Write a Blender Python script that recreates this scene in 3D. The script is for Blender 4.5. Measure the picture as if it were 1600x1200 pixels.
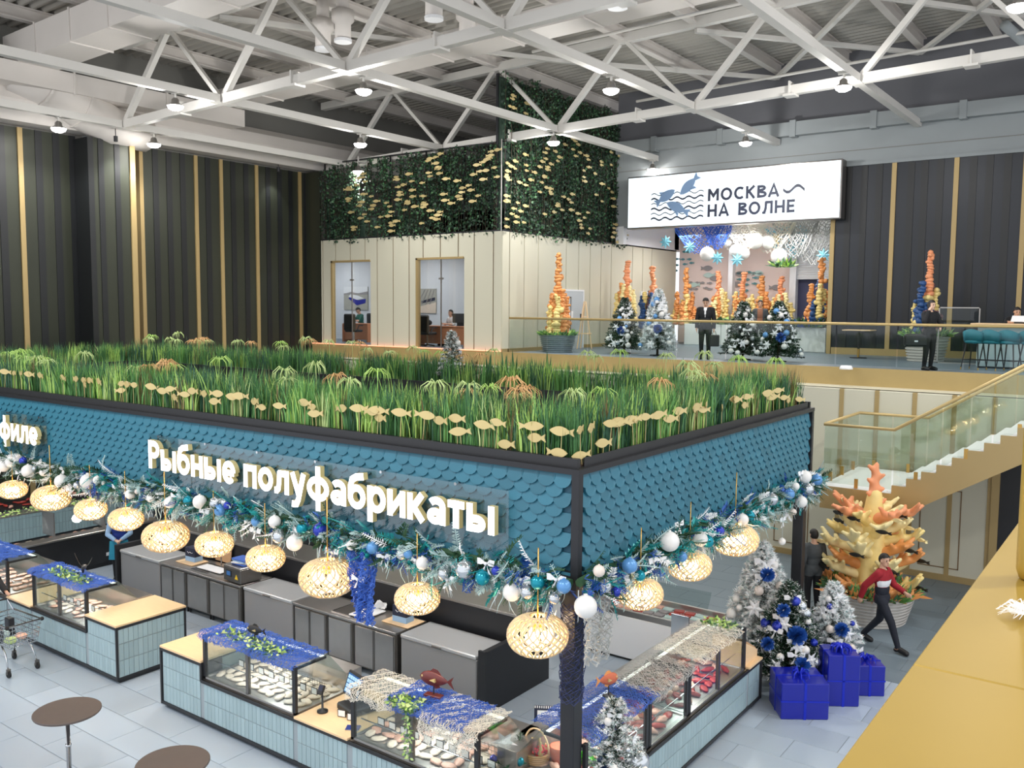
import bpy, math, random
import numpy as np
from mathutils import Vector, Matrix
random.seed(7); np.random.seed(7)
S = bpy.context.scene
for o in list(bpy.data.objects): bpy.data.objects.remove(o)
COL = S.collection
PI = math.pi

# ------------------------------------------------------------- camera
YAW, PIT, ROL, FPX, HC = -0.632963, -0.0859559, 0.00760629, 1405.89, 6.2
_f = Vector((math.sin(YAW)*math.cos(PIT), math.cos(YAW)*math.cos(PIT), math.sin(PIT)))
_r = Vector((math.cos(YAW), -math.sin(YAW), 0)); _u = _r.cross(_f)
_r2 = _r*math.cos(ROL)+_u*math.sin(ROL); _u2 = _r2.cross(_f)
cam = bpy.data.cameras.new('camera'); camo = bpy.data.objects.new('camera', cam); COL.objects.link(camo)
camo.matrix_world = Matrix(((_r2.x, _u2.x, -_f.x, 0), (_r2.y, _u2.y, -_f.y, 0), (_r2.z, _u2.z, -_f.z, HC), (0, 0, 0, 1)))
cam.sensor_width = 36; cam.lens = FPX/1600*36; cam.clip_end = 200; cam.clip_start = .05
S.camera = camo
def ray(px, py): return _r2*((px-800)/FPX)-_u2*((py-600)/FPX)+_f
def uz(px, py, z): d = ray(px, py); return Vector((0, 0, HC))+d*((z-HC)/d.z)
def uy(px, py, y): d = ray(px, py); return Vector((0, 0, HC))+d*(y/d.y)
def ux(px, py, x): d = ray(px, py); return Vector((0, 0, HC))+d*(x/d.x)

# ------------------------------------------------------------- world, lights, exposure
W = bpy.data.worlds.new('world'); S.world = W; W.use_nodes = True
W.node_tree.nodes['Background'].inputs[0].default_value = (.93, .95, 1, 1)
W.node_tree.nodes['Background'].inputs[1].default_value = 1.3
S.view_settings.view_transform = 'Standard'; S.view_settings.look = 'None'
S.view_settings.exposure = .12;
S.cycles.transparent_max_bounces = 32; S.cycles.max_bounces = 8; S.view_settings.gamma = 1
try: S.view_settings.use_curve_mapping = False
except Exception: pass
def lamp(kind, loc, energy, color=(1, 1, 1), size=.3, spot=None, blend=.5, aim=None):
    l = bpy.data.lights.new('lamp_light', kind); l.energy = energy; l.color = color
    if kind == 'AREA': l.shape = 'DISK'; l.size = size
    elif kind in ('POINT', 'SPOT'): l.shadow_soft_size = size
    if spot: l.spot_size = spot; l.spot_blend = blend
    o = bpy.data.objects.new('lamp_light', l); COL.objects.link(o); o.location = loc
    if aim is not None: o.rotation_euler = (Vector(aim)-Vector(loc)).to_track_quat('-Z', 'Y').to_euler()
    return o
WHITE, WARM = (1, .985, .96), (1, .8, .56)
HIGHBAY = 520
# key light: the hall's high bay lamps (the lamp bodies are built further down); those behind the photographer too
BAY_BACK = [(-18, 1), (-11, 2), (-4, 2), (2, 8), (2, 16), (-24, 4)]
for x, y in BAY_BACK: lamp('SPOT', (x, y, 11.2), HIGHBAY*1.25, WHITE, .25, math.radians(150), .6); lamp('POINT', (x, y, 10.9), HIGHBAY*.5, WHITE, .15)
for y in (9.3, 12.2):
    for x in (-22.5, -19.5, -16.4, -13.3, -10.2, -7.2): lamp('SPOT', (x, y, 3.8), 130, (1, .97, .93), .12, math.radians(140), .7)
for x in (-29, -24, -20): lamp('AREA', (x, 25.6, 8.3), 60, (.95, .97, 1), 1.6)
for x in (-15.6, -13.4, -11.2): lamp('AREA', (x, 32.6, 9.0), 90, (1, .96, .95), 1.6)

# ------------------------------------------------------------- materials
MATS = {}
def lin(c): return tuple(((v/255+.055)/1.055)**2.4 if v/255 > .04045 else v/255/12.92 for v in c)
def mat(name, rgb, rough=.5, metal=0., noise=0., scale=8., emit=0., bump=0., spec=.5, stretch=None, emit_rgb=None, trans=0, coat=0):
    if name in MATS: return MATS[name]
    m = bpy.data.materials.new(name); m.use_nodes = True; N = m.node_tree.nodes; L = m.node_tree.links
    b = N['Principled BSDF']; c = lin(rgb)+(1,)
    b.inputs['Base Color'].default_value = c; b.inputs['Roughness'].default_value = rough; b.inputs['Metallic'].default_value = metal
    b.inputs['Specular IOR Level'].default_value = spec
    if trans: b.inputs['Transmission Weight'].default_value = trans
    if coat: b.inputs['Coat Weight'].default_value = coat
    if noise or bump:
        tc = N.new('ShaderNodeTexCoord'); no = N.new('ShaderNodeTexNoise'); no.inputs['Scale'].default_value = scale; no.inputs['Detail'].default_value = 4
        if stretch:
            mp = N.new('ShaderNodeMapping'); mp.inputs['Scale'].default_value = stretch
            L.new(tc.outputs['Object'], mp.inputs[0]); L.new(mp.outputs[0], no.inputs['Vector'])
        else: L.new(tc.outputs['Object'], no.inputs['Vector'])
        if noise:
            mx = N.new('ShaderNodeMix'); mx.data_type = 'RGBA'
            mx.inputs[6].default_value = tuple(max(0, v*(1-noise)) for v in c[:3])+(1,); mx.inputs[7].default_value = tuple(min(1, v*(1+noise)) for v in c[:3])+(1,)
            L.new(no.outputs['Fac'], mx.inputs[0]); L.new(mx.outputs[2], b.inputs['Base Color'])
        if bump:
            bp = N.new('ShaderNodeBump'); bp.inputs['Strength'].default_value = bump; bp.inputs['Distance'].default_value = .02
            L.new(no.outputs['Fac'], bp.inputs['Height']); L.new(bp.outputs[0], b.inputs['Normal'])
    if emit:
        b.inputs['Emission Color'].default_value = lin(emit_rgb or rgb)+(1,); b.inputs['Emission Strength'].default_value = emit
    MATS[name] = m; return m
def tintmat(name, rgb, rough, var, metal=0, spec=.5):
    """a colour that varies from piece to piece (Object Info random)"""
    m = mat(name, rgb, rough, metal, spec=spec); N = m.node_tree.nodes; L = m.node_tree.links
    oi = N.new('ShaderNodeObjectInfo'); mx = N.new('ShaderNodeMix'); mx.data_type = 'RGBA'; c = lin(rgb)
    mx.inputs[6].default_value = tuple(v*(1-var) for v in c)+(1,); mx.inputs[7].default_value = tuple(min(1, v*(1+var)) for v in c)+(1,)
    L.new(oi.outputs['Random'], mx.inputs[0]); L.new(mx.outputs[2], N['Principled BSDF'].inputs['Base Color']); return m
def glassmat(name, tint, refl=.08, rough=.02, tr=.95):
    m = bpy.data.materials.new(name); m.use_nodes = True; N = m.node_tree.nodes; L = m.node_tree.links; N.clear()
    out = N.new('ShaderNodeOutputMaterial'); t = N.new('ShaderNodeBsdfTransparent'); g = N.new('ShaderNodeBsdfGlossy'); mx = N.new('ShaderNodeMixShader'); fr = N.new('ShaderNodeLayerWeight')
    t.inputs[0].default_value = tuple(v*tr for v in lin(tint))+(1,); g.inputs['Roughness'].default_value = rough; fr.inputs[0].default_value = .25
    ma = N.new('ShaderNodeMath'); ma.operation = 'MULTIPLY_ADD'; ma.inputs[1].default_value = .3; ma.inputs[2].default_value = refl*.4
    L.new(fr.outputs['Facing'], ma.inputs[0]); L.new(ma.outputs[0], mx.inputs[0]); L.new(t.outputs[0], mx.inputs[1]); L.new(g.outputs[0], mx.inputs[2]); L.new(mx.outputs[0], out.inputs[0])
    MATS[name] = m; return m
M = MATS
mat('black', (34, 35, 38), .45); mat('trim_black', (42, 43, 47), .4, .3); mat('dark_roof', (38, 38, 40), .8)
mat('white', (235, 236, 238), .5); mat('cream', (206, 202, 182), .45); mat('grout', (150, 160, 165), .8)
mat('gold', (186, 162, 110), .36, .3, .06, 3); mat('gold_parapet', (176, 146, 64), .4, .25, .05, 2); mat('wall_dark', (104, 105, 110), .8, 0, .1, .6); mat('gold_flat', (178, 154, 106), .45, .3); mat('gold_fish', (206, 186, 130), .45, .2)
mat('brown_joint', (120, 92, 55), .5); mat('panel_dark', (54, 57, 46), .38, .3, .15, .5); mat('batten_dark', (24, 26, 28), .4)
mat('panel_navy', (40, 43, 49), .36, .3, .15, .5)
mat('steelbeam', (215, 212, 206), .5, 0, .05, 1.5); mat('deck', (178, 174, 166), .55, .2, .06, .6); mat('duct', (214, 208, 202), .55, 0, .06, 1.2)
mat('wall_grey', (150, 156, 158), .8, 0, .12, .7, bump=.15); mat('wall_dim', (128, 127, 122), .8, 0, .08, .6)
tintmat('floor_tile', (168, 181, 194), .35, .1); mat('floor_base', (150, 158, 164), .5)
tintmat('floor_grey', (116, 130, 140), .4, .08)
tintmat('scale_blue', (46, 108, 128), .38, .14)
mat('fascia_blue', (28, 78, 98), .5); tintmat('tile_teal', (158, 180, 185), .25, .07); mat('wood', (236, 202, 158), .5, 0, .1, 6, stretch=(1, 12, 12))
mat('steel', (176, 172, 168), .3, .85, .08, 5); mat('steel_dark', (120, 116, 112), .3, .8, .08, 5); mat('freezer', (150, 150, 151), .45, .2); mat('freezer_lid', (190, 192, 194), .3, .3)
mat('rubber', (25, 25, 26), .7); mat('chrome', (215, 216, 218), .15, 1); mat('brass', (200, 160, 90), .3, .9)
glassmat('glass', (245, 250, 249), .05); glassmat('glass_green', (249, 253, 249), .1); glassmat('glass_clear', (250, 252, 252), .04)
mat('lamp_glow', (255, 250, 240), emit=30, emit_rgb=(255, 250, 244)); mat('case_light', (255, 252, 244), emit=1.6, emit_rgb=(255, 252, 244)); mat('led', (255, 250, 240), emit=4, emit_rgb=(255, 250, 240)); mat('sign_face', (236, 247, 252), emit=.7, emit_rgb=(232, 247, 255)); mat('letter_face', (255, 255, 255), emit=2.2)
mat('letter_side', (206, 192, 138), .4, .2, emit=.08, emit_rgb=(255, 226, 150)); mat('navy', (38, 44, 66), .5)
mat('bulb', (255, 236, 200), emit=22, emit_rgb=(255, 222, 170)); mat('rattan', (232, 206, 164), .55, 0, .15, 20)
mat('snow', (255, 255, 255), .8); mat('silver_green', (176, 200, 198), .6); mat('needle', (40, 78, 48), .7, 0, .25, 6); mat('needle_dark', (28, 58, 40), .7)
mat('tinsel_teal', (28, 150, 150), .35, .3); mat('tinsel_blue', (40, 88, 170), .35, .3); mat('tinsel_silver', (196, 208, 210), .35, .4)
mat('ball_white', (232, 230, 226), .35); mat('ball_pearl', (226, 214, 204), .3); mat('ball_silver', (205, 210, 214), .15, .8); mat('ball_blue', (28, 52, 170), .2, .4, coat=.5); mat('ball_sky', (96, 150, 205), .3, .2); mat('ball_teal', (16, 140, 160), .2, .4)
mat('gift_blue', (14, 26, 150), .28, coat=.3); mat('ribbon_blue', (24, 44, 190), .3, .3)
mat('reed1', (70, 118, 68), .55); mat('reed2', (106, 160, 86), .55); mat('reed3', (176, 212, 112), .5); mat('reed4', (56, 98, 74), .55); mat('reed5', (120, 100, 62), .6); mat('pale_green', (190, 210, 140), .55); mat('soil', (70, 52, 42), .9)
mat('leafA', (52, 82, 58), .55); mat('leafB', (72, 114, 74), .5); mat('leafC', (38, 58, 46), .6); mat('stem', (60, 52, 38), .8)
mat('coral_orange', (228, 156, 92), .5, 0, .18, 4); mat('coral_yellow', (240, 216, 142), .5, 0, .12, 4); mat('coral_pink', (238, 158, 112), .5, 0, .12, 4); mat('coral_cream', (246, 228, 168), .5, 0, .1, 4); mat('coral_blue', (40, 78, 130), .5, 0, .2, 4); mat('coral_plum', (120, 84, 86), .5)
mat('net_blue', (54, 98, 188), .6); mat('net_white', (226, 222, 210), .7); mat('net_grey', (176, 178, 176), .7)
mat('skin', (214, 168, 140), .5); mat('skin_pale', (228, 188, 164), .5); mat('hair_dark', (30, 24, 22), .6); mat('red_cloth', (150, 20, 34), .75); mat('black_cloth', (22, 23, 27), .8); mat('navy_cloth', (24, 28, 40), .8); mat('white_cloth', (236, 236, 238), .8); mat('green_cloth', (44, 104, 92), .8); mat('grey_cloth', (70, 74, 76), .8); mat('brown_cloth', (140, 94, 70), .8); mat('sky_cloth', (150, 184, 220), .8); mat('apron_blue', (24, 50, 130), .8); mat('teal_cloth', (40, 140, 170), .8); mat('shoe', (20, 20, 22), .5); mat('sole', (220, 220, 220), .6); mat('lip', (170, 90, 84), .5)
mat('teal_velvet', (22, 118, 134), .7); mat('pink_wall', (240, 220, 212), .7); mat('office_wall', (222, 224, 228), .7); mat('purple_dark', (70, 72, 104), .6)
mat('fish_meat', (226, 176, 156), .5, 0, .25, 18); mat('meat_red', (170, 62, 52), .45, 0, .35, 14); mat('fillet', (226, 208, 190), .5, 0, .15, 16); mat('paper', (240, 240, 240), .7); mat('card', (200, 160, 120), .8); mat('maroon', (98, 36, 32), .3, coat=.4); mat('lime', (96, 220, 40), .5); mat('terracotta', (200, 110, 80), .6); mat('wicker', (214, 170, 116), .7)
mat('screen', (40, 70, 110), .2, emit=.5, emit_rgb=(60, 110, 170)); mat('desk_wood', (196, 130, 92), .5); mat('tabletop', (92, 82, 78), .55, 0, .06, 10); mat('decal_teal', (96, 150, 156), .6); mat('decal_grey', (150, 146, 146), .6); mat('decal_pale', (190, 214, 208), .6); mat('star_blue', (130, 200, 220), .5); mat('dark_fish', (40, 38, 34), .4, .2)
mat('stone_tub', (196, 192, 186), .7, 0, .15, 5); mat('tub_groove', (110, 108, 106), .8); mat('tub_metal', (150, 160, 166), .4, .5)
mat('door_grey', (190, 196, 200), .5); mat('stone_white', (226, 230, 226), .3); mat('counter_base', (150, 184, 192), .5)

# ------------------------------------------------------------- mesh builder
class MB:
    def __init__(s): s.v = []; s.f = []; s.m = []; s.mi = 0
    def add(s, vs, fs):
        b = len(s.v); s.v.extend([tuple(p) for p in vs]); s.f.extend([tuple(i+b for i in f) for f in fs]); s.m.extend([s.mi]*len(fs)); return s
    def box(s, a, b, rz=0, bev=0, rot=None, piv=None):
        x0, y0, z0 = [min(p, q) for p, q in zip(a, b)]; x1, y1, z1 = [max(p, q) for p, q in zip(a, b)]
        if bev:
            e = min(bev, (x1-x0)/2.01, (y1-y0)/2.01, (z1-z0)/2.01); vs = []
            for z, i in ((z0, e), (z0+e, 0), (z1-e, 0), (z1, e)):
                for x, y in ((x0+i, y0+e), (x0+e, y0+i), (x1-e, y0+i), (x1-i, y0+e), (x1-i, y1-e), (x1-e, y1-i), (x0+e, y1-i), (x0+i, y1-e)): vs.append((x, y, z))
            fs = [tuple(range(7, -1, -1)), tuple(range(24, 32))]
            for k in range(3):
                for i in range(8): j = (i+1) % 8; fs.append((k*8+i, k*8+j, k*8+8+j, k*8+8+i))
        else:
            vs = [(x0, y0, z0), (x1, y0, z0), (x1, y1, z0), (x0, y1, z0), (x0, y0, z1), (x1, y0, z1), (x1, y1, z1), (x0, y1, z1)]
            fs = [(0, 3, 2, 1), (4, 5, 6, 7), (0, 1, 5, 4), (1, 2, 6, 5), (2, 3, 7, 6), (3, 0, 4, 7)]
        R = rot or (Matrix.Rotation(rz, 3, 'Z') if rz else None)
        if R is not None:
            c = Vector(piv) if piv is not None else Vector(((x0+x1)/2, (y0+y1)/2, (z0+z1)/2)); vs = [c+R @ (Vector(p)-c) for p in vs]
        return s.add(vs, fs)
    def tube(s, pts, r, n=6, cap=True, close=False):
        pts = [Vector(p) for p in pts]; k = len(pts); rs = r if isinstance(r, (list, tuple)) else [r]*k; vs = []; fs = []; u = None
        for i, p in enumerate(pts):
            if close: t = pts[(i+1) % k]-pts[i-1]
            else: t = pts[min(i+1, k-1)]-pts[max(i-1, 0)]
            if t.length < 1e-9: t = Vector((0, 0, 1))
            t.normalize()
            if u is None: u = t.orthogonal().normalized()
            else:
                u = u-t*u.dot(t)
                u = u.normalized() if u.length > 1e-6 else t.orthogonal().normalized()
            w = t.cross(u)
            for j in range(n): a = 2*PI*j/n; vs.append(p+(u*math.cos(a)+w*math.sin(a))*rs[i])
        for i in range(k if close else k-1):
            q = (i+1) % k
            for j in range(n): jj = (j+1) % n; fs.append((i*n+j, i*n+jj, q*n+jj, q*n+j))
        if cap and not close: fs.append(tuple(range(n-1, -1, -1))); fs.append(tuple(range((k-1)*n, k*n)))
        return s.add(vs, fs)
    def bar(s, a, b, w, h):
        """rectangular bar from a to b"""
        a = Vector(a); b = Vector(b); t = (b-a).normalized(); u = Vector((0, 0, 1)).cross(t)
        u = u.normalized() if u.length > 1e-4 else Vector((1, 0, 0)); v = t.cross(u); vs = []
        for p in (a, b):
            for i, j in ((-1, -1), (1, -1), (1, 1), (-1, 1)): vs.append(p+u*(w/2*i)+v*(h/2*j))
        return s.add(vs, [(3, 2, 1, 0), (4, 5, 6, 7), (0, 1, 5, 4), (1, 2, 6, 5), (2, 3, 7, 6), (3, 0, 4, 7)])
    def lathe(s, prof, n=20, c=(0, 0, 0), sx=1, sy=1):
        vs = []; fs = []; k = len(prof)
        for r, z in prof:
            for j in range(n): a = 2*PI*j/n; vs.append((c[0]+r*math.cos(a)*sx, c[1]+r*math.sin(a)*sy, c[2]+z))
        for i in range(k-1):
            for j in range(n): jj = (j+1) % n; fs.append((i*n+j, i*n+jj, (i+1)*n+jj, (i+1)*n+j))
        if prof[0][0] > 1e-5: fs.append(tuple(range(n-1, -1, -1)))
        if prof[-1][0] > 1e-5: fs.append(tuple(range((k-1)*n, k*n)))
        return s.add(vs, fs)
    def ball(s, c, r, n=10, m=6, rot=None):
        r = (r, r, r) if not isinstance(r, (tuple, list)) else r; vs = [Vector((0, 0, r[2]))]; fs = []
        for i in range(1, m):
            t = PI*i/m
            for j in range(n): a = 2*PI*j/n; vs.append(Vector((r[0]*math.sin(t)*math.cos(a), r[1]*math.sin(t)*math.sin(a), r[2]*math.cos(t))))
        vs.append(Vector((0, 0, -r[2])))
        for j in range(n): fs.append((0, 1+j, 1+(j+1) % n)); fs.append((len(vs)-1, 1+(m-2)*n+(j+1) % n, 1+(m-2)*n+j))
        for i in range(m-2):
            for j in range(n): fs.append((1+i*n+j, 1+(i+1)*n+j, 1+(i+1)*n+(j+1) % n, 1+i*n+(j+1) % n))
        c = Vector(c); return s.add([c+(rot @ p if rot else p) for p in vs], fs)
    def prism(s, poly, d, o=(0, 0, 0), ux_=(1, 0, 0), uy_=(0, 0, 1)):
        """polygon in the plane (ux_, uy_) at o, thickness d along the normal, centred"""
        X = Vector(ux_); Y = Vector(uy_); Nn = X.cross(Y).normalized(); o = Vector(o); k = len(poly)
        vs = [o+X*p[0]+Y*p[1]+Nn*(d/2) for p in poly]+[o+X*p[0]+Y*p[1]-Nn*(d/2) for p in poly]
        fs = [tuple(range(k)), tuple(range(2*k-1, k-1, -1))]
        for i in range(k): j = (i+1) % k; fs.append((j, i, k+i, k+j))
        return s.add(vs, fs)
    def mesh(s, name, mats, smooth=False):
        me = bpy.data.meshes.new(name); me.from_pydata(s.v, [], s.f)
        for m in (mats if isinstance(mats, (list, tuple)) else [mats]): me.materials.append(MATS[m] if isinstance(m, str) else m)
        if any(s.m): me.polygons.foreach_set('material_index', s.m)
        if smooth: me.polygons.foreach_set('use_smooth', [True]*len(me.polygons))
        me.update(); return me
    def build(s, name, mats, parent=None, smooth=False, loc=None, rz=0, **kw):
        return link(s.mesh(name, mats, smooth), name, parent, loc, rz, **kw)
def link(me, name, parent=None, loc=None, rz=0, label=None, cat=None, group=None, kind=None):
    o = bpy.data.objects.new(name, me); COL.objects.link(o)
    if parent is not None: o.parent = parent
    if loc is not None: o.location = loc
    if rz: o.rotation_euler = (0, 0, rz)
    tag(o, label, cat, group, kind); return o
def tag(o, label=None, cat=None, group=None, kind=None):
    if label: o['label'] = label
    if cat: o['category'] = cat
    if group: o['group'] = group
    if kind: o['kind'] = kind
    return o
def thing(name, label, cat, loc=(0, 0, 0), rz=0, group=None):
    o = bpy.data.objects.new(name, None); COL.objects.link(o); o.location = loc; o.rotation_euler = (0, 0, rz); o.empty_display_size = .1
    return tag(o, label, cat, group)
def struct(name, loc=(0, 0, 0)):
    o = bpy.data.objects.new(name, None); COL.objects.link(o); o.location = loc; o['kind'] = 'structure'; return o
KIDS = {}
def copy_tree(o, loc, rz=None, label=None, group=None, scale=None):
    c = o.copy(); COL.objects.link(c); c.location = loc
    if rz is not None: c.rotation_euler = (0, 0, rz)
    if label: c['label'] = label
    if group: c['group'] = group
    if scale: c.scale = (scale,)*3
    for k in o.children:
        d = k.copy(); COL.objects.link(d); d.parent = c
        for g in k.children: e = g.copy(); COL.objects.link(e); e.parent = d
    return c
def np_mesh(name, V, F, mats, mi=None, smooth=False):
    me = bpy.data.meshes.new(name); V = np.asarray(V, np.float32).reshape(-1, 3); F = np.asarray(F, np.int32); k = F.shape[1]; n = len(F)
    me.vertices.add(len(V)); me.vertices.foreach_set('co', V.ravel()); me.loops.add(n*k); me.loops.foreach_set('vertex_index', F.ravel())
    me.polygons.add(n); me.polygons.foreach_set('loop_start', np.arange(0, n*k, k, dtype=np.int32))
    for m in mats: me.materials.append(MATS[m])
    if mi is not None: me.polygons.foreach_set('material_index', np.asarray(mi, np.int32))
    if smooth: me.polygons.foreach_set('use_smooth', np.ones(n, bool))
    me.update(calc_edges=True); me.validate(); return me
def remesh(mb, name, mats, voxel, smooth_it=3):
    """union of overlapping closed shapes grown into one continuous skin"""
    me = mb.mesh(name, mats); o = bpy.data.objects.new(name, me); COL.objects.link(o)
    r = o.modifiers.new('r', 'REMESH'); r.mode = 'VOXEL'; r.voxel_size = voxel; r.use_smooth_shade = True
    if smooth_it: sm = o.modifiers.new('s', 'SMOOTH'); sm.factor = .5; sm.iterations = smooth_it
    dg = bpy.context.evaluated_depsgraph_get(); out = bpy.data.meshes.new_from_object(o.evaluated_get(dg)); bpy.data.objects.remove(o)
    out.name = name; out.polygons.foreach_set('use_smooth', np.ones(len(out.polygons), bool))
    return out
def capsule(mb, a, b, ra, rb, n=10):
    a = Vector(a); b = Vector(b); mb.tube([a, b], [ra, rb], n); mb.ball(a, ra, n, 6); mb.ball(b, rb, n, 6)

# where along the kiosk a small thing sits, in words
ANCH = [(30, 'the word филе'), (105, 'the scales after филе'), (190, 'the scales before Рыбные'), (248, 'the letter Р'), (285, 'the letters ыб'), (325, 'the letter н'), (358, 'the letters ые'), (402, 'the letters по'), (450, 'the letters лу'), (496, 'the letter ф'), (545, 'the letters аб'), (600, 'the letters ри'), (655, 'the letters ка'), (710, 'the letter т'), (752, 'the last letter ы'), (825, 'the scales after the lettering'), (885, 'the front corner')]
ANCR = [(925, 'near the front corner'), (990, 'over its first pendant'), (1070, 'over its middle pendant'), (1145, 'over its farthest pendant'), (1205, 'before the rear post'), (1260, 'at the rear corner')]
def anchor(px): return min(ANCH, key=lambda a: abs(a[0]-px))[1]
def anchor_r(px): return min(ANCR, key=lambda a: abs(a[0]-px))[1]
def to_px(p): v = Vector(p)-Vector((0, 0, HC)); d = v.dot(_f); return 800+FPX*v.dot(_r2)/d, 600-FPX*v.dot(_u2)/d
# ============================================================= THE SETTING
ZM = 4.7; YM = 23.4; XO = -17.6; YR = 30.7; XL = -27.0
# ---- ground floor: slab and separate tiles with recessed joints
fl = MB().box((-30, -2, -.3), (10, 36, -.012)).build('floor', 'floor_base', kind='structure')
tiles = {}
def tile_mesh(w, d): return MB().box((-w/2, -d/2, -.3+.29), (w/2, d/2, 0), bev=.004).mesh('tile', 'floor_tile')
tm = tile_mesh(1.193, .593); tm2 = tile_mesh(1.193, .593); tm2.materials[0] = M['floor_grey']
n = 0; far = MB()
for i in range(-24, 6):
    for j in range(0, 40):
        x = i*1.2+(.6 if j % 2 else 0)+.13; y = j*.6+.2
        near = (y < 7.9 and -15.6 < x < -6.2 and y > 4.3) or (y < 16.4 and -5.8 < x < -1.4 and y > 9.5) or (-5.8 < x < -3 and 16.4 <= y < 19.5) or (x < -5.8 and 8.6 < y < 10.3 and x > -14)
        grey = y > 15.4 or (y > 14.6 and x < -6)
        if near and n < 290:
            o = link(tm2 if grey else tm, 'tile', fl, (x, y, 0)); n += 1
        else: far.mi = 1 if grey else 0; far.box((x-.597, y-.297, -.01), (x+.597, y+.297, 0))
far.build('tile_field', ['floor_tile', 'floor_grey'], fl, kind='stuff')

# ---- left wall: dark panels, black and gold battens, a projecting bay
def batten_wall(name, origin, axis, us, z0, z1, out, pm, thick=.06):
    """us: list of (u, 'g'|'b') batten positions along axis; panels between them"""
    w = struct(name); ax = Vector(axis); no = Vector(out); O = Vector(origin)
    def slab(u0, u1, d0, d1, nm, m, za=z0, zb=z1):
        a = O+ax*u0+no*d0; b = O+ax*u1+no*d1; MB().box((a.x, a.y, za), (b.x, b.y, zb)).build(nm, m, w)
    for (ua, ka), (ub, kb) in zip(us[:-1], us[1:]): slab(ua+.03, ub-.03, -.2, 0, 'panel', pm)
    for u, k in us:
        h = .07 if k == 'g' else .1
        slab(u-h, u+h, -.2, .05 if k == 'g' else .02, 'gold_batten' if k == 'g' else 'batten', 'gold_flat' if k == 'g' else 'batten_dark')
    return w, slab
LW = [(8, 'b'), (37, 'g'), (66, 'b'), (93, 'b'), (118, 'b')]
us = [(ux(p, 400, XL).y, k) for p, k in LW]
us = [(-1, 'b'), (3.2, 'g'), (5.6, 'b'), (8.0, 'g'), (9.7, 'b'), (11.3, 'b')]+us
wl, sl = batten_wall('wall_left', (XL, 0, 0), (0, 1, 0), us, 0, 11.2, (1, 0, 0), 'panel_dark')
XB = XL+.85
us = [(ux(p, 400, XB).y, k) for p, k in [(146, 'b'), (162, 'b'), (187, 'b'), (210, 'g')]]
for (a, _), (b, _) in zip(us[:-1], us[1:]): MB().box((XB-.2, a+.03, 0), (XB, b-.03, 11.1)).build('panel', 'panel_dark', wl)
for a, k in us: MB().box((XB-.2, a-.085, 0), (XB+(.05 if k == 'g' else .02), a+.085, 11.1)).build('gold_batten' if k == 'g' else 'batten', 'gold_flat' if k == 'g' else 'batten_dark', wl)
y0, y1 = us[0][0]-.06, us[-1][0]+.06
MB().box((XL-.2, y0, 0), (XB-.2, y1, 11.1)).build('bay_side', 'batten_dark', wl)
us = [(ux(p, 400, XL).y, k) for p, k in [(223, 'g'), (246, 'b'), (267, 'b'), (288, 'b'), (308, 'g'), (327, 'b'), (347, 'g'), (366, 'b'), (386, 'b'), (402, 'g'), (420, 'b'), (438, 'b'), (455, 'b'), (469, 'g'), (486, 'b')]]+[(YM-.02, 'b')]
for (a, _), (b, _) in zip(us[:-1], us[1:]): MB().box((XL-.2, a+.03, 0), (XL, b-.03, 11.2)).build('panel', 'panel_dark', wl)
for a, k in us: MB().box((XL-.2, a-(.065 if k == 'g' else .1), 0), (XL+(.05 if k == 'g' else .02), a+(.065 if k == 'g' else .1), 11.2)).build('gold_batten' if k == 'g' else 'batten', 'gold_flat' if k == 'g' else 'batten_dark', wl)
MB().box((XL-.5, -2, 0), (XL-.2, YM, 15.2)).box((XL-.5, YM, 8.7), (XL-.2, 36, 15.2)).build('wall_surface', 'wall_dim', wl)
# ---- right-hand wall of the upper floor (behind the bar)
us = [(uy(p, 450, YR).x, k) for p, k in [(1298, 'g'), (1320, 'b'), (1344, 'b'), (1367, 'b'), (1390, 'g'), (1416, 'b'), (1437, 'b'), (1461, 'b'), (1486, 'g'), (1512, 'b'), (1537, 'b'), (1565, 'b'), (1593, 'g'), (1620, 'b'), (1650, 'b'), (1690, 'g'), (1730, 'b'), (1800, 'b')]]
wb, sb_ = batten_wall('wall_back', (0, YR, 0), (1, 0, 0), us, ZM, 10.85, (0, -1, 0), 'panel_navy')
MB().box((XO, YR, 9.25), (-9.3, YR+.3, 12.5)).box((-9.3, YR, 10.86), (8, YR+.3, 12.5)).build('wall_surface', 'wall_grey', wb)
MB().box((XO, YR+.04, 12.5), (8, YR+.3, 15.6)).build('upper_band', 'wall_dark', wb)
MB().box((us[0][0]-.1, YR+.2, 0), (8, YR+.4, 10.86)).build('wall_surface', 'wall_dim', wb)
MB().box((-9.2, YR-.08, 10.85), (8, YR, 10.95)).build('top_flashing', 'wall_grey', wb)
MB().box((us[0][0]+.1, YR-.07, ZM), (8, YR+.0, ZM+.22)).build('baseboard_back', 'gold_flat', wb)
MB().box((XL-.3, 35.8, 8.7), (XO, 36.2, 15.4)).build('wall_far', 'wall_dim', kind='structure')
# painted channel along the upper wall, joints in the blockwork
ch = MB().box((-17.5, YR-.3, 12.0), (8, YR, 12.45))
for k in range(9): ch.box((-16+k*2.6, YR-.34, 11.95), (-15.8+k*2.6, YR, 12.5))
ch.build('trim_1', 'wall_grey', kind='structure')
MB().box((-17.5, YR-.02, 11.35), (8, YR, 11.37)).build('trim_2', 'wall_dim', kind='structure')
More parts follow.
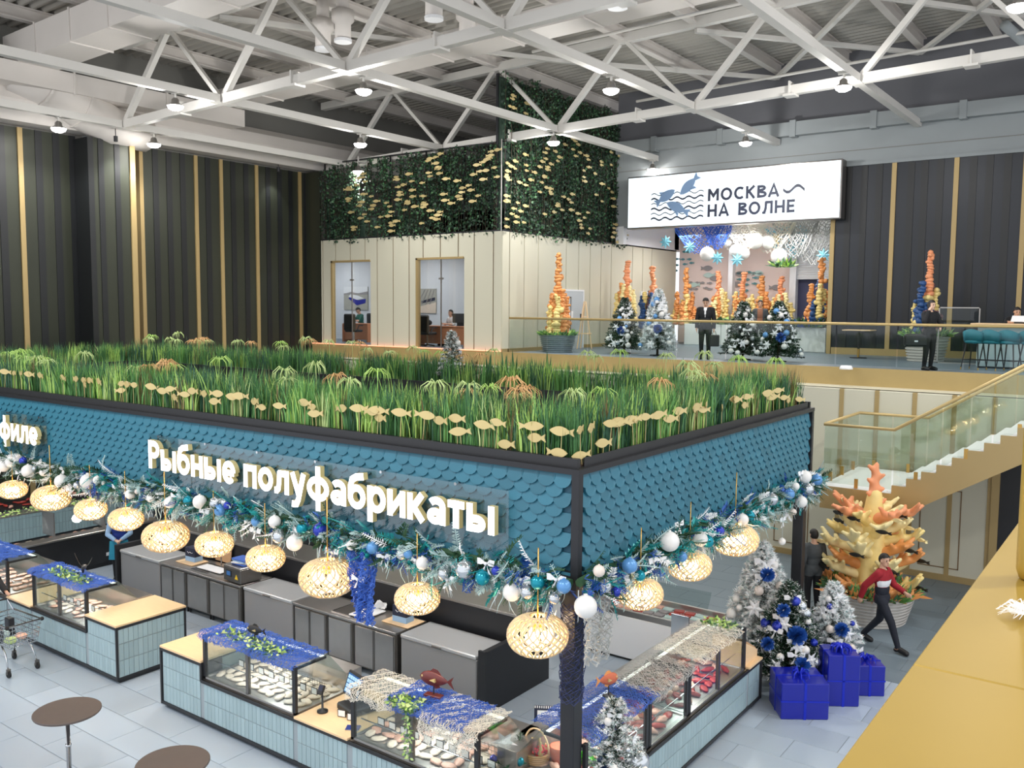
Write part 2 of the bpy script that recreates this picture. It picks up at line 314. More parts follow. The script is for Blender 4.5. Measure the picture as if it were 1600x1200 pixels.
# ---- upper floor slab, gold edge, cream wall under it
sl_ = struct('floor_upper'); 
MB().box((-32, YM, ZM-.3), (6, 38, ZM)).build('slab', 'floor_grey', sl_)
MB().box((-.9, 18.9, ZM-.3), (6, YM, ZM)).build('slab', 'floor_grey', sl_)
MB().box((XO-9, YM-.1, ZM-.02), (-.95, YM, ZM+.03)).box((XO-9, YM-.1, ZM-.42), (-.95, YM-.02, ZM-.02)).build('edge_trim', 'gold', sl_)
MB().box((XO-9, YM-.12, ZM+.03), (XO, YM-.02, ZM+.06)).build('light_strip', mat('pink_led', (255, 190, 160), emit=1.2, emit_rgb=(255, 150, 110)), sl_)
wc = struct('wall_cream'); YC = 22.2
xs = [-10.4]+[uy(p, 680, YC).x for p in (1313, 1368, 1427, 1489, 1552)]+[-.9, .6, 2.2]
for a, b in zip(xs[:-1], xs[1:]):
    MB().box((a+.04, YC, 0), (b-.04, YC+.15, ZM-.42), bev=.01).build('panel', 'cream', wc)
for a in xs: MB().box((a-.05, YC-.02, 0), (a+.05, YC+.1, ZM-.42)).build('gold_batten', 'gold_flat', wc)
MB().box((-26, YC+.1, 0), (3, YC+.3, ZM-.42)).box((-26, YC+.1, ZM-.44), (3, YM, ZM-.42)).build('wall_surface', 'cream', wc)
MB().box((-10.4, YC-.04, 0), (3, YC, .14)).build('baseboard', 'gold_flat', wc)
for p0, p1 in ((1437, 1500), (1210, 1262)):
    a = uy(p0, 820, YC).x; b = uy(p1, 820, YC).x
    d = MB(); z0, z1 = .3, 2.1
    for q in (((a, z0), (b, z0)), ((a, z1), (b, z1)), ((a, z0), (a, z1)), ((b, z0), (b, z1))): d.box((q[0][0]-.01, YC-.012, q[0][1]-.01), (q[1][0]+.01, YC, q[1][1]+.01))
    d.build('hatch_joint', 'brown_joint', wc)

d3 = struct('door_3'); xa = uy(1560, 820, YC).x; MB().box((xa, YC-.06, 0), (xa+1.3, YC-.005, 3.3)).build('dark_opening', 'black', d3); MB().box((xa-.16, YC-.09, 0), (xa, YC, 3.3)).build('jamb', 'gold_flat', d3)
# ---- the office box on the upper floor: cream panels with brown joints, two windows
of = struct('wall_office'); ZO = 8.62
jx = [501]+[504, 524, 547, 570, 589, 614, 639, 661, 688, 716, 741, 771]
X = [uy(p, 380, YM).x for p in jx]+[XO]
Wn = [(uy(519.5, 470, YM).x, uy(578.5, 470, YM).x), (uy(652, 470, YM).x, uy(724.5, 470, YM).x)]; zt = uy(690, 404, YM).z; zt1 = uy(550, 408, YM).z; zt = (zt+zt1)/2
pan = []
for a, b in zip(X[:-1], X[1:]):
    segs = [(a, b, ZM, ZO)]
    for w0, w1 in Wn:
        new = []
        for s0, s1, z0, z1 in segs:
            if s1 <= w0 or s0 >= w1 or z0 >= zt: new.append((s0, s1, z0, z1)); continue
            new.append((s0, s1, zt, z1))
            if s0 < w0: new.append((s0, w0, z0, zt))
            if s1 > w1: new.append((w1, s1, z0, zt))
        segs = new
    for s0, s1, z0, z1 in segs:
        if s1-s0 > .05: MB().box((s0+.022, YM, z0), (s1-.022, YM+.1, z1)).build('panel', 'cream', of)
MB().box((X[0], YM+.03, zt), (XO-.05, YM+.1, ZO)).box((X[0], YM+.03, ZM), (Wn[0][0], YM+.1, zt)).box((Wn[0][1], YM+.03, ZM), (Wn[1][0], YM+.1, zt)).box((Wn[1][1], YM+.03, ZM), (XO-.05, YM+.1, zt)).build('joint_backing', 'brown_joint', of)
sp = [796, 819, 841, 884.5, 904, 922, 939, 955, 988, 1004, 1018]
Ys = [YM]+[ux(p, 420, XO).y for p in sp]+[36]
for a, b in zip(Ys[:-1], Ys[1:]): MB().box((XO-.1, a+.02, ZM), (XO, b-.02, ZO)).build('panel', 'cream', of)
MB().box((XO-.12, YM+.1, ZM), (XO-.03, 36, ZO)).build('joint_backing', 'brown_joint', of)
MB().box((XL, YM, ZO), (XO, 36, ZO+.05)).build('roof_slab', 'trim_black', of)
MB().box((XO-.02, YM-.01, ZM), (XO+.03, YM+.35, ZM+.12)).box((XO, YM+.3, ZM), (XO+.03, 36, ZM+.12)).build('baseboard_office', 'gold_flat', of)
MB().box((XL-.3, YM-.02, 0), (X[0]-.01, YM+.05, 11.2)).build('panel', 'panel_dark', wl)
room = struct('room_office')
MB().box((-32, 27.6, ZM), (XO-.12, 27.75, ZO)).box((-32, YM+.1, ZO-.15), (XO-.12, 27.6, ZO)).box((-32.1, YM+.1, ZM), (-32, 27.7, ZO)).box((-32, YM+.06, ZM), (XL-.05, YM+.1, ZO)).build('wall_inner', 'office_wall', room)
MB().box((-32, YM+.1, ZM-.02), (XO-.12, 27.6, ZM+.02)).build('floor_inner', 'floor_grey', room)
led = MB()
for x in (-30, -28.4, -25, -23.4, -20.5):
    for y in (24.6, 26.2): led.box((x-.6, y-.1, ZO-.18), (x+.6, y+.1, ZO-.15))
led.build('ceiling_light_strip', 'led', room)
wi = 0
for w0, w1 in Wn:
    wi += 1; w = struct('window_%d' % wi)
    MB().box((w0-.05, YM-.03, ZM), (w0+.04, YM+.12, zt+.03)).box((w0-.05, YM-.03, zt-.03), (w1, YM+.12, zt+.04)).build('window_frame', 'gold_flat', w)
    mid = (w0+w1)/2
    for a, b in ((w0+.04, mid-.01), (mid+.01, w1)): MB().box((a, YM+.05, ZM), (b, YM+.065, zt-.03)).build('pane', 'glass_clear', w)
    MB().box((mid-.015, YM+.04, ZM), (mid+.015, YM+.075, zt-.03)).box((mid-.09, YM+.03, 7.1), (mid+.09, YM+.08, 7.16)).build('clamp', 'steel', w)

# ---- entrance hall under the illuminated sign
en = struct('wall_entrance'); YE = 36.3
MB().box((XO-.15, YR+.3, ZO), (XO, YE, 10.4)).box((XO, YR-.02, ZO), (XO+.35, YR+.25, 9.3)).build('side_panel', 'white', en)
xr0 = uy(1298, 450, YR).x
MB().box((XO, YE, ZM), (5, YE+.2, 10.4)).build('back_panel', 'pink_wall', en)
MB().box((XO, YR+.3, 10.3), (5, YE, 10.45)).build('room_top', 'white', en)
for p in ((1137, 1144), (1233, 1243)):
    a = uy(p[0], 450, YE-1).x; b = uy(p[1], 450, YE-1).x; MB().box((a, YE-1, ZM), (b, YE-.7, 10.3)).build('column', 'white', en)
a = uy(1243, 450, YE-.8).x
MB().box((a, YE-.8, 8.2), (5, YE-.6, 10.3)).build('shutter_box', 'white', en)
sh = MB(); 
for k in range(14): sh.box((a, YE-.85, 7.35+k*.09), (5, YE-.8, 7.35+k*.09+.08))
sh.build('shutter', 'white', en)
MB().box((a, YE-.6, ZM), (5, YE-.55, 7.4)).build('dark_doorway', 'purple_dark', en)
MB().box((xr0+.02, YR+.3, ZM), (xr0+.12, YR+.5, 9.3)).build('jamb', 'gold_flat', en)
led = MB()
for y, xa, xb in ((30.95, -16.3, -9.6), (32.6, -15, -10), (34.2, -14.6, -9.8)): led.box((xa, y, 9.28 if y < 31 else 10.2), (xb, y+.1, 9.34 if y < 31 else 10.27))
led.build('light_tube', 'led', en)

# ---- roof: ribbed deck, purlins, lattice trusses
NX = [-29.9, -25.3, -20.6, -15.9, -11.3, -6.8, -2.6, 2.0]
def zc(x): return 11.45+(x+25.3)*.029
cl = struct('ceiling')
V = []; F = []
ys = np.arange(-2, 37.0, .32); prof = []
for y in ys: prof += [(y, 0), (y+.12, 0), (y+.16, .11), (y+.28, .11)]
for x in (-30, 8):
    for y, d in prof: V.append((x, y, zc(x)+2.62+d))
k = len(prof)
for i in range(k-1): F.append((i, i+1, k+i+1, k+i))
link(np_mesh('roof_deck', V, F, ['deck']), 'roof_deck', cl)
bm = MB(); 
for i, x in enumerate(NX):
    for xx in (x, (x+NX[i+1])/2 if i+1 < len(NX) else x+2.3):
        z = zc(xx)+2.42
        bm = MB().box((xx-.11, -2, z+.16), (xx+.11, 36, z+.2)).box((xx-.11, -2, z-.16), (xx+.11, 36, z-.12)).box((xx-.02, -2, z-.12), (xx+.02, 36, z+.16))
        bm.build('purlin', 'duct', cl)
def truss(y, x0, x1, mates):
    t = thing('roof_truss', mates, 'truss', (0, y, 0))
    MB().bar((x0, 0, zc(x0)), (x1, 0, zc(x1)), .2, .24).build('bottom_chord', 'steelbeam', t)
    MB().bar((x0, 0, zc(x0)+2.3), (x1, 0, zc(x1)+2.3), .22, .26).build('top_chord', 'steelbeam', t)
    pts = [x for x in NX if x0-.1 <= x <= x1+.1]
    for a, b in zip(pts[:-1], pts[1:]):
        m = (a+b)/2
        MB().bar((a+.12, 0, zc(a)+.1), (m-.12, 0, zc(m)+2.2), .15, .15).build('diagonal', 'steelbeam', t)
        MB().bar((b-.12, 0, zc(b)+.1), (m+.12, 0, zc(m)+2.2), .11, .11).build('diagonal', 'steelbeam', t)
        q = a+.62*(b-a)
        MB().box((q-.16, -.17, zc(q)-.16), (q+.16, .17, zc(q)-.1)).box((q-.02, -.17, zc(q)-.1), (q+.02, .17, zc(q)+.22)).build('bracket_plate', 'steelbeam', t)
    return t
truss(15.05, -25.3, 2.0, 'white steel lattice truss crossing above the planted kiosk roof, nearer of two')
truss(23.95, -26.6, 2.0, 'white steel lattice truss running in front of the hanging vines, farther of two')
pc = {-25.3: 'left wall', -20.6: 'second lamp row', -15.9: 'vine corner', -11.3: 'illuminated sign', -6.8: 'right end of the sign', -2.6: 'bar'}
for x in NX[1:7]:
    t = thing('tie_beam', 'white steel tie beam under the roof leading to the %s' % pc[x], 'beam', (x, 0, zc(x)))
    z1 = 0
    for a, b in ((-2, 14.92), (15.18, 23.82), (24.08, YR-.05 if x > -17 else 30)): MB().box((-.1, a, -.1), (.1, b, .1)).build('beam_segment', 'steelbeam', t)
    MB().box((-.14, 14.7, -.12), (.14, 15.4, -.105)).box((-.14, 23.6, -.12), (.14, 24.3, -.105)).build('joint_plate', 'steelbeam', t)
# horizontal wind bracing under the deck
for i, (xa, ya, xb, yb) in enumerate([(-11.3, 24, -6.8, 30.4), (-6.8, 24, -11.3, 30.4), (-6.8, 24, -2.6, 30.4), (-2.6, 24, -6.8, 30.4), (-20.6, 15, -15.9, 24), (-15.9, 24, -11.3, 30.4)]):
    tag(MB().bar((xa, ya, zc(xa)+2.1), (xb, yb, zc(xb)+2.1), .14, .12).build('wind_brace', 'steelbeam'), 'white diagonal wind brace under the roof deck '+['above the sign, rising to the right', 'above the sign, rising to the left', 'above the bar, rising to the right', 'above the bar, rising to the left', 'between the trusses', 'behind the vine corner'][i], 'brace', 'roof wind braces')
# ducts
def duct(name, label, a, b, w, h, flanges=5):
    a = Vector(a); b = Vector(b); t = thing(name, label, 'duct', a)
    d = b-a; MB().bar((0, 0, 0), d, w, h).build('duct_body', 'duct', t)
    for k in range(1, flanges): p = d*(k/flanges); q = d*(k/flanges)+d.normalized()*.05; MB().bar(p, q, w+.07, h+.07).build('flange', 'duct', t)
    return t
duct('air_duct', 'big rectangular white air duct high above the left side of the kiosk', (-26.3, 12.7, 13.05), (-14, 12.7, 13.4), 1.1, .8, 7)
duct('air_duct', 'flat white air duct running along the top of the dark left wall', (-26.0, 2, 12.4), (-26.0, 19.5, 12.4), 1.0, .55, 6)
duct('air_duct', 'white air duct with round spouts between the two trusses', (-26.3, 19.3, 13.05), (-7, 19.3, 13.45), .9, .5, 8)
t = thing('wall_duct', 'long rounded pale duct capping the dark left wall', 'duct', (0, 0, 0))
prof = [(-.5, -.55), (.28, -.55), (.5, -.3), (.58, 0), (.5, .35), (.2, .58), (-.5, .6)]
MB().prism([(p[0], p[1]) for p in prof], 16.4, (XL+.3, 6.7, 11.82), (1, 0, 0), (0, 0, 1)).build('duct_body', 'duct', t)
MB().prism([(p[0], p[1]) for p in prof], 14.5, (XL+.28, 22.3, 11.82), (1, 0, 0), (0, 0, 1)).build('duct_body', 'duct', t)
MB().prism([(p[0]*1.04, p[1]*1.04) for p in prof], .3, (XL+.3, 14.95, 11.82), (1, 0, 0), (0, 0, 1)).build('seam_ring', 'wall_grey', t)
pts = [(-26.2, 12.2, 12.5), (-26.2, 13.2, 12.35), (-26.2, 14.2, 11.95), (-26.3, 15.2, 11.55), (-26.4, 16.4, 11.5)]
MB().tube(pts, [.5, .62, .66, .6, .55], 14).build('elbow', 'duct', t, True)
for p in (pts[1], pts[2]): MB().tube([Vector(p)+Vector((0, -.03, .01)), Vector(p)+Vector((0, .03, -.01))], .69, 14).build('seam_ring', 'duct', t)
for i, p in enumerate([(505, 78), (678, 30), (965, 12), (536, 65), (730, 62)]):
    c = uz(p[0], p[1], 12.75); t = thing('air_spout', 'short round white air spout %s' % ['over the vine wall, leftmost', 'beside the long duct, second from the left', 'near the roof deck above the sign', 'just right of the leftmost one', 'in front of the farther truss'][i], 'spout', c); top = zc(c.x)+2.45-c.z
    MB().lathe([(.2, 0), (.2, .42), (.28, .5), (.28, .75)], 16).build('spout_tube', 'duct', t, True); MB().lathe([(.17, -.02), (.22, -.02), (.22, .05), (.17, .05)], 16).build('spout_rim', 'white', t); MB().tube([(0, 0, .7), (0, 0, top)], .16, 12).build('riser', 'duct', t, True)
t = thing('roof_pipe', 'thick pale rain pipe coming down the upper right wall', 'pipe', (0, 0, 0))
MB().tube([(-4.0, 27.0, 13.6), (-3.1, 29.6, 12.9), (-2.95, 30.3, 12.6), (-2.95, 30.42, 12.2), (-2.95, 30.42, 10.9)], .13, 10).build('pipe_run', 'wall_grey', t, True)
MB().tube([(-2.95, 30.42, 12.1), (-2.95, 30.42, 12.45)], .19, 10).build('collar', 'wall_grey', t, True)
for k, (y, z) in enumerate(((27.4, 13.2), (21.3, 13.45))):
    tag(MB().tube([(-15, y, z-.1), (2, y, z+.4)], .045, 8).build('sprinkler_pipe', 'steelbeam', None, True), ['thin white sprinkler pipe under the deck above the sign', 'thin white sprinkler pipe between the two trusses'][k], 'pipe')
t = thing('skylight_hatch', 'bluish square hatch in the ribbed roof deck', 'hatch', (-11.0, 21.0, zc(-11)+2.52))
MB().box((-1.2, -.8, -.05), (1.2, .8, 0)).build('panel', mat('hatch_blue', (120, 150, 190), .4), t); MB().box((-1.3, -.9, -.1), (-1.2, .9, .05)).box((1.2, -.9, -.1), (1.3, .9, .05)).build('rim', 'black', t)
# ============================================================= HIGH BAY LAMPS
HB = [((88, 100), 12.0, 0), ((271, 38), 0, 0), ((240, 205), 0, 0), ((568, 125), 0, 0), ((563, 213), 0, 0), ((865, 212), 0, 0), ((955, 130), 0, 0), ((1020, 258), 0, 0), ((1165, 219), 0, 0), ((1318, 131), 0, 0), ((1592, 2), 0, 0), ((560, 268), 0, 0)]
HX = [-25.3, -20.6, -25.3, -15.9, -20.6, -15.9, -11.3, -15.9, -11.3, -6.8, -2.6, -24.2]
HL = ['over the curved duct at the far left', 'at the top left, brightest in the hall', 'in front of the dark left wall', 'above the window of the boat picture', 'left of the hanging vines', 'at the corner of the vine wall', 'under the farther truss above the sign', 'just left of the top of the sign', 'above the right half of the sign', 'right of and above the sign', 'at the top right corner', 'close against the left edge of the vine wall']
lampmesh = None
for (p, _, _), x, lb in zip(HB, HX, HL):
    c = ux(p[0], p[1], x); zb = zc(x)-.1
    if c.z > zb-.25: c.z = zb-.32
    t = thing('high_bay_lamp', 'bright white high bay lamp '+lb, 'lamp', c, 0, 'high bay lamps under the roof')
    if lampmesh is None:
        lampmesh = [MB().lathe([(.05, .2), (.09, .16), (.1, .08), (.19, .02), (.2, 0)], 16).mesh('lamp_head', 'steel', True), MB().lathe([(.0, -.11), (.1, -.1), (.17, -.06), (.2, .0), (0, 0)], 16).mesh('lamp_lens', 'lamp_glow', True), ]
    link(lampmesh[0], 'lamp_head', t); link(lampmesh[1], 'lamp_lens', t)
    MB().box((-.02, -.02, .18), (.02, .02, zb-c.z+.2)).box((-.13, -.03, zb-c.z-.02), (.13, .03, zb-c.z+.02)).build('hanger', 'steelbeam', t)
    lamp('SPOT', c+Vector((0, 0, -.14)), HIGHBAY, WHITE, .18, math.radians(150), .6)
    if abs(x+24.2) < .01: MB().box((-.02, 0, zb-c.z-.02), (.02, 23.95-c.y, zb-c.z+.02)).build('arm', 'steelbeam', t); lamp('SPOT', c+Vector((.1, -.1, -.16)), 420, (.96, 1, 1), .06, math.radians(100), .8, c+Vector((.5, .9, -1.6)))
    lamp('POINT', c+Vector((0, 0, -.3)), HIGHBAY*(.04 if x < -23 else .3), WHITE, .12)
# two narrow wall washers
for i, (loc, aim, e) in enumerate([((XB+.45, 15.0, 11.0), (XB-.1, 15.4, 8.6), 150), ((XL+.5, 21.7, 11.0), (XL, 21.8, 9.4), 90)]):
    t = thing('spot_lamp', ['small spot lamp washing the projecting bay of the left wall', 'small spot lamp washing the left wall near the vines', 'small spot lamp lighting the left end of the vines'][i], 'lamp', loc)
    MB().tube([(0, 0, 0), (0, 0, .16)], .06, 10).build('lamp_body', 'black', t); MB().tube([(0, 0, .16), (0, 0, .45)], .012, 6).build('rod', 'black', t)
    lamp('SPOT', Vector(loc)+Vector((0, 0, -.05)), e, (.96, 1, 1), .05, math.radians(75), .8, aim)

# ============================================================= ILLUMINATED ENTRANCE SIGN
YS = 30.15; a = uy(980, 320, YS); b = uy(1315, 300, YS); zt_ = (uy(980, 277, YS).z+uy(1317, 248, YS).z)/2; zb_ = (uy(1003, 357, YS).z+uy(1312, 342, YS).z)/2
sg = thing('entrance_sign', 'large white illuminated sign with dark blue letters above the entrance', 'sign', ((a.x+b.x)/2, YS, zb_)); sw = (b.x-a.x)/2; shh = zt_-zb_
MB().box((-sw, 0, 0), (sw, .45, shh), bev=.02).build('sign_box', 'steel_dark', sg)
MB().box((-sw+.05, -.02, .05), (sw-.05, .01, shh-.05)).build('light_panel', 'sign_face', sg)
def sx(px, py): p = uy(px, py, YS); return (p.x-(a.x+b.x)/2, p.z-zb_)
def arc(cx, cy, rx, ry, a0, a1, n=18): return [(cx+rx*math.cos(math.radians(a0+(a1-a0)*i/n)), cy+ry*math.sin(math.radians(a0+(a1-a0)*i/n))) for i in range(n+1)]
def strokes(ch, t):
    """letter shapes as strokes; lower case: x-height 1, capitals of the wave sign: height 1"""
    h = t/2; w = 1.0; E = lambda cx, cy, rx, ry: arc(cx, cy, rx, ry, 0, 360, 26)
    if ch == 'н': w = .98; g = [[(h, 0), (h, 1)], [(w-h, 0), (w-h, 1)], [(h, .5), (w-h, .5)]]
    elif ch == 'п': w = .96; g = [[(h, 0), (h, 1)], [(w-h, 0), (w-h, 1)], [(0, 1-h), (w, 1-h)]]
    elif ch == 'о': w = 1.06; g = [E(w/2, .5, w/2-h, .52-h)]
    elif ch == 'л': w = 1.0; g = [[(w-h, 0), (w-h, 1)], [(.26, 1-h), (w, 1-h)], [(.36, 1-h*.5), (.34, .55), (.28, .22), (.17, h*.9), (0, h*.9)]]
    elif ch == 'у': w = 1.0; g = [[(h*.8, 1), (.55, .08)], [(w-h*.8, 1), (.52, -.1), (.4, -.28), (.22, -.31), (.08, -.3)]]
    elif ch == 'ф': w = 1.42; g = [[(w/2, -.4), (w/2, 1.4)], E(w/2, .5, w/2-h, .52-h)]
    elif ch == 'а': w = .95; g = [[(w-h, 0), (w-h, .68)], arc(w/2+.0, .66, w/2-h, .36-h, 0, 150, 12), E(w*.44, .3, w*.44-h, .31-h)]
    elif ch == 'б': w = 1.06; g = [E(w/2, .47, w/2-h, .49-h), [(h, .47), (h+.02, .85), (.26, 1.12), (.5, 1.24), (.95, 1.3)]]
    elif ch == 'р': w = 1.04; g = [[(h, -.4), (h, 1)], E(w/2+.02, .5, w/2-h, .52-h)]
    elif ch == 'и': w = 1.0; g = [[(h, 0), (h, 1)], [(w-h, 0), (w-h, 1)], [(h, .12), (w-h, .88)]]
    elif ch == 'к': w = .96; g = [[(h, 0), (h, 1)], [(h, .45), (.36, .52), (w-.16, 1)], [(.34, .5), (w-.12, 0)]]
    elif ch == 'т': w = .84; g = [[(w/2, 0), (w/2, 1)], [(0, 1-h), (w, 1-h)]]
    elif ch == 'ы': w = 1.34; g = [[(h, 0), (h, 1)], [(w-h, 0), (w-h, 1)], [(h, .62-h)]+arc(.5, .31, .36-h*.6, .31-h, 90, -90, 12)+[(h, h)]]
    elif ch == 'е': w = 1.0; g = [arc(w/2, .5, w/2-h, .52-h, 0, 318, 22), [(h, .48), (w-h*.6, .48)]]
    elif ch == 'Р': w = 1.0; g = [[(h, 0), (h, 1.36)], [(h, 1.36-h)]+arc(.5, .93, w-h-.5, .43-h, 90, -90, 12)+[(h, .5+h)]]
    elif ch == 'М': w = 1.05; g = [[(h, 0), (h, 1)], [(w-h, 0), (w-h, 1)], [(h, .95), (w/2, .4), (w-h, .95)]]
    elif ch == 'О': w = 1.08; g = [E(w/2, .5, w/2-h, .52-h)]
    elif ch == 'С': w = .92; g = [arc(.54, .5, .54-h, .52-h, 48, 312, 18)]
    elif ch == 'К': w = .85; g = [[(h, 0), (h, 1)], [(h, .45), (w-.08, 1)], [(.26, .6), (w-.06, 0)]]
    elif ch == 'В': w = .8; g = [[(h, 0), (h, 1)], [(h, 1-h)]+arc(.42, .76, .3-h*.4, .24-h, 90, -90, 10)+[(h, .52)], [(h, .52)]+arc(.46, .27, .34-h*.4, .27-h, 90, -90, 10)+[(h, h)]]
    elif ch == 'А': w = 1.0; g = [[(h*.7, 0), (w/2, .97), (w-h*.7, 0)], [(.2, .3), (.8, .3)]]
    elif ch == 'Н': w = .9; g = [[(h, 0), (h, 1)], [(w-h, 0), (w-h, 1)], [(h, .5), (w-h, .5)]]
    elif ch == 'Л': w = .95; g = [[(w-h, 0), (w-h, 1)], [(.26, 1-h), (w, 1-h)], [(.34, 1-h*.5), (.3, .4), (.2, .1), (0, h*.8)]]
    elif ch == 'Е': w = .7; g = [[(h, 0), (h, 1)], [(0, 1-h), (w, 1-h)], [(0, .5), (w*.92, .5)], [(0, h), (w, h)]]
    return g, w
def stroke_prism(b, pts, t, y0, d):
    n = len(pts); closed = n > 3 and math.dist(pts[0], pts[-1]) < 1e-4; P = [Vector((p[0], 0, p[1])) for p in pts]; vs = []; fs = []
    for i, p in enumerate(P):
        a = P[i-1] if i else (P[-2] if closed else p); c = P[i+1] if i < n-1 else (P[1] if closed else p); u = (p-a).normalized() if (p-a).length > 1e-6 else None; v = (c-p).normalized() if (c-p).length > 1e-6 else None
        u = u or v; v = v or u; m = (u+v).normalized(); nn = Vector((-m.z, 0, m.x)); k = t/2/max(.55, m.dot(u))
        for s_, yy in ((1, y0), (-1, y0), (-1, y0+d), (1, y0+d)): q = p+nn*k*s_; vs.append((q.x, yy, q.z))
    for i in range(n-1):
        for j in range(4): k = (j+1) % 4; fs.append((4*i+j, 4*i+k, 4*i+4+k, 4*i+4+j))
    if not closed: fs += [(3, 2, 1, 0), tuple(range(4*n-4, 4*n))]
    b.mi = 0; k0 = len(b.m); b.add(vs, fs)
    for i in range(n-1): b.m[k0+4*i+1] = 1; b.m[k0+4*i+2] = 0; b.m[k0+4*i+3] = 1; b.m[k0+4*i] = 0
    return b
def word(text, x0, x1, zb, size, depth, t, gap, space, parent, mats, y, name='letter'):
    gl = [(None, space) if c == ' ' else strokes(c, t) for c in text]; tot = sum(w+gap for g, w in gl)-gap; k = (x1-x0)/tot; x = x0
    for g, w in gl:
        if g:
            b = MB()
            for i, pts in enumerate(g): stroke_prism(b, [(p[0]*k, p[1]*size) for p in pts], t*(k+size)/2, y-.0006*i, depth)
            b.v = [(q[0]+x, q[1], q[2]+zb) for q in b.v]
            if len(mats) == 1: b.m = [0]*len(b.m)
            else:
                b.m = []
                for f in b.f: p, q, r = (Vector(b.v[f[i]]) for i in (0, 1, 2)); b.m.append(0 if abs((q-p).cross(r-p).normalized().y) > .9 and p.y < y+.02 else 1)
            b.build(name, mats, parent)
        x += (w+gap)*k
def capz(px, py0, py1): return sx(px, py1)[1], sx(px, py0)[1]-sx(px, py1)[1]
x0 = sx(1107, 300)[0]; x1 = sx(1218, 300)[0]; z0 = sx(1160, 311)[1]
word('МОСКВА', x0, x1, z0, sx(1160, 291)[1]-sx(1160, 310.5)[1], .012, .22, .19, .4, sg, ['navy'], -.034)
x1 = sx(1242, 325)[0]; z0 = sx(1172, 335.5)[1]
word('НА ВОЛНЕ', x0, x1, z0, sx(1172, 316)[1]-sx(1172, 336)[1], .012, .22, .19, .52, sg, ['navy'], -.034)
def wave(parent, xa, xb, z, amp, nper, r, y=-.035, name='wave_line'):
    pts = [(xa+(xb-xa)*i/40, y, z+amp*math.sin(2*PI*nper*i/40)) for i in range(41)]
    vs = []; fs = []
    for x, yy, zz in pts: vs += [(x, yy, zz-r), (x, yy, zz+r)]
    for i in range(40): fs.append((2*i, 2*i+2, 2*i+3, 2*i+1))
    MB().add(vs, fs).build(name, 'navy', parent)
wave(sg, sx(1224, 298)[0], sx(1258, 292)[0], sx(1240, 295)[1], -.1, 1.1, .05)
for k in range(6):
    xa = sx(1018, 320)[0]; xb = sx(1100, 310)[0]
    z = sx(1018, 305)[1]+(sx(1018, 343)[1]-sx(1018, 305)[1])*k/5
    wave(sg, xa, xb, z, .045, 4.5, .03 if k % 2 else .016)
def fish_poly(L, h, n=8, tail=.28):
    up = [(L*(.5-(1-tail*.8)*i/n), h/2*math.sin(PI*min(1, (i/n)*.93+.0))**.8) for i in range(n+1)]
    p = up+[(-L/2, h*.42), (-L/2+L*.06, 0), (-L/2, -h*.42)]+[(x, -y) for x, y in reversed(up[1:])]
    return p
for (px, py, an, L) in ((1078, 289, -2.4, .95), (1040, 308, .55, .9), (1060, 325, 2.7, 1.0)):
    c = sx(px, py); ca, sa = math.cos(an), math.sin(an)
    MB().prism([(x*ca-y*sa, x*sa+y*ca) for x, y in fish_poly(L, .34)], .02, (c[0], -.045, c[1])).prism([(x*ca-y*sa, x*sa+y*ca) for x, y in ((.1, .15), (-.1, .16), (-.12, .28))], .02, (c[0], -.045, c[1])).build('fish_emblem', mat('emblem', (128, 158, 196), .5), sg)

# ============================================================= RAILINGS
def glass_rail(name, label, pts, zf, h=1.1, posts=1.4, gl='glass_green', foot=True):
    t = thing(name, label, 'railing', pts[0]); o = Vector(pts[0])
    pv = [Vector(p)-o for p in pts]
    MB().tube([p+Vector((0, 0, h)) for p in pv], .035, 8).build('handrail', 'gold', t, True)
    for a, b in zip(pv[:-1], pv[1:]):
        L = (b-a).length; n = max(1, round(L/posts)); d = (b-a)/n; u = d.normalized()
        nn = Vector((0, 0, 1)).cross(u).normalized()*.008
        for i in range(n):
            p = a+d*i+u*.02; q = a+d*(i+1)-u*.02; z0 = Vector((0, 0, .06)); z1 = Vector((0, 0, h-.03))
            vs = [p+z0-nn, q+z0-nn, q+z1-nn, p+z1-nn, p+z0+nn, q+z0+nn, q+z1+nn, p+z1+nn]
            MB().add(vs, [(0, 1, 2, 3), (7, 6, 5, 4), (0, 4, 5, 1), (1, 5, 6, 2), (2, 6, 7, 3), (3, 7, 4, 0)]).build('glass_pane', gl, t)
            if foot:
                c = (p+q)/2-nn*2.5; MB().box((c.x-.035, c.y-.02, c.z-.0), (c.x+.035, c.y+.02, c.z+.2)).build('glass_clamp', 'brass', t)
    return t
glass_rail('glass_railing', 'clear glass railing with a gold handrail along the upper floor edge', [(XO+.35, YM-.06, ZM+.03), (-1.0, YM-.06, ZM+.03)], ZM, 1.1, 1.5, 'glass', False)
# ---- stairs rising to the right
st = thing('staircase', 'white stairs with gold stringers rising from a landing to the upper floor', 'stairs', (-5.9, 19.3, 0))
LZ = 2.45; LX0, LX1 = 0.0, 1.42; D = 2.75; NS = 13; rise = (ZM-LZ)/NS; run = (5.0-LX1)/NS
MB().box((LX0, 0, LZ-.1), (LX1, D, LZ), bev=.01).build('landing', 'white', st)
for k in range(NS):
    MB().box((LX1+k*run, .02, LZ+k*rise), (LX1+(k+1)*run+.03, D-.02, LZ+(k+1)*rise), bev=.01).build('step', 'white', st)
for y in (-.03, D-.03):
    poly = [(LX0-.02, LZ-.02), (LX1, LZ-.02)]
    for k in range(NS): poly += [(LX1+k*run, LZ+(k+1)*rise-.02), (LX1+(k+1)*run, LZ+(k+1)*rise-.02)]
    poly += [(LX1+NS*run, ZM-.62), (LX1+.1, LZ-.5), (LX0-.02, LZ-.5)]
    m = MB(); k = len(poly); 
    m.prism(poly, .06, (0, y+.03, 0)); m.build('stringer', 'gold_flat', st)
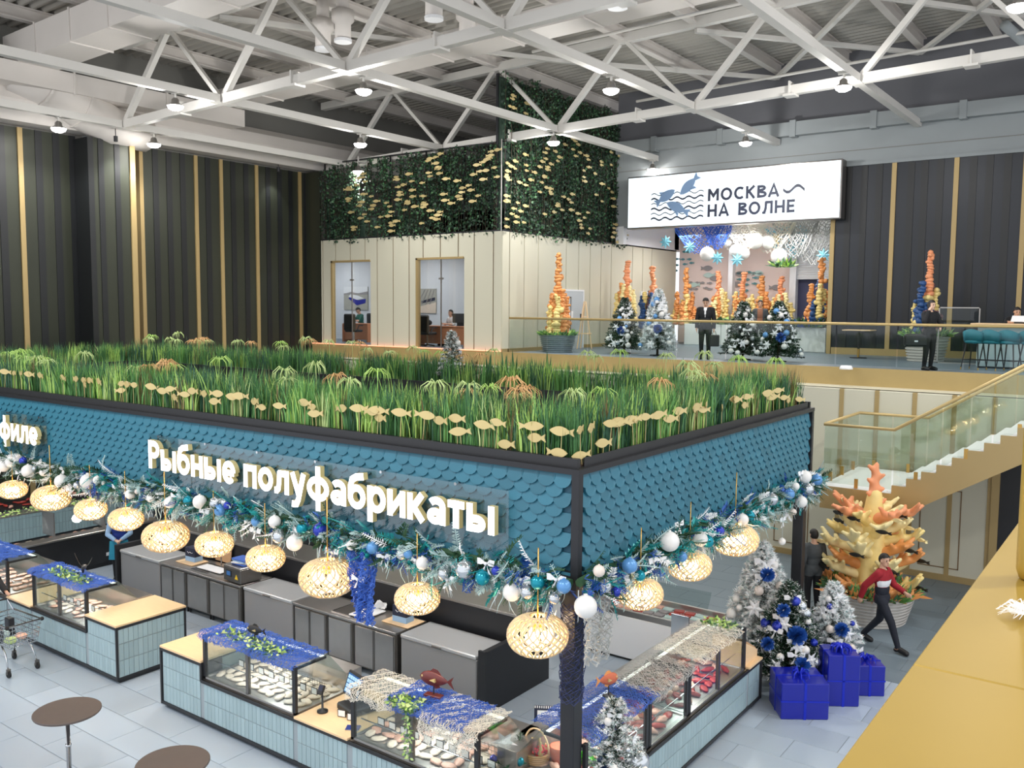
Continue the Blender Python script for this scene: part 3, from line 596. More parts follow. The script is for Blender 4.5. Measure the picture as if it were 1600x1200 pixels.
MB().add([(LX0, 0, LZ-.42), (LX1, 0, LZ-.42), (LX1, D, LZ-.42), (LX0, D, LZ-.42)], [(3, 2, 1, 0)]).add([(LX1, 0, LZ-.42), (LX1+NS*run, 0, ZM-.55), (LX1+NS*run, D, ZM-.55), (LX1, D, LZ-.42)], [(3, 2, 1, 0)]).build('soffit', 'gold_flat', st)
o = Vector((-5.9, 19.3, 0))
glass_rail('stair_railing', 'green-tinted stair railing with gold handrail on the near side of the stairs', [o+Vector((LX0, .02, LZ)), o+Vector((LX1, .02, LZ)), o+Vector((LX1+NS*run, .02, ZM))], 0, 1.3, .95)
glass_rail('stair_railing', 'green-tinted stair railing with gold handrail along the wall side of the stairs', [o+Vector((LX0, .1, LZ)), o+Vector((LX0, D-.06, LZ)), o+Vector((LX1+.1, D-.06, LZ)), o+Vector((LX1+NS*run, D-.06, ZM))], 0, 1.3, .95)
# ---- the photographer's own parapet at the bottom right
pp = thing('parapet', 'broad gold parapet coping at the bottom right corner', 'parapet', (0, 0, 0)); xl_ = uz(1305, 1200, 4.75).x
for a, b in ((.2, 3.86), (3.87, 9.5)): MB().box((xl_, a, 4.7), (1.2, b, 4.75), bev=.006).build('coping', 'gold_parapet', pp)
MB().box((xl_+.05, .2, 4.0), (1.1, 9.5, 4.7)).build('parapet_wall', 'cream', pp)
c = uz(1606, 905, 4.75)
t = thing('gold_column', 'round gold column standing on the parapet at the right edge', 'column', (c.x+.03, c.y, 4.75))
MB().lathe([(.05, 0), (.075, .01), (.09, .06), (.09, 1.15), (.08, 1.2), (.0, 1.2)], 24).build('column_shaft', 'gold_parapet', t, True)
c = uz(1597, 958, 4.78)
g = MB()
for k in range(60):
    an = random.uniform(PI*.5, PI*1.6); l = random.uniform(.06, .14); g.tube([(0, 0, 0), (math.cos(an)*l*.6, math.sin(an)*l*.6, random.uniform(.0, .05)), (math.cos(an)*l, math.sin(an)*l, random.uniform(-.02, .04))], [.004, .003, .001], 3)
tag(g.build('feather_tuft', 'snow', None, False, (c.x+.02, c.y, c.z)), 'white feathery tuft lying on the gold parapet at the column foot', 'decoration')

# ============================================================= KIOSK CANOPY
KX0, KX1, KY0, KY1 = -25.0, -5.0, 8.0, 15.6; Z0, Z1 = 3.32, 4.43
ky = thing('kiosk_canopy', 'blue scale-clad kiosk canopy on black posts with a planter roof', 'kiosk', ((KX0+KX1)/2, (KY0+KY1)/2, 0)); cx, cy = (KX0+KX1)/2, (KY0+KY1)/2
LXx, LYy = (KX1-KX0)/2, (KY1-KY0)/2
for sx_, sy_ in ((1, -1), (1, 1), (-1, -1), (-1, 1)):
    px = sx_*(LXx-.1); py = sy_*(LYy-.1); MB().box((px-.09, py-.09, 0), (px+.09, py+.09, Z0+.05), bev=.008).build('post', 'trim_black', ky)
    qx = sx_*(LXx-.0); qy = sy_*(LYy-.0); MB().box((qx-.045, qy-.045, Z0-.02), (qx+.045, qy+.045, Z1)).build('corner_trim', 'trim_black', ky)
MB().box((-LXx+.1, -LYy+.1, Z0+.55), (LXx-.1, LYy-.1, Z0+.62)).build('dark_ceiling', 'dark_roof', ky)
PW = 1.05
for a, b, nm in (((-LXx-.05, -LYy-.05), (LXx+.05, -LYy+.1), 0), ((-LXx-.05, LYy-.1), (LXx+.05, LYy+.05), 0), ((-LXx-.05, -LYy+.1), (-LXx+.1, LYy-.1), 0), ((LXx-.1, -LYy+.1), (LXx+.05, LYy-.1), 0)):
    MB().box((a[0], a[1], Z1), (b[0], b[1], Z1+.06)).build('top_trim', 'trim_black', ky)
    ins = .07; MB().box((a[0]+ins, a[1]+ins, Z1+.06), (b[0]-ins*(1 if b[0] > 0 else .2), b[1]-ins*.2, Z1+.16)).build('planter_rim', 'black', ky)
for a, b in (((-LXx+PW, -LYy+PW-.05), (LXx-PW, -LYy+PW)), ((-LXx+PW, LYy-PW), (LXx-PW, LYy-PW+.05)), ((-LXx+PW-.05, -LYy+PW), (-LXx+PW, LYy-PW)), ((LXx-PW, -LYy+PW), (LXx-PW+.05, LYy-PW))): MB().box((a[0], a[1], Z0+.62), (b[0], b[1], Z1+.14)).build('planter_inner_board', 'black', ky)
so = MB()
for a, b in (((-LXx, -LYy), (LXx, -LYy+PW)), ((-LXx, LYy-PW), (LXx, LYy)), ((-LXx, -LYy+PW), (-LXx+PW, LYy-PW)), ((LXx-PW, -LYy+PW), (LXx, LYy-PW))): so.box((a[0]+.08, a[1]+.08, Z1-.1), (b[0]-.05, b[1]-.05, Z1+.08))
so.build('soil', 'soil', ky)
# a few pale battens and wires lying across the open roof
for k in range(6): MB().bar((-8+k*3.1, -1.5, Z0+.75), (-7.6+k*3.1+random.uniform(-.5, .5), 2.4, Z0+.78), .07, .05).build('roof_batten', 'trim_black', ky)
# scales: each one a curved proud plate
def scale_mesh():
    w, h, t = .118, .165, .018; pts = []
    for i in range(9): a = PI+PI*i/8; pts.append((w*math.cos(a)*.98, h*.62*math.sin(a)))
    pts += [(w*.98, .06), (-w*.98, .06)]; k = len(pts)
    vs = [(x, -t-.026*(1-(z+.11)/.17) if z < .05 else -.004, z) for x, z in pts]+[(x, 0, z) for x, z in pts]
    fs = [tuple(range(k))]+[(j, i, k+i, k+j) for i, j in [(i, (i+1) % k) for i in range(k)]]
    m = MB(); m.add(vs, fs); return m
sm = scale_mesh().mesh('scale', 'scale_blue'); 
for q in sm.polygons: q.use_smooth = False
def fascia(name, O, ax, L, near_end, rot):
    """O = local start, ax=(dx,dy), near_end: u of the end closest to the camera"""
    f = MB(); a = Vector(O); b = a+Vector(ax)*L; nrm = Vector((ax[1], -ax[0], 0))
    p = a-nrm*.02; q = b-nrm*.14
    f.box((p.x, p.y, Z0), (q.x, q.y, Z1)); par = f.build(name, 'fascia_blue', ky)
    MB().box(tuple(a-nrm*.1+Vector((0, 0, Z0-.03))), tuple(b+nrm*.02+Vector((0, 0, Z0)))).build('bottom_trim', 'trim_black', par)
    slots = []; dz = .108; du = .212; rows = 11
    for r in range(rows):
        z = Z1-.06-r*dz; u = .1+(du/2 if r % 2 else 0)
        while u < L-.08: slots.append((abs(u-near_end), u, z, r)); u += du
    slots.sort(key=lambda s: (s[0])); rest = MB()
    for i, (d, u, z, r) in enumerate(slots):
        c = a+Vector(ax)*u+nrm*(-.015+.0006*r)
        if i < 298: o = link(sm, 'scale', par, (c.x, c.y, z), rot)
        else:
            R = Matrix.Rotation(rot, 3, 'Z'); rest.add([R @ v.co+Vector((c.x, c.y, z)) for v in sm.vertices], [tuple(q.vertices) for q in sm.polygons])
    rest.build('scale_field', 'scale_blue', par, kind='stuff'); return par
fascia('front_fascia', (-LXx, -LYy, 0), (1, 0, 0), 2*LXx-.05, 2*LXx, 0)
fascia('side_fascia', (LXx, -LYy+.05, 0), (0, 1, 0), 2*LYy-.1, 0, PI/2)
for nm, p, q in (('rear_fascia', (-LXx, LYy-.1, Z0), (LXx-.1, LYy, Z1)), ('far_fascia', (-LXx, -LYy+.1, Z0), (-LXx+.1, LYy-.1, Z1))): MB().box(p, q).build(nm, 'fascia_blue', ky)
# ---- lettering in front of the fascia
YT = KY0-.16
p0 = uy(236, 736, YT); p1 = uy(775, 829, YT)
def lettering2(text, label, x0, x1, zb, size):
    t = thing('shop_lettering', label, 'sign', (x0, YT, zb)); w = x1-x0
    word(text, 0, w, 0, size, .075, .29, .12, .4, t, ['letter_face', 'letter_side'], -.035)
    MB().box((-.15, .07, -.22), (w+.12, .078, size*1.55)).build('clear_backing', 'glass_clear', t)
    for k in range(max(2, int(w/1.2)+1)): MB().tube([(.1+k*1.2, .07, size*1.5), (.1+k*1.2, .16, size*1.5)], .02, 8).build('standoff', 'chrome', t)
lettering2('Рыбные полуфабрикаты', 'glowing white letters reading Рыбные полуфабрикаты on the blue fascia', p0.x, p1.x, (p0.z+p1.z)/2, .325)
q0 = uy(-28, 686, YT); q1 = uy(62, 691, YT); lettering2('филе', 'glowing white word филе at the left end of the blue fascia', uy(2, 680, YT).x, q1.x, (p0.z+p1.z)/2, .325)
# ============================================================= REEDS ON THE KIOSK ROOF
RNG = np.random.default_rng(11)
def blades(name, x0, x1, y0, y1, n, hmin, hmax, label, w=.014):
    cl = max(8, n//26); cxs = RNG.uniform(x0, x1, cl); cys = RNG.uniform(y0, y1, cl); cm = RNG.choice(6, cl, p=[.33, .27, .16, .17, .05, .02]); ch = RNG.uniform(.72, 1.05, cl)
    k = RNG.integers(0, cl, n); bx = np.clip(cxs[k]+RNG.normal(0, .09, n), x0, x1); by = np.clip(cys[k]+RNG.normal(0, .09, n), y0, y1)
    h = RNG.uniform(hmin, hmax, n)*ch[k]; an = RNG.uniform(0, 2*PI, n); lean = np.abs(RNG.normal(0, .16, n))*h; ww = RNG.uniform(.6, 1.5, n)*w
    fa = RNG.uniform(0, PI, n); V = np.zeros((n, 7, 3)); z0 = Z1+.05
    for i, (t, wt) in enumerate(((0, .8), (.4, 1), (.75, .7))):
        for s in (0, 1):
            sg_ = (s*2-1)*ww*wt*.5; V[:, 2*i+s, 0] = bx+np.cos(an)*lean*t**2+np.cos(fa)*sg_; V[:, 2*i+s, 1] = by+np.sin(an)*lean*t**2+np.sin(fa)*sg_; V[:, 2*i+s, 2] = z0+h*t
    V[:, 6, 0] = bx+np.cos(an)*lean; V[:, 6, 1] = by+np.sin(an)*lean; V[:, 6, 2] = z0+h
    b = (np.arange(n)*7)[:, None]; F = np.concatenate([b+np.array([[0, 1, 3, 2]]), b+np.array([[2, 3, 5, 4]]), b+np.array([[4, 5, 6, 6]])], 1).reshape(-1, 4)
    T = np.concatenate([F[:, [0, 1, 2]], F[:, [0, 2, 3]]]); ok = T[:, 1] != T[:, 2]; mi = np.repeat(cm[k], 3); mi = np.concatenate([mi, mi])
    T2 = T; good = (T2[:, 0] != T2[:, 2]) & (T2[:, 1] != T2[:, 2]); T2 = T2[good]; mi = mi[good]
    me = np_mesh(name, V, T2, ['reed1', 'reed2', 'reed3', 'reed4', 'reed5', 'pale_green'], mi)
    return tag(link(me, name), label, 'plants', None, 'stuff')
blades('reed_grass', -19.5, -5.12, 8.12, 8.95, 15000, .5, .82, 'tall green reeds planted along the front edge of the kiosk roof')
blades('reed_grass', -25, -19.5, 8.12, 8.95, 2600, .45, .72, 'green reeds at the far left front of the kiosk roof')
blades('reed_grass', -5.95, -5.12, 8.95, 15.5, 7200, .5, .82, 'tall green reeds planted along the right-hand edge of the kiosk roof')
blades('reed_grass', -24.9, -5.95, 14.65, 15.5, 11000, .42, .72, 'green reeds planted along the rear edge of the kiosk roof')
blades('reed_grass', -24.9, -24.1, 8.95, 14.65, 3000, .45, .7, 'green reeds along the short left edge of the kiosk roof')
# papyrus umbels and snake plants standing among the reeds
def umbel(seed, m):
    r = random.Random(seed); b = MB(); h = .82
    b.tube([(0, 0, 0), (.02, .01, h*.6), (.04, 0, h)], .006, 4)
    for k in range(16):
        a = 2*PI*k/16+r.uniform(-.2, .2); l = r.uniform(.11, .19); u = r.uniform(.01, .07)
        c, s_ = math.cos(a), math.sin(a); p = [(.04, 0, h), (.04+c*l*.5, s_*l*.5, h+u), (.04+c*l, s_*l, h+u*.4-.05), (.04+c*l*1.1, s_*l*1.1, h-.12)]
        b.tube(p, [.006, .008, .006, .001], 3)
    return b.mesh('papyrus', m)
um = [umbel(1, 'pale_green'), umbel(2, 'reed3'), umbel(3, 'wicker')]
def strip_pts(n, far=False):
    out = []
    for k in range(n):
        q = random.random()
        if far: out.append((random.uniform(-24.5, -6.2), random.uniform(14.75, 15.4)))
        elif q < .7: out.append((random.uniform(-21, -5.4), random.uniform(8.3, 8.9)))
        else: out.append((random.uniform(-5.85, -5.4), random.uniform(9, 15.3)))
    return out
for i, (x, y) in enumerate(strip_pts(44)+strip_pts(34, True)):
    o = link(um[random.choice([0, 0, 1, 2])], 'papyrus', None, (x, y, Z1+.06), random.uniform(0, 6)); o.scale = (1, 1, random.uniform(.75, 1.08))
    q = to_px(o.location)[0]; c_ = {um[0]: 'pale green', um[1]: 'bright green', um[2]: 'withered tan'}[o.data]
    tag(o, c_+' papyrus head in the %s' % ('rear reeds behind '+anchor(q) if y > 14.6 else ('right-hand reeds, '+anchor_r(q) if x > -6 and y > 9 else 'front reeds above '+anchor(q))), 'plant', 'papyrus heads on the kiosk roof')
def sword():
    b = MB()
    for k in range(5):
        a = k*1.3; c, s_ = math.cos(a), math.sin(a); h = .6+.12*(k % 3); w = .045
        b.add([(c*.03-s_*w*.5, s_*.03+c*w*.5, 0), (c*.03+s_*w*.5, s_*.03-c*w*.5, 0), (c*.05+s_*w, s_*.05-c*w, h*.45), (c*.05-s_*w, s_*.05+c*w, h*.45), (c*.1, s_*.1, h)], [(0, 1, 2, 3), (3, 2, 4)])
    return b.mesh('snake_plant', 'leafB')
sw_ = sword()
for i, (x, y) in enumerate(strip_pts(16)+strip_pts(12, True)):
    o = link(sw_, 'snake_plant', None, (x, y, Z1+.06), random.uniform(0, 6)); q = to_px(o.location)[0]; tag(o, 'broad-leaved snake plant in the %s' % ('rear reeds behind '+anchor(q) if y > 14.6 else ('right-hand reeds, '+anchor_r(q) if x > -6 and y > 9 else 'front reeds above '+anchor(q))), 'plant', 'snake plants on the kiosk roof')
# gold fish on thin rods
def fish3d(L, h, t, mname, m, rod=0, n=9):
    b = MB(); up = fish_poly(L, h, n); k = len(up)
    b.prism(up, t, (0, 0, 0)) 
    if rod: b.tube([(0, 0, -h*.4), (0, 0, -h*.4-rod)], .004, 4)
    return b.mesh(mname, m)
gf = [fish3d(.30, .105, .012, 'gold_fish', 'gold_fish', .42), fish3d(.24, .09, .012, 'gold_fish', 'gold_fish', .4)]
FP = [(8, 572, 0), (32, 576, 1), (22, 583, 1), (45, 567, 0), (62, 569, 0), (98, 586, 0), (130, 583, 1), (118, 590, 0), (140, 590, 0), (154, 585, 0), (132, 600, 0), (190, 589, 1), (197, 600, 0), (188, 610, 1), (208, 588, 1), (237, 589, 0), (255, 611, 0), (273, 621, 0), (287, 616, 1), (267, 600, 1), (301, 598, 0), (318, 615, 0), (336, 627, 0), (338, 608, 0), (364, 620, 0), (375, 603, 0), (398, 627, 0), (408, 636, 1), (437, 634, 1), (476, 613, 0), (487, 636, 1), (493, 646, 0), (533, 638, 0), (561, 622, 0), (592, 629, 0), (580, 643, 0), (594, 653, 0), (627, 640, 0), (664, 642, 0), (714, 646, 0), (688, 657, 0), (719, 674, 0), (757, 664, 0), (778, 658, 1), (830, 662, 0), (838, 684, 0), (791, 694, 0), (878, 674, 0), (907, 654, 1), (870, 707, 0), (908, 711, 1), (924, 668, 0), (943, 692, 0), (956, 648, 1), (966, 644, 0), (970, 658, 0), (988, 634, 0), (995, 655, 1), (1010, 643, 1), (1030, 648, 0), (1048, 654, 0), (1062, 642, 0), (1086, 639, 0), (1090, 628, 0), (1104, 631, 1), (1100, 640, 1), (1128, 637, 0), (1148, 609, 1), (1150, 624, 0), (1168, 614, 1), (1164, 633, 0), (1199, 615, 0), (1208, 620, 0), (1202, 606, 1), (1217, 606, 1), (1232, 626, 1), (1250, 624, 1), (1226, 621, 1)]
for i, (px, py, k) in enumerate(FP):
    p = uy(px, py, 8.06)
    face = random.uniform(-.35, .35)+(PI if random.random() < .25 else 0)
    if p.x > -5.2 or px > 905:
        p = ux(px, py, -5.06); face += PI/2+(PI if random.random() < .75 else 0)*0
        face = PI/2+random.uniform(-.5, .5)
    p.z = min(p.z, Z1+.46)
    if p.z < Z1+.14: p.z = Z1+.14
    o = link(gf[k], 'gold_fish', None, p, face+PI); o.rotation_euler.y = random.uniform(-.12, .12)
    hi = 'high' if p.z > Z1+.33 else 'low'
    tag(o, 'gold fish facing %s, %s in the reeds %s' % ('left' if math.cos(face+PI)*_r2.x+math.sin(face+PI)*_r2.y < 0 else 'right', hi, 'above '+anchor(px) if px < 905 else anchor_r(px)), 'fish ornament', 'gold fish among the roof reeds')

# ============================================================= HANGING VINES ABOVE THE OFFICE
def vines(name, label, o, ax, L, z0, ztop, n, thick, seed, nstr, fill=.5):
    r = np.random.default_rng(seed); ax = np.array(ax, float); no = np.array([ax[1], -ax[0], 0]); o = np.array(o, float)
    t = thing(name, label, 'vines', tuple(o))
    su = np.sort(r.uniform(0, L, nstr)); tops = np.array([ztop(u)-abs(r.normal(0, .22)) for u in su])
    m = MB()
    for u, tp in zip(su, tops):
        p = ax*u+no*r.uniform(.02, thick*.5); m.tube([tuple(p+[0, 0, z0]), tuple(p+[r.uniform(-.05, .05), 0, (z0+tp)/2]), tuple(p+[0, 0, tp])], .012, 3, False)
    m.build('vine_stems', 'stem', t, kind='stuff')
    k = r.integers(0, nstr, n); u = su[k]+r.normal(0, .08, n); z = z0-.12+(tops[k]-z0+.12)*r.uniform(0, 1, n)**.85
    c = ax*u[:, None]+no*(r.uniform(-.05, thick, n))[:, None]; c[:, 2] = z
    s = r.uniform(.05, .105, n); a = r.normal(size=(n, 3)); a[:, 2] -= .6; a /= np.linalg.norm(a, axis=1)[:, None]; q = np.cross(a, r.normal(size=(n, 3))); q /= np.linalg.norm(q, axis=1)[:, None]
    nn = np.cross(a, q); a = a*s[:, None]; q = q*(s*.55)[:, None]; lift = nn*(s*.2)[:, None]
    V = np.stack([c, c+a*.5+q+lift, c+a*1.1, c+a*.5-q+lift], 1); b = (np.arange(n)*4)[:, None]
    F = np.concatenate([b+np.array([[0, 1, 2]]), b+np.array([[0, 2, 3]])], 1).reshape(-1, 3); mi = np.repeat(r.choice(3, n, p=[.42, .2, .38]), 2)
    link(np_mesh('vine_leaves', V.reshape(-1, 3), F, ['leafA', 'leafB', 'leafC'], mi), 'vine_leaves', t, kind='stuff')
    return t
xo_ = uy(501, 300, YM).x
vines('hanging_vines', 'curtain of dark green hanging vines above the office windows', (xo_, YM+.08, 0), (1, 0, 0), XO-xo_-.05, ZO, lambda u: 11.5-.0*u, 9000, .14, 3, 120)
vines('hanging_vines', 'taller wall of dark green vines above the cream side of the office', (XO-.06, YM+.1, 0), (0, 1, 0), YR-YM+.6, ZO, lambda u: 13.75-.15*abs(math.sin(u*2)), 17000, .16, 4, 130)
nt = thing('vine_support', 'dark mesh frame that carries the taller wall of vines', 'frame', (XO-.25, YM+.1, ZO))
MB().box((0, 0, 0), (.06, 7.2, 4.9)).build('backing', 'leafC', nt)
for y in (0, 2.4, 4.8, 7.2): MB().box((-.08, y-.04, 0), (0, y+.04, 5.0)).build('mast', 'trim_black', nt)
ct = thing('vine_support', 'open frame of thin black masts behind the vines over the windows', 'frame', (xo_, YM+.2, ZO))
for k in range(6): MB().box((k*1.7-.02, 0, 0), (k*1.7+.02, .05, 2.9)).build('mast', 'trim_black', ct)
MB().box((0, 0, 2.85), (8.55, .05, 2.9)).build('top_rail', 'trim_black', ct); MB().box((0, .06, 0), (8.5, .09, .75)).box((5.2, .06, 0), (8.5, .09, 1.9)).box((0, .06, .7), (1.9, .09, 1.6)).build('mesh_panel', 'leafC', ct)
MB().tube([(XO-.02-xo_, -.24, 0), (XO-.02-xo_, -.24, 2.9)], .02, 6).build('corner_wire', 'steel', ct)
SC = [(560, 298, 15), (600, 336, 13), (640, 297, 14), (680, 262, 12), (757, 258, 13), (638, 318, 4), (676, 325, 12), (718, 300, 7), (740, 305, 3), (806, 270, 10), (800, 330, 13), (838, 262, 9), (868, 245, 9), (852, 288, 4), (870, 315, 10), (897, 310, 2), (927, 263, 9), (945, 305, 7), (910, 345, 9), (966, 370, 8), (906, 230, 6), (810, 168, 8), (962, 250, 5), (560, 345, 6)]
sf = [fish3d(.36, .11, .012, 'vine_fish', 'gold_fish'), fish3d(.28, .09, .012, 'vine_fish', 'gold_fish')]
for px, py, n in SC:
    front = px < 784; r = math.sqrt(n)*8
    for i in range(n):
        qx = px+random.uniform(-1, 1)*r*.75; qy = py+(i-(n-1)/2)/max(1, n)*r*1.75+random.uniform(-2, 2)
        if front: qx = min(qx, 778)
        else: qx = max(qx, 792)
        p = uy(qx, qy, YM-.1) if front else ux(qx, qy, XO+.14)
        if p.z < ZO+.05: p.z = ZO+.08
        o = link(sf[i % 2], 'gold_fish', None, p, (PI if front else PI/2*3)+random.uniform(-.15, .15)+(0 if random.random() < .8 else PI))
        tag(o, 'flat gold fish on the vines %s' % (('above the left window' if px < 600 else 'above the space between windows' if px < 655 else 'above the right window' if px < 725 else 'left of the vine corner') if front else ('just right of the vine corner' if px < 840 else 'in the middle of the tall side' if px < 900 else 'towards the entrance sign'))+(', upper rows' if py < 275 else ', lower rows' if py > 322 else ', middle rows'), 'fish ornament', 'gold fish on the vine %s' % ('front' if front else 'side'))

# ============================================================= PENDANT LAMPS
def pendant_meshes():
    b = MB(); R, H = .31, .2
    def pt(a, t):
        ph = t*PI*.86+PI*.07; return (R*math.sin(ph)**.8*math.cos(a), R*math.sin(ph)**.8*math.sin(a), H*math.cos(ph))
    for k in range(22):
        for sgn in (1, -1):
            a0 = 2*PI*k/22; b.tube([pt(a0+sgn*(.38*math.sin(t*PI*2)), t) for t in [i/12 for i in range(13)]], .0115, 4, False)
    for t in (0, 1): b.tube([pt(2*PI*i/20, t) for i in range(20)], .012, 5, close=True)
    sh_ = b.mesh('shade', 'rattan', True)
    bu = MB().ball((.1, 0, -.01), .068, 10, 6).mesh('bulb', 'bulb', True)
    h = MB().tube([(0, 0, .08), (0, 0, .9)], .008, 5)
    h.tube([(0, 0, .05), (0, 0, .14)], .05, 8)
    for k in range(3): a = 2*PI*k/3; h.tube([(0, 0, .08), (.1*math.cos(a), .1*math.sin(a), .04)], .012, 5)
    return sh_, bu, h.mesh('cord', 'brass', True)
PM = pendant_meshes()
PD = [((20, 765), 'f', .8, 'at the left edge of the picture'), ((80, 778), 'f', 1.03, 'second from the left'), ((142, 796), 'f', .82, 'third from the left'), ((197, 811), 'f', .86, 'in front of the kiosk worker'), ((259, 838), 'f', 1.1, 'above the leftmost chest freezer'), ((335, 850), 'f', .86, 'above the vacuum sealer'), ((415, 872), 'f', .84, 'right of the vacuum sealer'), ((512, 902), 'f', 1.16, 'half hidden by the blue net'), ((652, 935), 'f', .86, 'above the wooden cutting board and book'), ((840, 992), 'f', 1.05, 'large, left of the black corner post'), ((1000, 927), 's', .85, 'first along the right side behind the corner post'), ((1077, 883), 's', .9, 'in the middle of the right side'), ((1148, 843), 's', 1.05, 'farthest along the right side')]
for (px, py), k, s_, lb in PD:
    p = uy(px, py, 7.68) if k == 'f' else ux(px, py, -4.75)
    t = thing('pendant_lamp', 'glowing woven rattan pendant lamp '+lb, 'lamp', p, random.uniform(0, 2), 'rattan pendant lamps')
    o = link(PM[0], 'shade', t); o.scale = (s_,)*3; o = link(PM[2], 'cord', t); o.scale = (s_,)*3
    for j in range(3): o = link(PM[1], 'bulb', t, None, 2*PI*j/3); o.scale = (s_,)*3
    lamp('POINT', p+Vector((0, 0, -.04)), 26, WARM, .06)

# ============================================================= GARLAND
def sprig(n, L, droop, w, seed):
    """feathery twig: a stem with pairs of thin leaflets"""
    r = random.Random(seed); b = MB(); pts = [(0, 0, 0)]
    for i in range(1, 7): t = i/6; pts.append((L*t, 0, -droop*t*t))
    b.tube(pts, [.006]*6+[.002], 3)
    for i in range(n):
        t = (i+1)/(n+1); x = L*t; z = -droop*t*t; l = w*(1-t*.6)
        for s_ in (-1, 1):
            d = Vector((.55, s_*.8, r.uniform(-.3, .4))).normalized()*l; q = Vector((0, 0, l*.16)); p = Vector((x, 0, z))
            b.add([p, p+d*.5+q, p+d, p+d*.5-q], [(0, 1, 2), (0, 2, 3)])
    return b
SPRIGS = [sprig(14, .26, .05, .10, 1), sprig(12, .34, .14, .08, 2), sprig(16, .22, .02, .075, 3)]
def add_at(dst, src, loc, R, sc=1.0): dst.add([Vector(loc)+R @ (Vector(v)*sc) for v in src.v], src.f)
def randrot(dirv, roll): return Vector(dirv).to_track_quat('X', 'Z').to_matrix() @ Matrix.Rotation(roll, 3, 'X')
def garland(label, A, B, out, white0):
    A = Vector(A); B = Vector(B); L = (B-A).length; ax = (B-A)/L; out = Vector(out); t = thing('garland', label, 'garland', A); R_ = random
    parts = {k: MB() for k in ('needle', 'silver_green', 'tinsel_teal', 'snow', 'tinsel_silver', 'tinsel_blue')}
    parts['needle'].tube([ax*(L*i/30)+Vector((0, 0, .02*math.sin(i)))+out*.06 for i in range(31)], .05, 6)
    N_ = int(L*58)
    for i in range(N_):
        u = R_.random()*L; w = u/L
        white = white0(w)
        c = ax*u+out*R_.uniform(.03, .2)+Vector((0, 0, R_.uniform(-.2, .12)))
        d = (ax*R_.uniform(-1, 1)+out*R_.uniform(.1, 1)+Vector((0, 0, R_.uniform(-.9, .8)))).normalized()
        q = R_.random()
        if white: k = 'needle' if q < .5 else ('snow' if q < .72 else 'silver_green')
        else: k = 'needle' if q < .3 else ('silver_green' if q < .62 else ('tinsel_teal' if q < .84 else ('snow' if q < .92 else 'tinsel_blue')))
        add_at(parts[k], R_.choice(SPRIGS), c, randrot(d, R_.uniform(0, 6)), R_.uniform(.7, 1.15))
    for i in range(int(L*26)):          # hanging silver twigs
        u = R_.random()*L
        if white0(u/L) and R_.random() < .75: continue
        c = ax*u+out*R_.uniform(.05, .2)+Vector((0, 0, -.08)); h = R_.uniform(.15, .42); p = [c]
        for j in range(4): p.append(p[-1]+Vector((R_.uniform(-.05, .05), R_.uniform(-.05, .05), -h/4)))
        parts['tinsel_silver' if R_.random() < .7 else 'silver_green'].tube(p, [.007, .006, .006, .005, .002], 3, False)
    for i in range(int(L*4)):         # clouds of teal curls
        u = R_.random()*L
        if white0(u/L): continue
        c0 = ax*u+out*R_.uniform(.1, .2)+Vector((0, 0, R_.uniform(-.2, .02))); k = 'tinsel_teal' if R_.random() < .8 else 'tinsel_blue'
        for j in range(34):
            d = Vector((R_.gauss(0, 1), R_.gauss(0, 1), R_.gauss(0, 1))).normalized(); e = d.orthogonal()*.05
            parts[k].tube([c0+d*.02, c0+d*.08+e, c0+d*.15-e*.3, c0+d*.17+e*.6], .005, 3, False)
    nm = {'needle': 'green_sprays', 'silver_green': 'silver_sprays', 'tinsel_teal': 'teal_tinsel', 'snow': 'white_sprays', 'tinsel_silver': 'silver_twigs', 'tinsel_blue': 'blue_tinsel'}
    for k, m in parts.items():
        if m.v: m.build(nm[k], k, t, kind='stuff')
    return t, ax, L
ZG = Z0-.02
g1 = garland('teal and silver Christmas garland along the front lower edge of the blue fascia', (-20.5, 7.96, ZG), (-5.0, 7.96, ZG), (0, -1, 0), lambda w: w < .38)
g2 = garland('teal and silver Christmas garland along the right-hand lower edge of the blue fascia', (-4.96, 7.9, ZG), (-4.96, 15.6, ZG), (1, 0, 0), lambda w: False)
BALLS = {k: MB().ball((0, 0, 0), 1, 16, 10).lathe([(.16, .95), (.16, 1.12), (.0, 1.12)], 8) for k in ('ball_white', 'ball_pearl', 'ball_silver', 'ball_blue', 'ball_sky', 'ball_teal')}
BALLS = {k: v.mesh('bauble', k, True) for k, v in BALLS.items()}
BN = {'ball_white': 'white', 'ball_pearl': 'pearl pink', 'ball_silver': 'shiny silver', 'ball_blue': 'royal blue', 'ball_sky': 'sky blue', 'ball_teal': 'teal'}
def bauble(c, r, k, where, group):
    o = link(BALLS[k], 'bauble', None, c); o.scale = (r, r, r)
    return tag(o, '%s bauble %s' % (BN[k], where), 'bauble', '%s baubles %s' % (BN[k], group))
def bow_mesh():
    b = MB()
    for s_ in (-1, 1):
        b.add([(0, 0, 0), (s_*.07, -.03, .06), (s_*.13, -.01, .05), (s_*.12, -.02, -.02), (s_*.06, -.035, -.015)], [(0, 1, 2, 3, 4) if s_ < 0 else (0, 4, 3, 2, 1)])
        b.add([(0, 0, 0), (s_*.035, -.015, -.06), (s_*.08, -.01, -.13), (s_*.035, -.012, -.12)], [(0, 1, 2, 3)])
    b.ball((0, -.02, 0), .022, 8, 5); return b.mesh('bow', 'white')
BOW = bow_mesh()
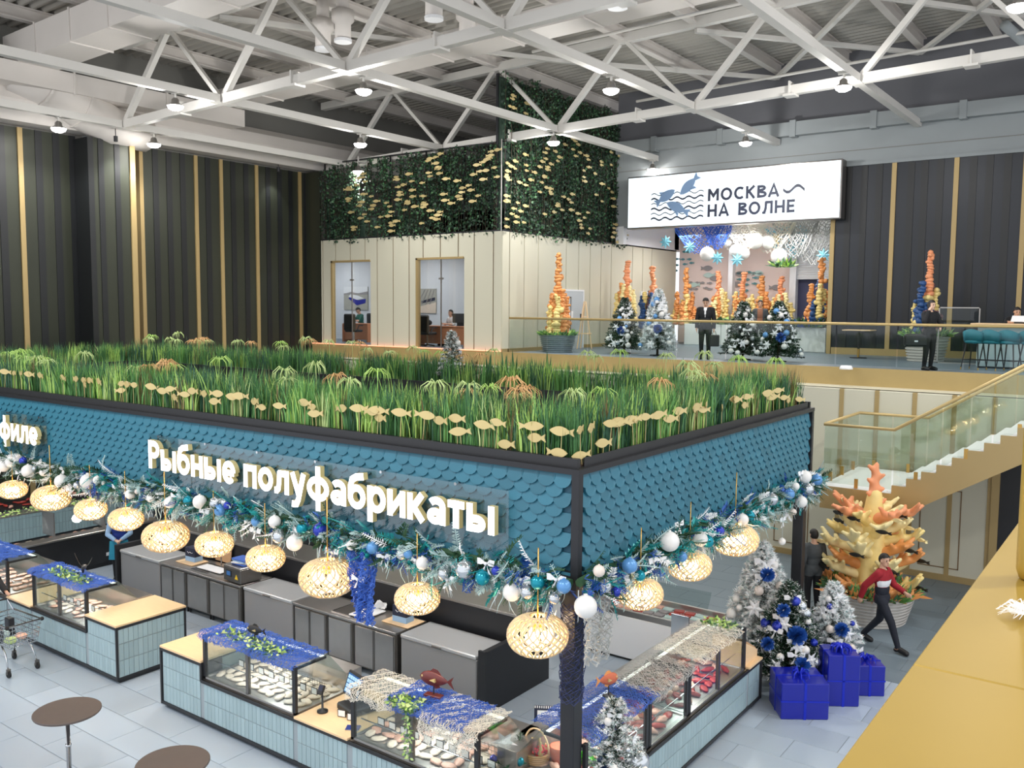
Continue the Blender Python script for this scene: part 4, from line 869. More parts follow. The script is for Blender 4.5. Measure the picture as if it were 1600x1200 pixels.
def star_mesh(m):
    b = MB(); 
    for k in range(6):
        a = 2*PI*k/6; c, s_ = math.cos(a), math.sin(a); b.add([(0, -.02, 0), (c*.05-s_*.03, -.01, s_*.05+c*.03), (c*.13, -.03, s_*.13), (c*.05+s_*.03, -.01, s_*.05-c*.03)], [(0, 1, 2, 3)])
    b.ball((0, -.02, 0), .025, 8, 5); return b.mesh('flower', m)
FLOWER = star_mesh('white')
for i, (px, py, r, k) in enumerate([(17, 722, .13, 'ball_white'), (36, 720, .09, 'ball_blue'), (28, 714, .05, 'ball_pearl'), (6, 728, .14, 'ball_white'), (44, 736, .15, 'ball_white'), (54, 732, .06, 'ball_silver'), (68, 738, .09, 'ball_white'), (96, 752, .15, 'ball_white'), (137, 752, .16, 'ball_white'), (152, 750, .09, 'ball_white'), (120, 758, .08, 'ball_silver'), (162, 755, .045, 'ball_pearl'), (214, 768, .05, 'ball_pearl'), (203, 772, .1, 'ball_white'), (236, 778, .09, 'ball_white'), (265, 785, .11, 'ball_white'), (294, 783, .1, 'ball_teal'), (312, 784, .13, 'ball_white'), (336, 786, .11, 'ball_silver'), (344, 798, .11, 'ball_sky'), (355, 790, .07, 'ball_blue'), (350, 785, .06, 'ball_silver'), (400, 815, .09, 'ball_sky'), (429, 815, .11, 'ball_white'), (436, 838, .12, 'ball_silver'), (472, 826, .1, 'ball_teal'), (460, 848, .14, 'ball_white'), (500, 828, .12, 'ball_blue'), (549, 852, .08, 'ball_white'), (582, 856, .1, 'ball_sky'), (628, 866, .09, 'ball_silver'), (638, 866, .07, 'ball_sky'), (660, 880, .1, 'ball_white'), (693, 896, .09, 'ball_silver'), (726, 890, .14, 'ball_silver'), (754, 903, .11, 'ball_teal'), (775, 892, .07, 'ball_blue'), (800, 925, .13, 'ball_white'), (824, 925, .1, 'ball_silver'), (840, 910, .1, 'ball_teal'), (866, 935, .08, 'ball_silver'), (881, 916, .1, 'ball_sky')]):
    p = uy(px, py, 7.7); bauble(p, r*.78, k, 'in the front garland below '+anchor(px), 'in the front garland')
for i, (px, py, r, k) in enumerate([(915, 948, .15, 'ball_white'), (936, 892, .08, 'ball_pearl'), (945, 916, .09, 'ball_silver'), (984, 884, .11, 'ball_sky'), (1000, 900, .08, 'ball_teal'), (1046, 846, .15, 'ball_white'), (1066, 870, .08, 'ball_sky'), (1094, 842, .12, 'ball_white'), (1106, 846, .1, 'ball_teal'), (1124, 830, .09, 'ball_blue'), (1160, 812, .11, 'ball_white'), (1172, 806, .09, 'ball_teal'), (1190, 790, .08, 'ball_silver'), (1206, 780, .12, 'ball_silver'), (1233, 772, .11, 'ball_sky'), (1243, 760, .08, 'ball_white'), (1262, 764, .13, 'ball_silver'), (1252, 784, .12, 'ball_white'), (1276, 750, .12, 'ball_sky'), (1258, 745, .13, 'ball_white'), (1222, 846, .07, 'ball_white'), (1240, 800, .06, 'ball_pearl'), (962, 925, .07, 'ball_blue')]):
    p = ux(px, py, -4.68); o = bauble(p, r*.8, k, 'in the right-hand garland '+anchor_r(px), 'in the right-hand garland')
    if p.z < Z0-.35: MB().tube([(0, 0, 1), (0, 0, (Z0-p.z)/(r*.8))], .06, 4).build('thread', 'tinsel_silver', o)
for i, (px, py) in enumerate([(30, 740), (76, 742), (110, 765), (182, 762), (197, 762), (242, 775), (275, 776), (284, 778), (320, 800), (400, 830), (520, 862), (560, 905), (600, 870), (650, 875), (700, 905), (760, 880), (815, 905), (870, 905)]):
    o = link(BOW, 'bow', None, uy(px, py, 7.74)); o.scale = (.95,)*3; tag(o, 'white ribbon bow in the front garland below '+anchor(px), 'bow', 'white bows in the front garland')
for i, (px, py) in enumerate([(1020, 876), (1060, 820), (1112, 836), (1180, 800), (1250, 740), (1222, 812), (1268, 758)]):
    o = link(BOW, 'bow', None, ux(px, py, -4.72), PI/2); o.scale = (.95,)*3; tag(o, 'white ribbon bow in the right-hand garland '+anchor_r(px), 'bow', 'white bows in the right-hand garland')
# ============================================================= TILED SERVICE COUNTERS
TILE = MB().box((-.0405, -.012, -.135), (.0405, .0, .135), bev=.004).mesh('tile', 'tile_teal')
def tile_run(par, p0, ax, L, z0, z1, rot, lim=280, w=.086, h=.28):
    """vertical wall tiles in courses along ax from p0 (face plane), tiles proud of the base; top course is cut"""
    rest = MB(); n = 0; cut = {}
    for i in range(int(L/w)):
        u = (i+.5)*w+(L-int(L/w)*w)/2; z = z0
        while z < z1-.03:
            hh = min(h, z1-z); x, y = p0[0]+ax[0]*u, p0[1]+ax[1]*u
            key = round(hh, 3)
            if key not in cut: cut[key] = MB().box((-.0405, -.012+random.uniform(0, .0), .004), (.0405, 0, hh-.004), bev=.004).mesh('tile', 'tile_teal')
            if n < lim: link(cut[key], 'tile', par, (x, y, z), rot); n += 1
            else:
                R = Matrix.Rotation(rot, 3, 'Z'); rest.add([R @ v.co+Vector((x, y, z)) for v in cut[key].vertices], [tuple(q.vertices) for q in cut[key].polygons])
            z += h
    if rest.v: rest.build('tile_field', 'tile_teal', par, kind='stuff')
def counter(name, label, loc, rz, L, D, blocks, tile_end=None, lim=280):
    """local x along the customer front (length L), y back; blocks = [(x0,x1,ztop,'wood'|'case'|'low')]"""
    t = thing(name, label, 'counter', loc, rz)
    MB().box((.03, .05, 0), (L-.03, D-.03, .1)).build('plinth', 'black', t)
    b = MB()
    for x0, x1, zt, k in blocks: b.box((x0, .012, .1), (x1, D, zt-.05))
    b.build('body', 'grout', t)
    fr = MB(); fr.box((0, -.015, .06), (L, .01, .105)).box((-.012, -.015, .06), (.02, D, .1)).box((L-.02, -.015, .06), (L+.012, D, .1))
    px = None
    for x0, x1, zt, k in blocks:
        fr.box((x0, -.02, zt-.065), (x1, .012, zt-.02))
        if px is not None and abs(px-zt) > .1: fr.box((x0-.02, -.018, min(px, zt)-.05), (x0+.02, .35, max(px, zt)-.03))
        px = zt
    zl, zr = blocks[0][2], blocks[-1][2]
    fr.box((-.018, -.018, .06), (.018, .012, zl-.03)).box((L-.018, -.018, .06), (L+.018, .012, zr-.03)).box((L-.018, D-.03, .06), (L+.016, D+.01, zr-.03)).box((-.016, D-.03, .06), (.018, D+.01, zl-.03))
    fr.box((L-.01, -.01, zr-.065), (L+.016, D, zr-.02)).box((-.016, -.01, zl-.065), (.01, D, zl-.02))
    fr.build('frame', 'black', t)
    for x0, x1, zt, k in blocks:
        if k == 'wood': MB().box((x0-.01, -.02, zt-.022), (x1+.01, D+.02, zt+.012), bev=.004).build('wood_top', 'wood', t)
        elif k == 'low': MB().box((x0, -.03, zt-.02), (x1, D, zt+.012), bev=.004).build('wood_top', 'wood', t)
        else: MB().box((x0, 0, zt-.05), (x1, D, zt-.02)).build('steel_deck', 'steel', t)
    for i, (x0, x1, zt, k) in enumerate(blocks): tile_run(t, (x0+.02, .012), (1, 0), x1-x0-.04, .1, zt-.06, 0, lim//len(blocks))
    if tile_end:
        if 'r' in tile_end: tile_run(t, (L-.0, .02), (0, 1), D-.04, .1, zr-.06, PI/2, 60)
        if 'l' in tile_end: MB().box((-.006, .02, .1), (0.012, D-.02, zl-.06)).build('end_panel', 'tile_teal', t)
    return t
# front counter, island left of the gap, right-hand counter
FX0 = -12.26
counter('service_counter', 'long pale teal tiled counter in front of the kiosk with wooden end block', (FX0, 7.65, 0), 0, 7.08, 1.2, [(0, 1.02, .97, 'wood'), (1.02, 3.1, .72, 'case'), (3.1, 4.12, .72, 'low'), (4.12, 6.22, .72, 'case'), (6.22, 7.08, .72, 'case')], 'l', 276)
counter('service_counter', 'pale teal tiled counter island left of the gap with a wooden block end', (-19.4, 7.68, 0), 0, 5.83, 1.26, [(0, 2.1, .72, 'case'), (2.1, 3.0, .72, 'low'), (3.0, 4.9, .72, 'case'), (4.9, 5.83, .97, 'wood')], 'r', 240)
counter('service_counter', 'pale teal tiled counter along the right-hand side of the kiosk', (-4.95, 8.12, 0), PI/2, 5.32, 1.1, [(0, 4.78, .72, 'case'), (4.78, 5.32, .72, 'low')], None, 180)
# ---- glass display cases standing on the counters
def case(label, loc, rz, L, nseg, D=1.1, H=.66, shelf=.52):
    t = thing('display_case', label, 'display case', loc, rz)
    MB().box((0, .0, 0), (L, .05, .03)).box((0, .0, 0), (.05, D-.1, .03)).box((L-.05, 0, 0), (L, D-.1, .03)).build('sill', 'steel', t)
    MB().box((.04, .07, .0), (L-.04, D-.12, .012)).build('tray_floor', 'steel', t)
    for i in range(nseg+1):
        x = L*i/nseg; x = min(max(x, .03), L-.03)
        MB().box((x-.03, .0, .02), (x+.03, .045, H)).build('post', 'steel_dark' if i not in (0, nseg) else 'black', t)
        MB().box((x-.015, .02, H-.05), (x+.015, shelf+.05, H-.02)).build('bracket', 'black', t)
    for i in range(nseg):
        a = L*i/nseg+.035; b = L*(i+1)/nseg-.035
        MB().box((a, .012, .03), (b, .024, H)).build('front_pane', 'glass', t)
        MB().box((a-.03, .02, H-.012), (b+.03, shelf+.08, H)).build('top_pane', 'glass', t)
        MB().add([(a, D-.15, .25), (b, D-.15, .25), (b, shelf+.08, H), (a, shelf+.08, H), (a, D-.14, .25), (b, D-.14, .25), (b, shelf+.09, H), (a, shelf+.09, H)], [(0, 1, 2, 3), (7, 6, 5, 4), (0, 4, 5, 1), (1, 5, 6, 2), (2, 6, 7, 3), (3, 7, 4, 0)]).build('rear_pane', 'glass', t)
        MB().box((a, .14, .22), (b, .15, .23)).build('price_rail', 'chrome', t)
    for x in (.008, L-.016): MB().add([(x, .03, .03), (x, D-.15, .03), (x, D-.15, .25), (x, shelf+.08, H), (x, .03, H), (x+.008, .03, .03), (x+.008, D-.15, .03), (x+.008, D-.15, .25), (x+.008, shelf+.08, H), (x+.008, .03, H)], [(0, 1, 2, 3, 4), (9, 8, 7, 6, 5)]).build('end_pane', 'glass', t)
    MB().box((0, D-.16, .0), (L, D+.12, .28)).build('rear_ledge', 'steel', t)
    MB().box((.06, shelf+.02, H-.045), (L-.06, shelf+.05, H-.02)).build('light_strip', 'case_light', t)
    R_ = Matrix.Rotation(rz, 3, 'Z'); q = Vector(loc)+R_ @ Vector((L/2, shelf-.05, H-.05)); lamp('AREA', q, 7*L, WHITE, .5)
    return t
case('glass display case on the front counter beside its wooden block', (FX0+1.04, 7.67, .72), 0, 2.04, 2)
case('glass display case on the front counter right of the till', (FX0+4.14, 7.67, .72), 0, 2.06, 2)
case('glass display case on the island beside its wooden block', (-16.38, 7.7, .72), 0, 1.86, 2)
case('glass display case at the far left of the island counter', (-19.38, 7.7, .72), 0, 2.05, 2)
case('glass display case on the right-hand counter nearest the black post', (-4.97, 8.2, .72), PI/2, 1.5, 1)
case('glass display case in the middle of the right-hand counter', (-4.97, 9.72, .72), PI/2, 1.12, 1)
case('glass display case at the gift box end of the right-hand counter', (-4.97, 10.86, .72), PI/2, 1.98, 2)
# ---- goods lying in the cases
def lump(seed, m, sx_=.115, sy_=.06, sz_=.02):
    r = random.Random(seed); b = MB(); b.ball((0, 0, sz_*.6), (sx_, sy_, sz_), 9, 5); b.v = [(x*(1+r.uniform(-.28, .28)), y*(1+r.uniform(-.28, .28)), max(0, z*(1+r.uniform(-.3, .3)))) for x, y, z in b.v]
    return b.mesh('fish_piece', m, True)
LF = [lump(k, 'fillet') for k in range(3)]+[lump(5, 'fish_meat'), lump(6, 'fish_meat')]; LM = [lump(8, 'meat_red'), lump(9, 'fish_meat', .09, .06, .04), lump(10, 'meat_red', .12, .05, .035)]
def goods(x0, x1, y0, y1, z, nx, ny, ms, label, group, along_y=False, nm='fish_piece'):
    for i in range(nx):
        for j in range(ny):
            u, v = (i+.5+random.uniform(-.2, .2))/nx, (j+.5+random.uniform(-.2, .2))/ny
            o = link(random.choice(ms), nm, None, (x0+(x1-x0)*u, y0+(y1-y0)*v, z), random.uniform(0, 6)); tag(o, label, 'fish', group)
zt0 = .735
goods(FX0+1.1, FX0+3.0, 7.8, 8.55, zt0, 10, 5, LF[:3], 'pale fish fillet lying in the case beside the wooden block', 'fillets in the first front case')
goods(FX0+4.2, FX0+6.1, 7.8, 8.55, zt0, 10, 5, LF, 'pinkish fish fillet lying in the case right of the till', 'fillets in the second front case')
goods(-16.3, -14.6, 7.85, 8.55, zt0, 8, 4, LF, 'pale fish piece lying in the island case', 'fillets in the island case')
goods(-19.2, -17.4, 7.85, 8.55, zt0, 6, 4, LF[3:], 'pink fish piece lying in the far left island case', 'fillets in the far left case')
goods(-5.9, -5.1, 8.3, 9.6, zt0, 5, 7, LM+LF[3:], 'pink piece of fish in the right-hand case nearest the post', 'fish in the first right-hand case')
goods(-5.9, -5.1, 9.8, 10.75, zt0, 5, 5, LM, 'red piece of fish in the middle right-hand case', 'fish in the middle right-hand case')
goods(-5.9, -5.1, 10.95, 12.7, zt0, 5, 8, LM, 'red shellfish piece in the case at the gift box end', 'fish in the last right-hand case')
# price cards
CARD = MB().box((-.06, -.004, 0), (.06, .004, .1)).mesh('card', 'black'); CARDF = MB().box((-.05, -.006, .01), (.05, -.003, .09)).box((-.04, -.008, .03), (.02, -.006, .036)).box((-.04, -.008, .055), (.03, -.006, .06)).mesh('card_face', 'paper')
def cards(xs, y, z, where, grp, rot=0, const_x=None):
    for x in xs:
        t = thing('price_card', 'small white price card in a black holder %s' % where, 'price tag', (x, y, z) if const_x is None else (const_x, x, z), rot, grp)
        link(CARD, 'holder', t); link(CARDF, 'card_face', t)
cards([FX0+1.3+.23*i for i in range(8)], 8.15, .80, 'in the first front case', 'price cards in the first front case')
cards([FX0+4.3+.2*i for i in range(10)], 8.05, .80, 'in the second front case', 'price cards in the second front case')
cards([-16.25+.24*i for i in range(7)], 8.1, .80, 'in the island case', 'price cards in the island case')
def rack(x0, x1, y, z):
    b = MB(); n = int((x1-x0)/.05)
    for i in range(n+1): b.tube([(x0+i*.05, y, z), (x0+i*.05, y, z+.2)], .004, 3)
    for k in range(4): b.tube([(x0, y, z+k*.06), (x1, y, z+k*.06)], .004, 3)
    return b
tag(rack(FX0+1.8, FX0+3.0, 8.3, .735).build('wire_rack', 'chrome'), 'white wire divider in the case beside the wooden block', 'rack')
tag(rack(FX0+4.6, FX0+6.1, 8.3, .735).build('wire_rack', 'chrome'), 'white wire divider in the case right of the till', 'rack')
# ---- fishing nets thrown over the case tops
def net(label, m, fn, nu, nv, r=.006, jit=.012, group=None, layers=1, name='fishing_net'):
    b = MB(); R_ = random
    for l in range(layers):
        g = [[Vector(fn(i/nu, j/nv))+Vector((R_.gauss(0, jit), R_.gauss(0, jit), abs(R_.gauss(0, jit))+l*.01)) for j in range(nv+1)] for i in range(nu+1)]
        for i in range(nu):
            for j in range(nv):
                p, q = (g[i][j], g[i+1][j+1]); b.tube([p, q], r, 3, False)
                p, q = (g[i+1][j], g[i][j+1]); b.tube([p, q], r, 3, False)
    return tag(b.build(name, m), label, 'net', group)
def drape(x0, x1, yf, yb, zt, hang, amp=.02):
    """over the top from yb to yf then down the glass front"""
    tot = (yb-yf)+hang
    def fn(u, v):
        x = x0+(x1-x0)*u; d = v*tot; h = hang*(.75+.25*math.sin(u*11)); 
        if d < yb-yf: return (x, yb-d, zt+.012+amp*abs(math.sin(u*17+v*9)))
        return (x+.02*math.sin(d*20), yf-.03-.02*abs(math.sin(u*23)), zt-(d-(yb-yf))*h/hang)
    return fn
def sideways(fn, X, Y0):           # same, for the right-hand counter: local (x,y) -> (X - (y-7.67), Y0 + x)
    return lambda u, v: (lambda p: (X-(p[1]-7.67), Y0+p[0], p[2]))(fn(u, v))
net('bright blue fishing net bunched on the case beside the wooden block', 'net_blue', drape(FX0+1.0, FX0+3.1, 7.66, 8.25, 1.385, .07), 60, 18, .003, .014, None, 2)
net('bright blue fishing net bunched on the case right of the till', 'net_blue', drape(FX0+4.75, FX0+6.0, 7.66, 8.3, 1.385, .08), 40, 20, .003, .014, None, 2)
net('white fishing net spread on the right half of the case right of the till', 'net_white', drape(FX0+5.35, FX0+6.22, 7.64, 8.3, 1.39, .3), 40, 30, .0028, .008)
net('white fishing net over the left corner of the case right of the till', 'net_white', drape(FX0+4.1, FX0+4.9, 7.64, 8.3, 1.39, .14), 26, 24, .0028, .008)
net('bright blue fishing net along the island case top', 'net_blue', drape(-16.4, -14.45, 7.68, 8.2, 1.385, .06), 56, 16, .003, .014, None, 2)
net('bright blue fishing net on the far left island case', 'net_blue', drape(-19.3, -17.4, 7.68, 8.25, 1.385, .06), 50, 15, .003, .014, None, 2)
net('blue fishing net covering the right-hand case nearest the black post', 'net_blue', sideways(drape(0, 1.6, 7.66, 8.45, 1.39, .06), -4.97, 8.27), 52, 30, .003, .007)
net('white fishing net bunched over the middle right-hand case', 'net_grey', sideways(drape(0, 1.2, 7.66, 8.35, 1.39, .1), -4.97, 9.75), 38, 24, .003, .01)
net('white fishing net bunched over the case at the gift box end', 'net_white', sideways(drape(0, 1.5, 7.66, 8.35, 1.39, .05), -4.97, 11.1), 42, 24, .003, .01)
def hang(c, ax, w, h, sag=.1):
    c = Vector(c); ax = Vector(ax); no = Vector((ax.y, -ax.x, 0))
    return lambda u, v: c+ax*(w*(u-.5)*(1-.35*v))+Vector((0, 0, -h*v))+no*(.05*math.sin(u*12+v*4))
net('blue fishing net hanging from the middle of the front garland', 'net_blue', hang(uy(568, 852, 7.76), (1, 0, 0), .5, 1.0), 16, 30, .006, .018, None, 2)
net('pale fishing net bag hanging from the garland beside the black post', 'net_grey', hang(ux(935, 930, -4.78), (0, 1, 0), .55, .75), 14, 18, .006, .015)
net('thin dark blue net wound around the black corner post', mat('net_dark', (30, 44, 90), .7), lambda u, v: (-5.1+.13*math.cos(u*6.28), 8.1+.13*math.sin(u*6.28), 3.0-1.1*v), 14, 26, .004, .012)
# trailing leaves on the nets
def leafy(n, sx_, sy_, seed, m2=('pale_green', 'reed3', 'leafB')):
    r = random.Random(seed); b = MB()
    for k in range(n):
        c = Vector((r.uniform(-sx_, sx_), r.uniform(-sy_, sy_), r.uniform(0, .05))); d = Vector((r.gauss(0, 1), r.gauss(0, 1), r.uniform(-.3, .8))).normalized()*r.uniform(.05, .1); e = d.orthogonal().normalized()*.02
        b.mi = r.randrange(3); b.add([c, c+d*.5+e, c+d, c+d*.5-e], [(0, 1, 2), (0, 2, 3)])
    return b, m2
for (x, y, z, w, lb, rot) in ((FX0+1.75, 7.85, 1.40, .45, 'on the blue net beside the wooden block', 0), (FX0+2.4, 7.8, 1.40, .3, 'beside the tropical fish sculpture', 0), (FX0+5.05, 7.72, 1.40, .2, 'on the blue net right of the till', 0), (-15.7, 7.9, 1.40, .35, 'at the left of the island case', 0), (-15.1, 7.85, 1.40, .35, 'at the right of the island case', 0), (-5.3, 12.6, 1.40, .25, 'on the case at the gift box end', 0)):
    b, m2 = leafy(170, w, .14, int(x*10)); tag(b.build('trailing_plant', list(m2), None, False, (x, y, z)), 'bright green trailing plant '+lb, 'plant')
b, m2 = leafy(60, .06, .05, 77)
for k in range(90): 
    c = Vector((random.uniform(-.05, .05), random.uniform(-.05, .02), -.6*k/90)); d = Vector((random.gauss(0, 1), random.gauss(0, 1), -.5)).normalized()*.06; e = d.orthogonal().normalized()*.015; b.mi = k % 3; b.add([c, c+d*.5+e, c+d, c+d*.5-e], [(0, 1, 2), (0, 2, 3)])
tag(b.build('trailing_plant', list(m2), None, False, (FX0+5.17, 7.62, 1.4)), 'green plant strand hanging down the glass right of the till', 'plant')
# ---- fish sculptures
def sculpture(name, label, loc, rz, L, H, body, base_m, base, rod, fins):
    t = thing(name, label, 'sculpture', loc, rz)
    b = MB(); n = 12; b.lathe([(.0, -.5)]+[(max(.02, math.sin(PI*(i/n)**.8)**.75*.5), -.5+i/n) for i in range(1, n)]+[(.0, .5)], 12)
    b.v = [(-z*L*.8+.0, x*H*.38, rod+base[2]+H*.5+y*H) for x, y, z in b.v]
    b.build('fish_body', body, t, True)
    z = rod+base[2]+H*.5
    MB().prism([(-L*.36, 0), (-L*.55, H*.42), (-L*.48, 0), (-L*.55, -H*.42)], .012, (0, 0, z)).build('tail', fins, t)
    MB().prism([(L*.12, H*.42), (L*.02, H*.68), (-L*.1, H*.62), (-L*.2, H*.34)], .012, (0, 0, z)).prism([(0, -H*.42), (-.05*L, -H*.62), (-L*.18, -H*.5), (-L*.14, -H*.34)], .012, (0, 0, z)).build('fin', fins, t)
    MB().prism([(L*.05, -H*.02), (-L*.08, H*.12), (-L*.1, -H*.1)], H*.66, (0, 0, z)).build('side_patch', 'gold_fish', t)
    MB().ball((L*.3, -H*.1, z+H*.1), .014, 8, 5).ball((L*.3, H*.1, z+H*.1), .014, 8, 5).build('eye', 'gold_fish', t)
    MB().tube([(0, 0, base[2]), (0, 0, z-H*.3)], .008, 6).build('rod', 'black', t); MB().box((-base[0]/2, -base[1]/2, 0), (base[0]/2, base[1]/2, base[2]), bev=.005).build('base', base_m, t)
    return t
sculpture('fish_sculpture', 'dark red fish sculpture on a wooden base on the case right of the till', (FX0+5.2, 8.05, 1.41), PI+.15, .52, .19, 'maroon', 'maroon', (.24, .1, .045), .1, 'maroon')
sculpture('fish_sculpture', 'black and yellow tropical fish sculpture on the case beside the wooden block', (FX0+1.95, 7.9, 1.41), PI+.2, .36, .13, 'black', 'black', (.16, .1, .02), .09, 'dark_fish')
sculpture('fish_sculpture', 'orange and white fish sculpture seen end-on on the blue net of the right-hand case', (-5.35, 9.35, 1.42), 1.1, .34, .16, 'terracotta', 'black', (.12, .1, .03), .12, 'coral_orange')
t = thing('bird_sculpture', 'dark metal bird sculpture with raised wings on the island case', 'sculpture', (-15.35, 8.1, 1.4))
MB().box((-.09, -.06, 0), (.09, .06, .02)).build('base', 'black', t); MB().tube([(0, 0, .02), (0, 0, .1), (.05, 0, .16), (.13, 0, .2)], [.012, .03, .045, .01], 8).build('bird_body', 'steel_dark', t, True)
for s_ in (-1, 1): MB().prism([(0, 0), (s_*.16, .1), (s_*.26, .22), (s_*.12, .06)], .01, (.03, s_*.02, .14)).build('wing', 'steel_dark', t)
# ---- till and small things on the low wooden part
t = thing('till', 'black touch-screen till on the low wooden part of the front counter', 'till', (FX0+3.62, 8.25, .735), -.25)
MB().box((-.2, -.18, 0), (.2, .24, .1), bev=.02).build('till_base', 'black', t)
MB().tube([(0, .1, .1), (0, .05, .3)], .05, 10).build('stand', 'black', t)
R_ = Matrix.Rotation(-.35, 3, 'X')
MB().box((-.21, -.03, .18), (.21, .02, .5), bev=.01, rot=R_).build('monitor', 'black', t)
m = MB(); m.box((-.18, -.036, .21), (.18, -.03, .47), rot=R_, piv=(0, -.005, .34)); sc_ = m.build('screen', 'screen', t)
ic = MB()
for i in range(6):
    for j in range(4): ic.box((-.165+i*.056, -.041, .225+j*.06), (-.12+i*.056, -.036, .27+j*.06), rot=R_, piv=(0, -.005, .34))
ic.build('screen_icons', mat('icon', (150, 190, 220), .4, emit=.4, emit_rgb=(150, 190, 220)), sc_)
MB().box((-.1, .02, .3), (.1, .2, .42), bev=.01, rot=R_).build('rear_box', 'black', t)
t = thing('card_reader', 'card reader on a slim black stand in front of the till', 'card reader', (FX0+3.3, 7.95, .735), .2)
MB().lathe([(.075, 0), (.075, .02), (.015, .035), (.012, .26), (0, .26)], 16).build('stand', 'black', t, True); MB().box((-.04, -.05, .25), (.04, .0, .38), bev=.008, rot=Matrix.Rotation(-.6, 3, 'X')).build('reader', 'black', t); MB().box((-.032, -.055, .3), (.032, -.048, .37), rot=Matrix.Rotation(-.6, 3, 'X'), piv=(0, -.025, .315)).build('reader_screen', 'navy', t)
t = thing('leaflet_stack', 'stack of blue and white leaflets on the low wooden counter', 'leaflets', (FX0+3.98, 7.86, .735), .4)
for k in range(4): MB().box((-.09, -.065, k*.004), (.09, .065, k*.004+.004), rz=k*.06).build('leaflet', ['paper', 'navy', 'paper', 'apron_blue'][k], t)
cards([FX0+3.62, FX0+3.8], 8.0, .735, 'in front of the till', 'price cards in front of the till', .3)
t = thing('weighing_scale', 'flat steel weighing scale inside the case right of the till', 'scale', (FX0+4.6, 8.35, .95)); MB().box((-.2, -.16, -.2), (.2, .16, .03), bev=.01).build('scale_body', 'steel_dark', t); MB().box((-.18, -.15, .035), (.18, .15, .05), bev=.008).build('pan', 'steel', t)
# ---- corner decorations around the black post
def bask(loc):
    t = thing('gift_basket', 'wicker gift basket with bottles and red ribbon beside the black post', 'basket', loc)
    MB().lathe([(.0, 0), (.13, .0), (.18, .17), (.19, .18), (.17, .17), (.125, .03), (0, .03)], 22).build('basket_body', 'wicker', t, True)
    for k in range(6): z = .02+k*.028; MB().tube([((.135+.3*(z)*.95)*math.cos(a), (.135+.3*z*.95)*math.sin(a), z) for a in [2*PI*i/20 for i in range(20)]], .009, 4, close=True).build('weave', 'wicker', t)
    MB().tube([(.18*math.cos(a), 0, .17+.26*math.sin(a)) for a in [PI*i/14 for i in range(15)]], .011, 6).build('hoop_handle', 'wood', t, True)
    for i, (x, y, m_) in enumerate(((-.06, 0, 'gold_fish'), (.02, .04, 'gold'), (.08, -.03, 'gold_fish'))):
        tag(MB().lathe([(0, 0), (.03, 0), (.03, .14), (.012, .2), (.012, .25), (0, .25)], 10).build('bottle', m_, None, True, (loc[0]+x, loc[1]+y, loc[2]+.05)), 'small gold-capped bottle standing in the wicker gift basket', 'bottle', 'bottles in the gift basket')
    rb = MB()
    for k in range(40): a = random.uniform(0, 6.3); r = random.uniform(.02, .13); c = Vector((r*math.cos(a), r*math.sin(a), random.uniform(.1, .2))); d = Vector((random.gauss(0, 1), random.gauss(0, 1), .5)).normalized()*.05; rb.tube([c, c+d, c+d*1.3+Vector((.02, 0, -.02))], [.012, .01, .004], 4)
    tag(rb.build('ribbon_filling', mat('red_ribbon', (210, 36, 50), .35), None, False, loc), 'red ribbon filling of the wicker gift basket', 'ribbon')
bask(uz(838, 1192, .705))
p = uz(845, 1165, .705); t = thing('notice_card', 'white notice card with a striped blue border behind the gift basket', 'sign', (p.x-.05, p.y+.22, .705), .55)
MB().box((-.17, 0, 0), (.17, .012, .42)).build('board', 'navy', t)
MB().box((-.13, -.006, .05), (.13, 0, .36)).build('notice_sheet', 'paper', t)
st_ = MB()
for k in range(12): st_.box((-.165+k*.028, -.005, .39), (-.151+k*.028, 0, .42))
st_.build('border_stripes', 'white', t); ln = MB()
for z, w in ((.29, .08), (.25, .1), (.21, .09)): ln.box((-w, -.009, z), (w, -.006, z+.012))
ln.build('printed_lines', 'decal_grey', t)
p = uz(872, 1195, .705); tag(MB().lathe([(0, 0), (.07, 0), (.1, .16), (.11, .24), (.09, .24), (0, .2)], 18).build('clay_pot', 'terracotta', None, True, p), 'terracotta pot tucked against the black post', 'pot')
p = uz(915, 1192, .72); b = MB()
for k in range(120): d = Vector((random.gauss(0, 1), random.gauss(0, 1), abs(random.gauss(0, 1)))).normalized()*.13; e = d.orthogonal().normalized()*.05; b.add([d*.4, d*.8+e, d*1.1, d*.8-e], [(0, 1, 2), (0, 2, 3)])
tag(b.build('lime_plant', 'lime', None, False, p), 'vivid lime green plant right of the black post', 'plant')
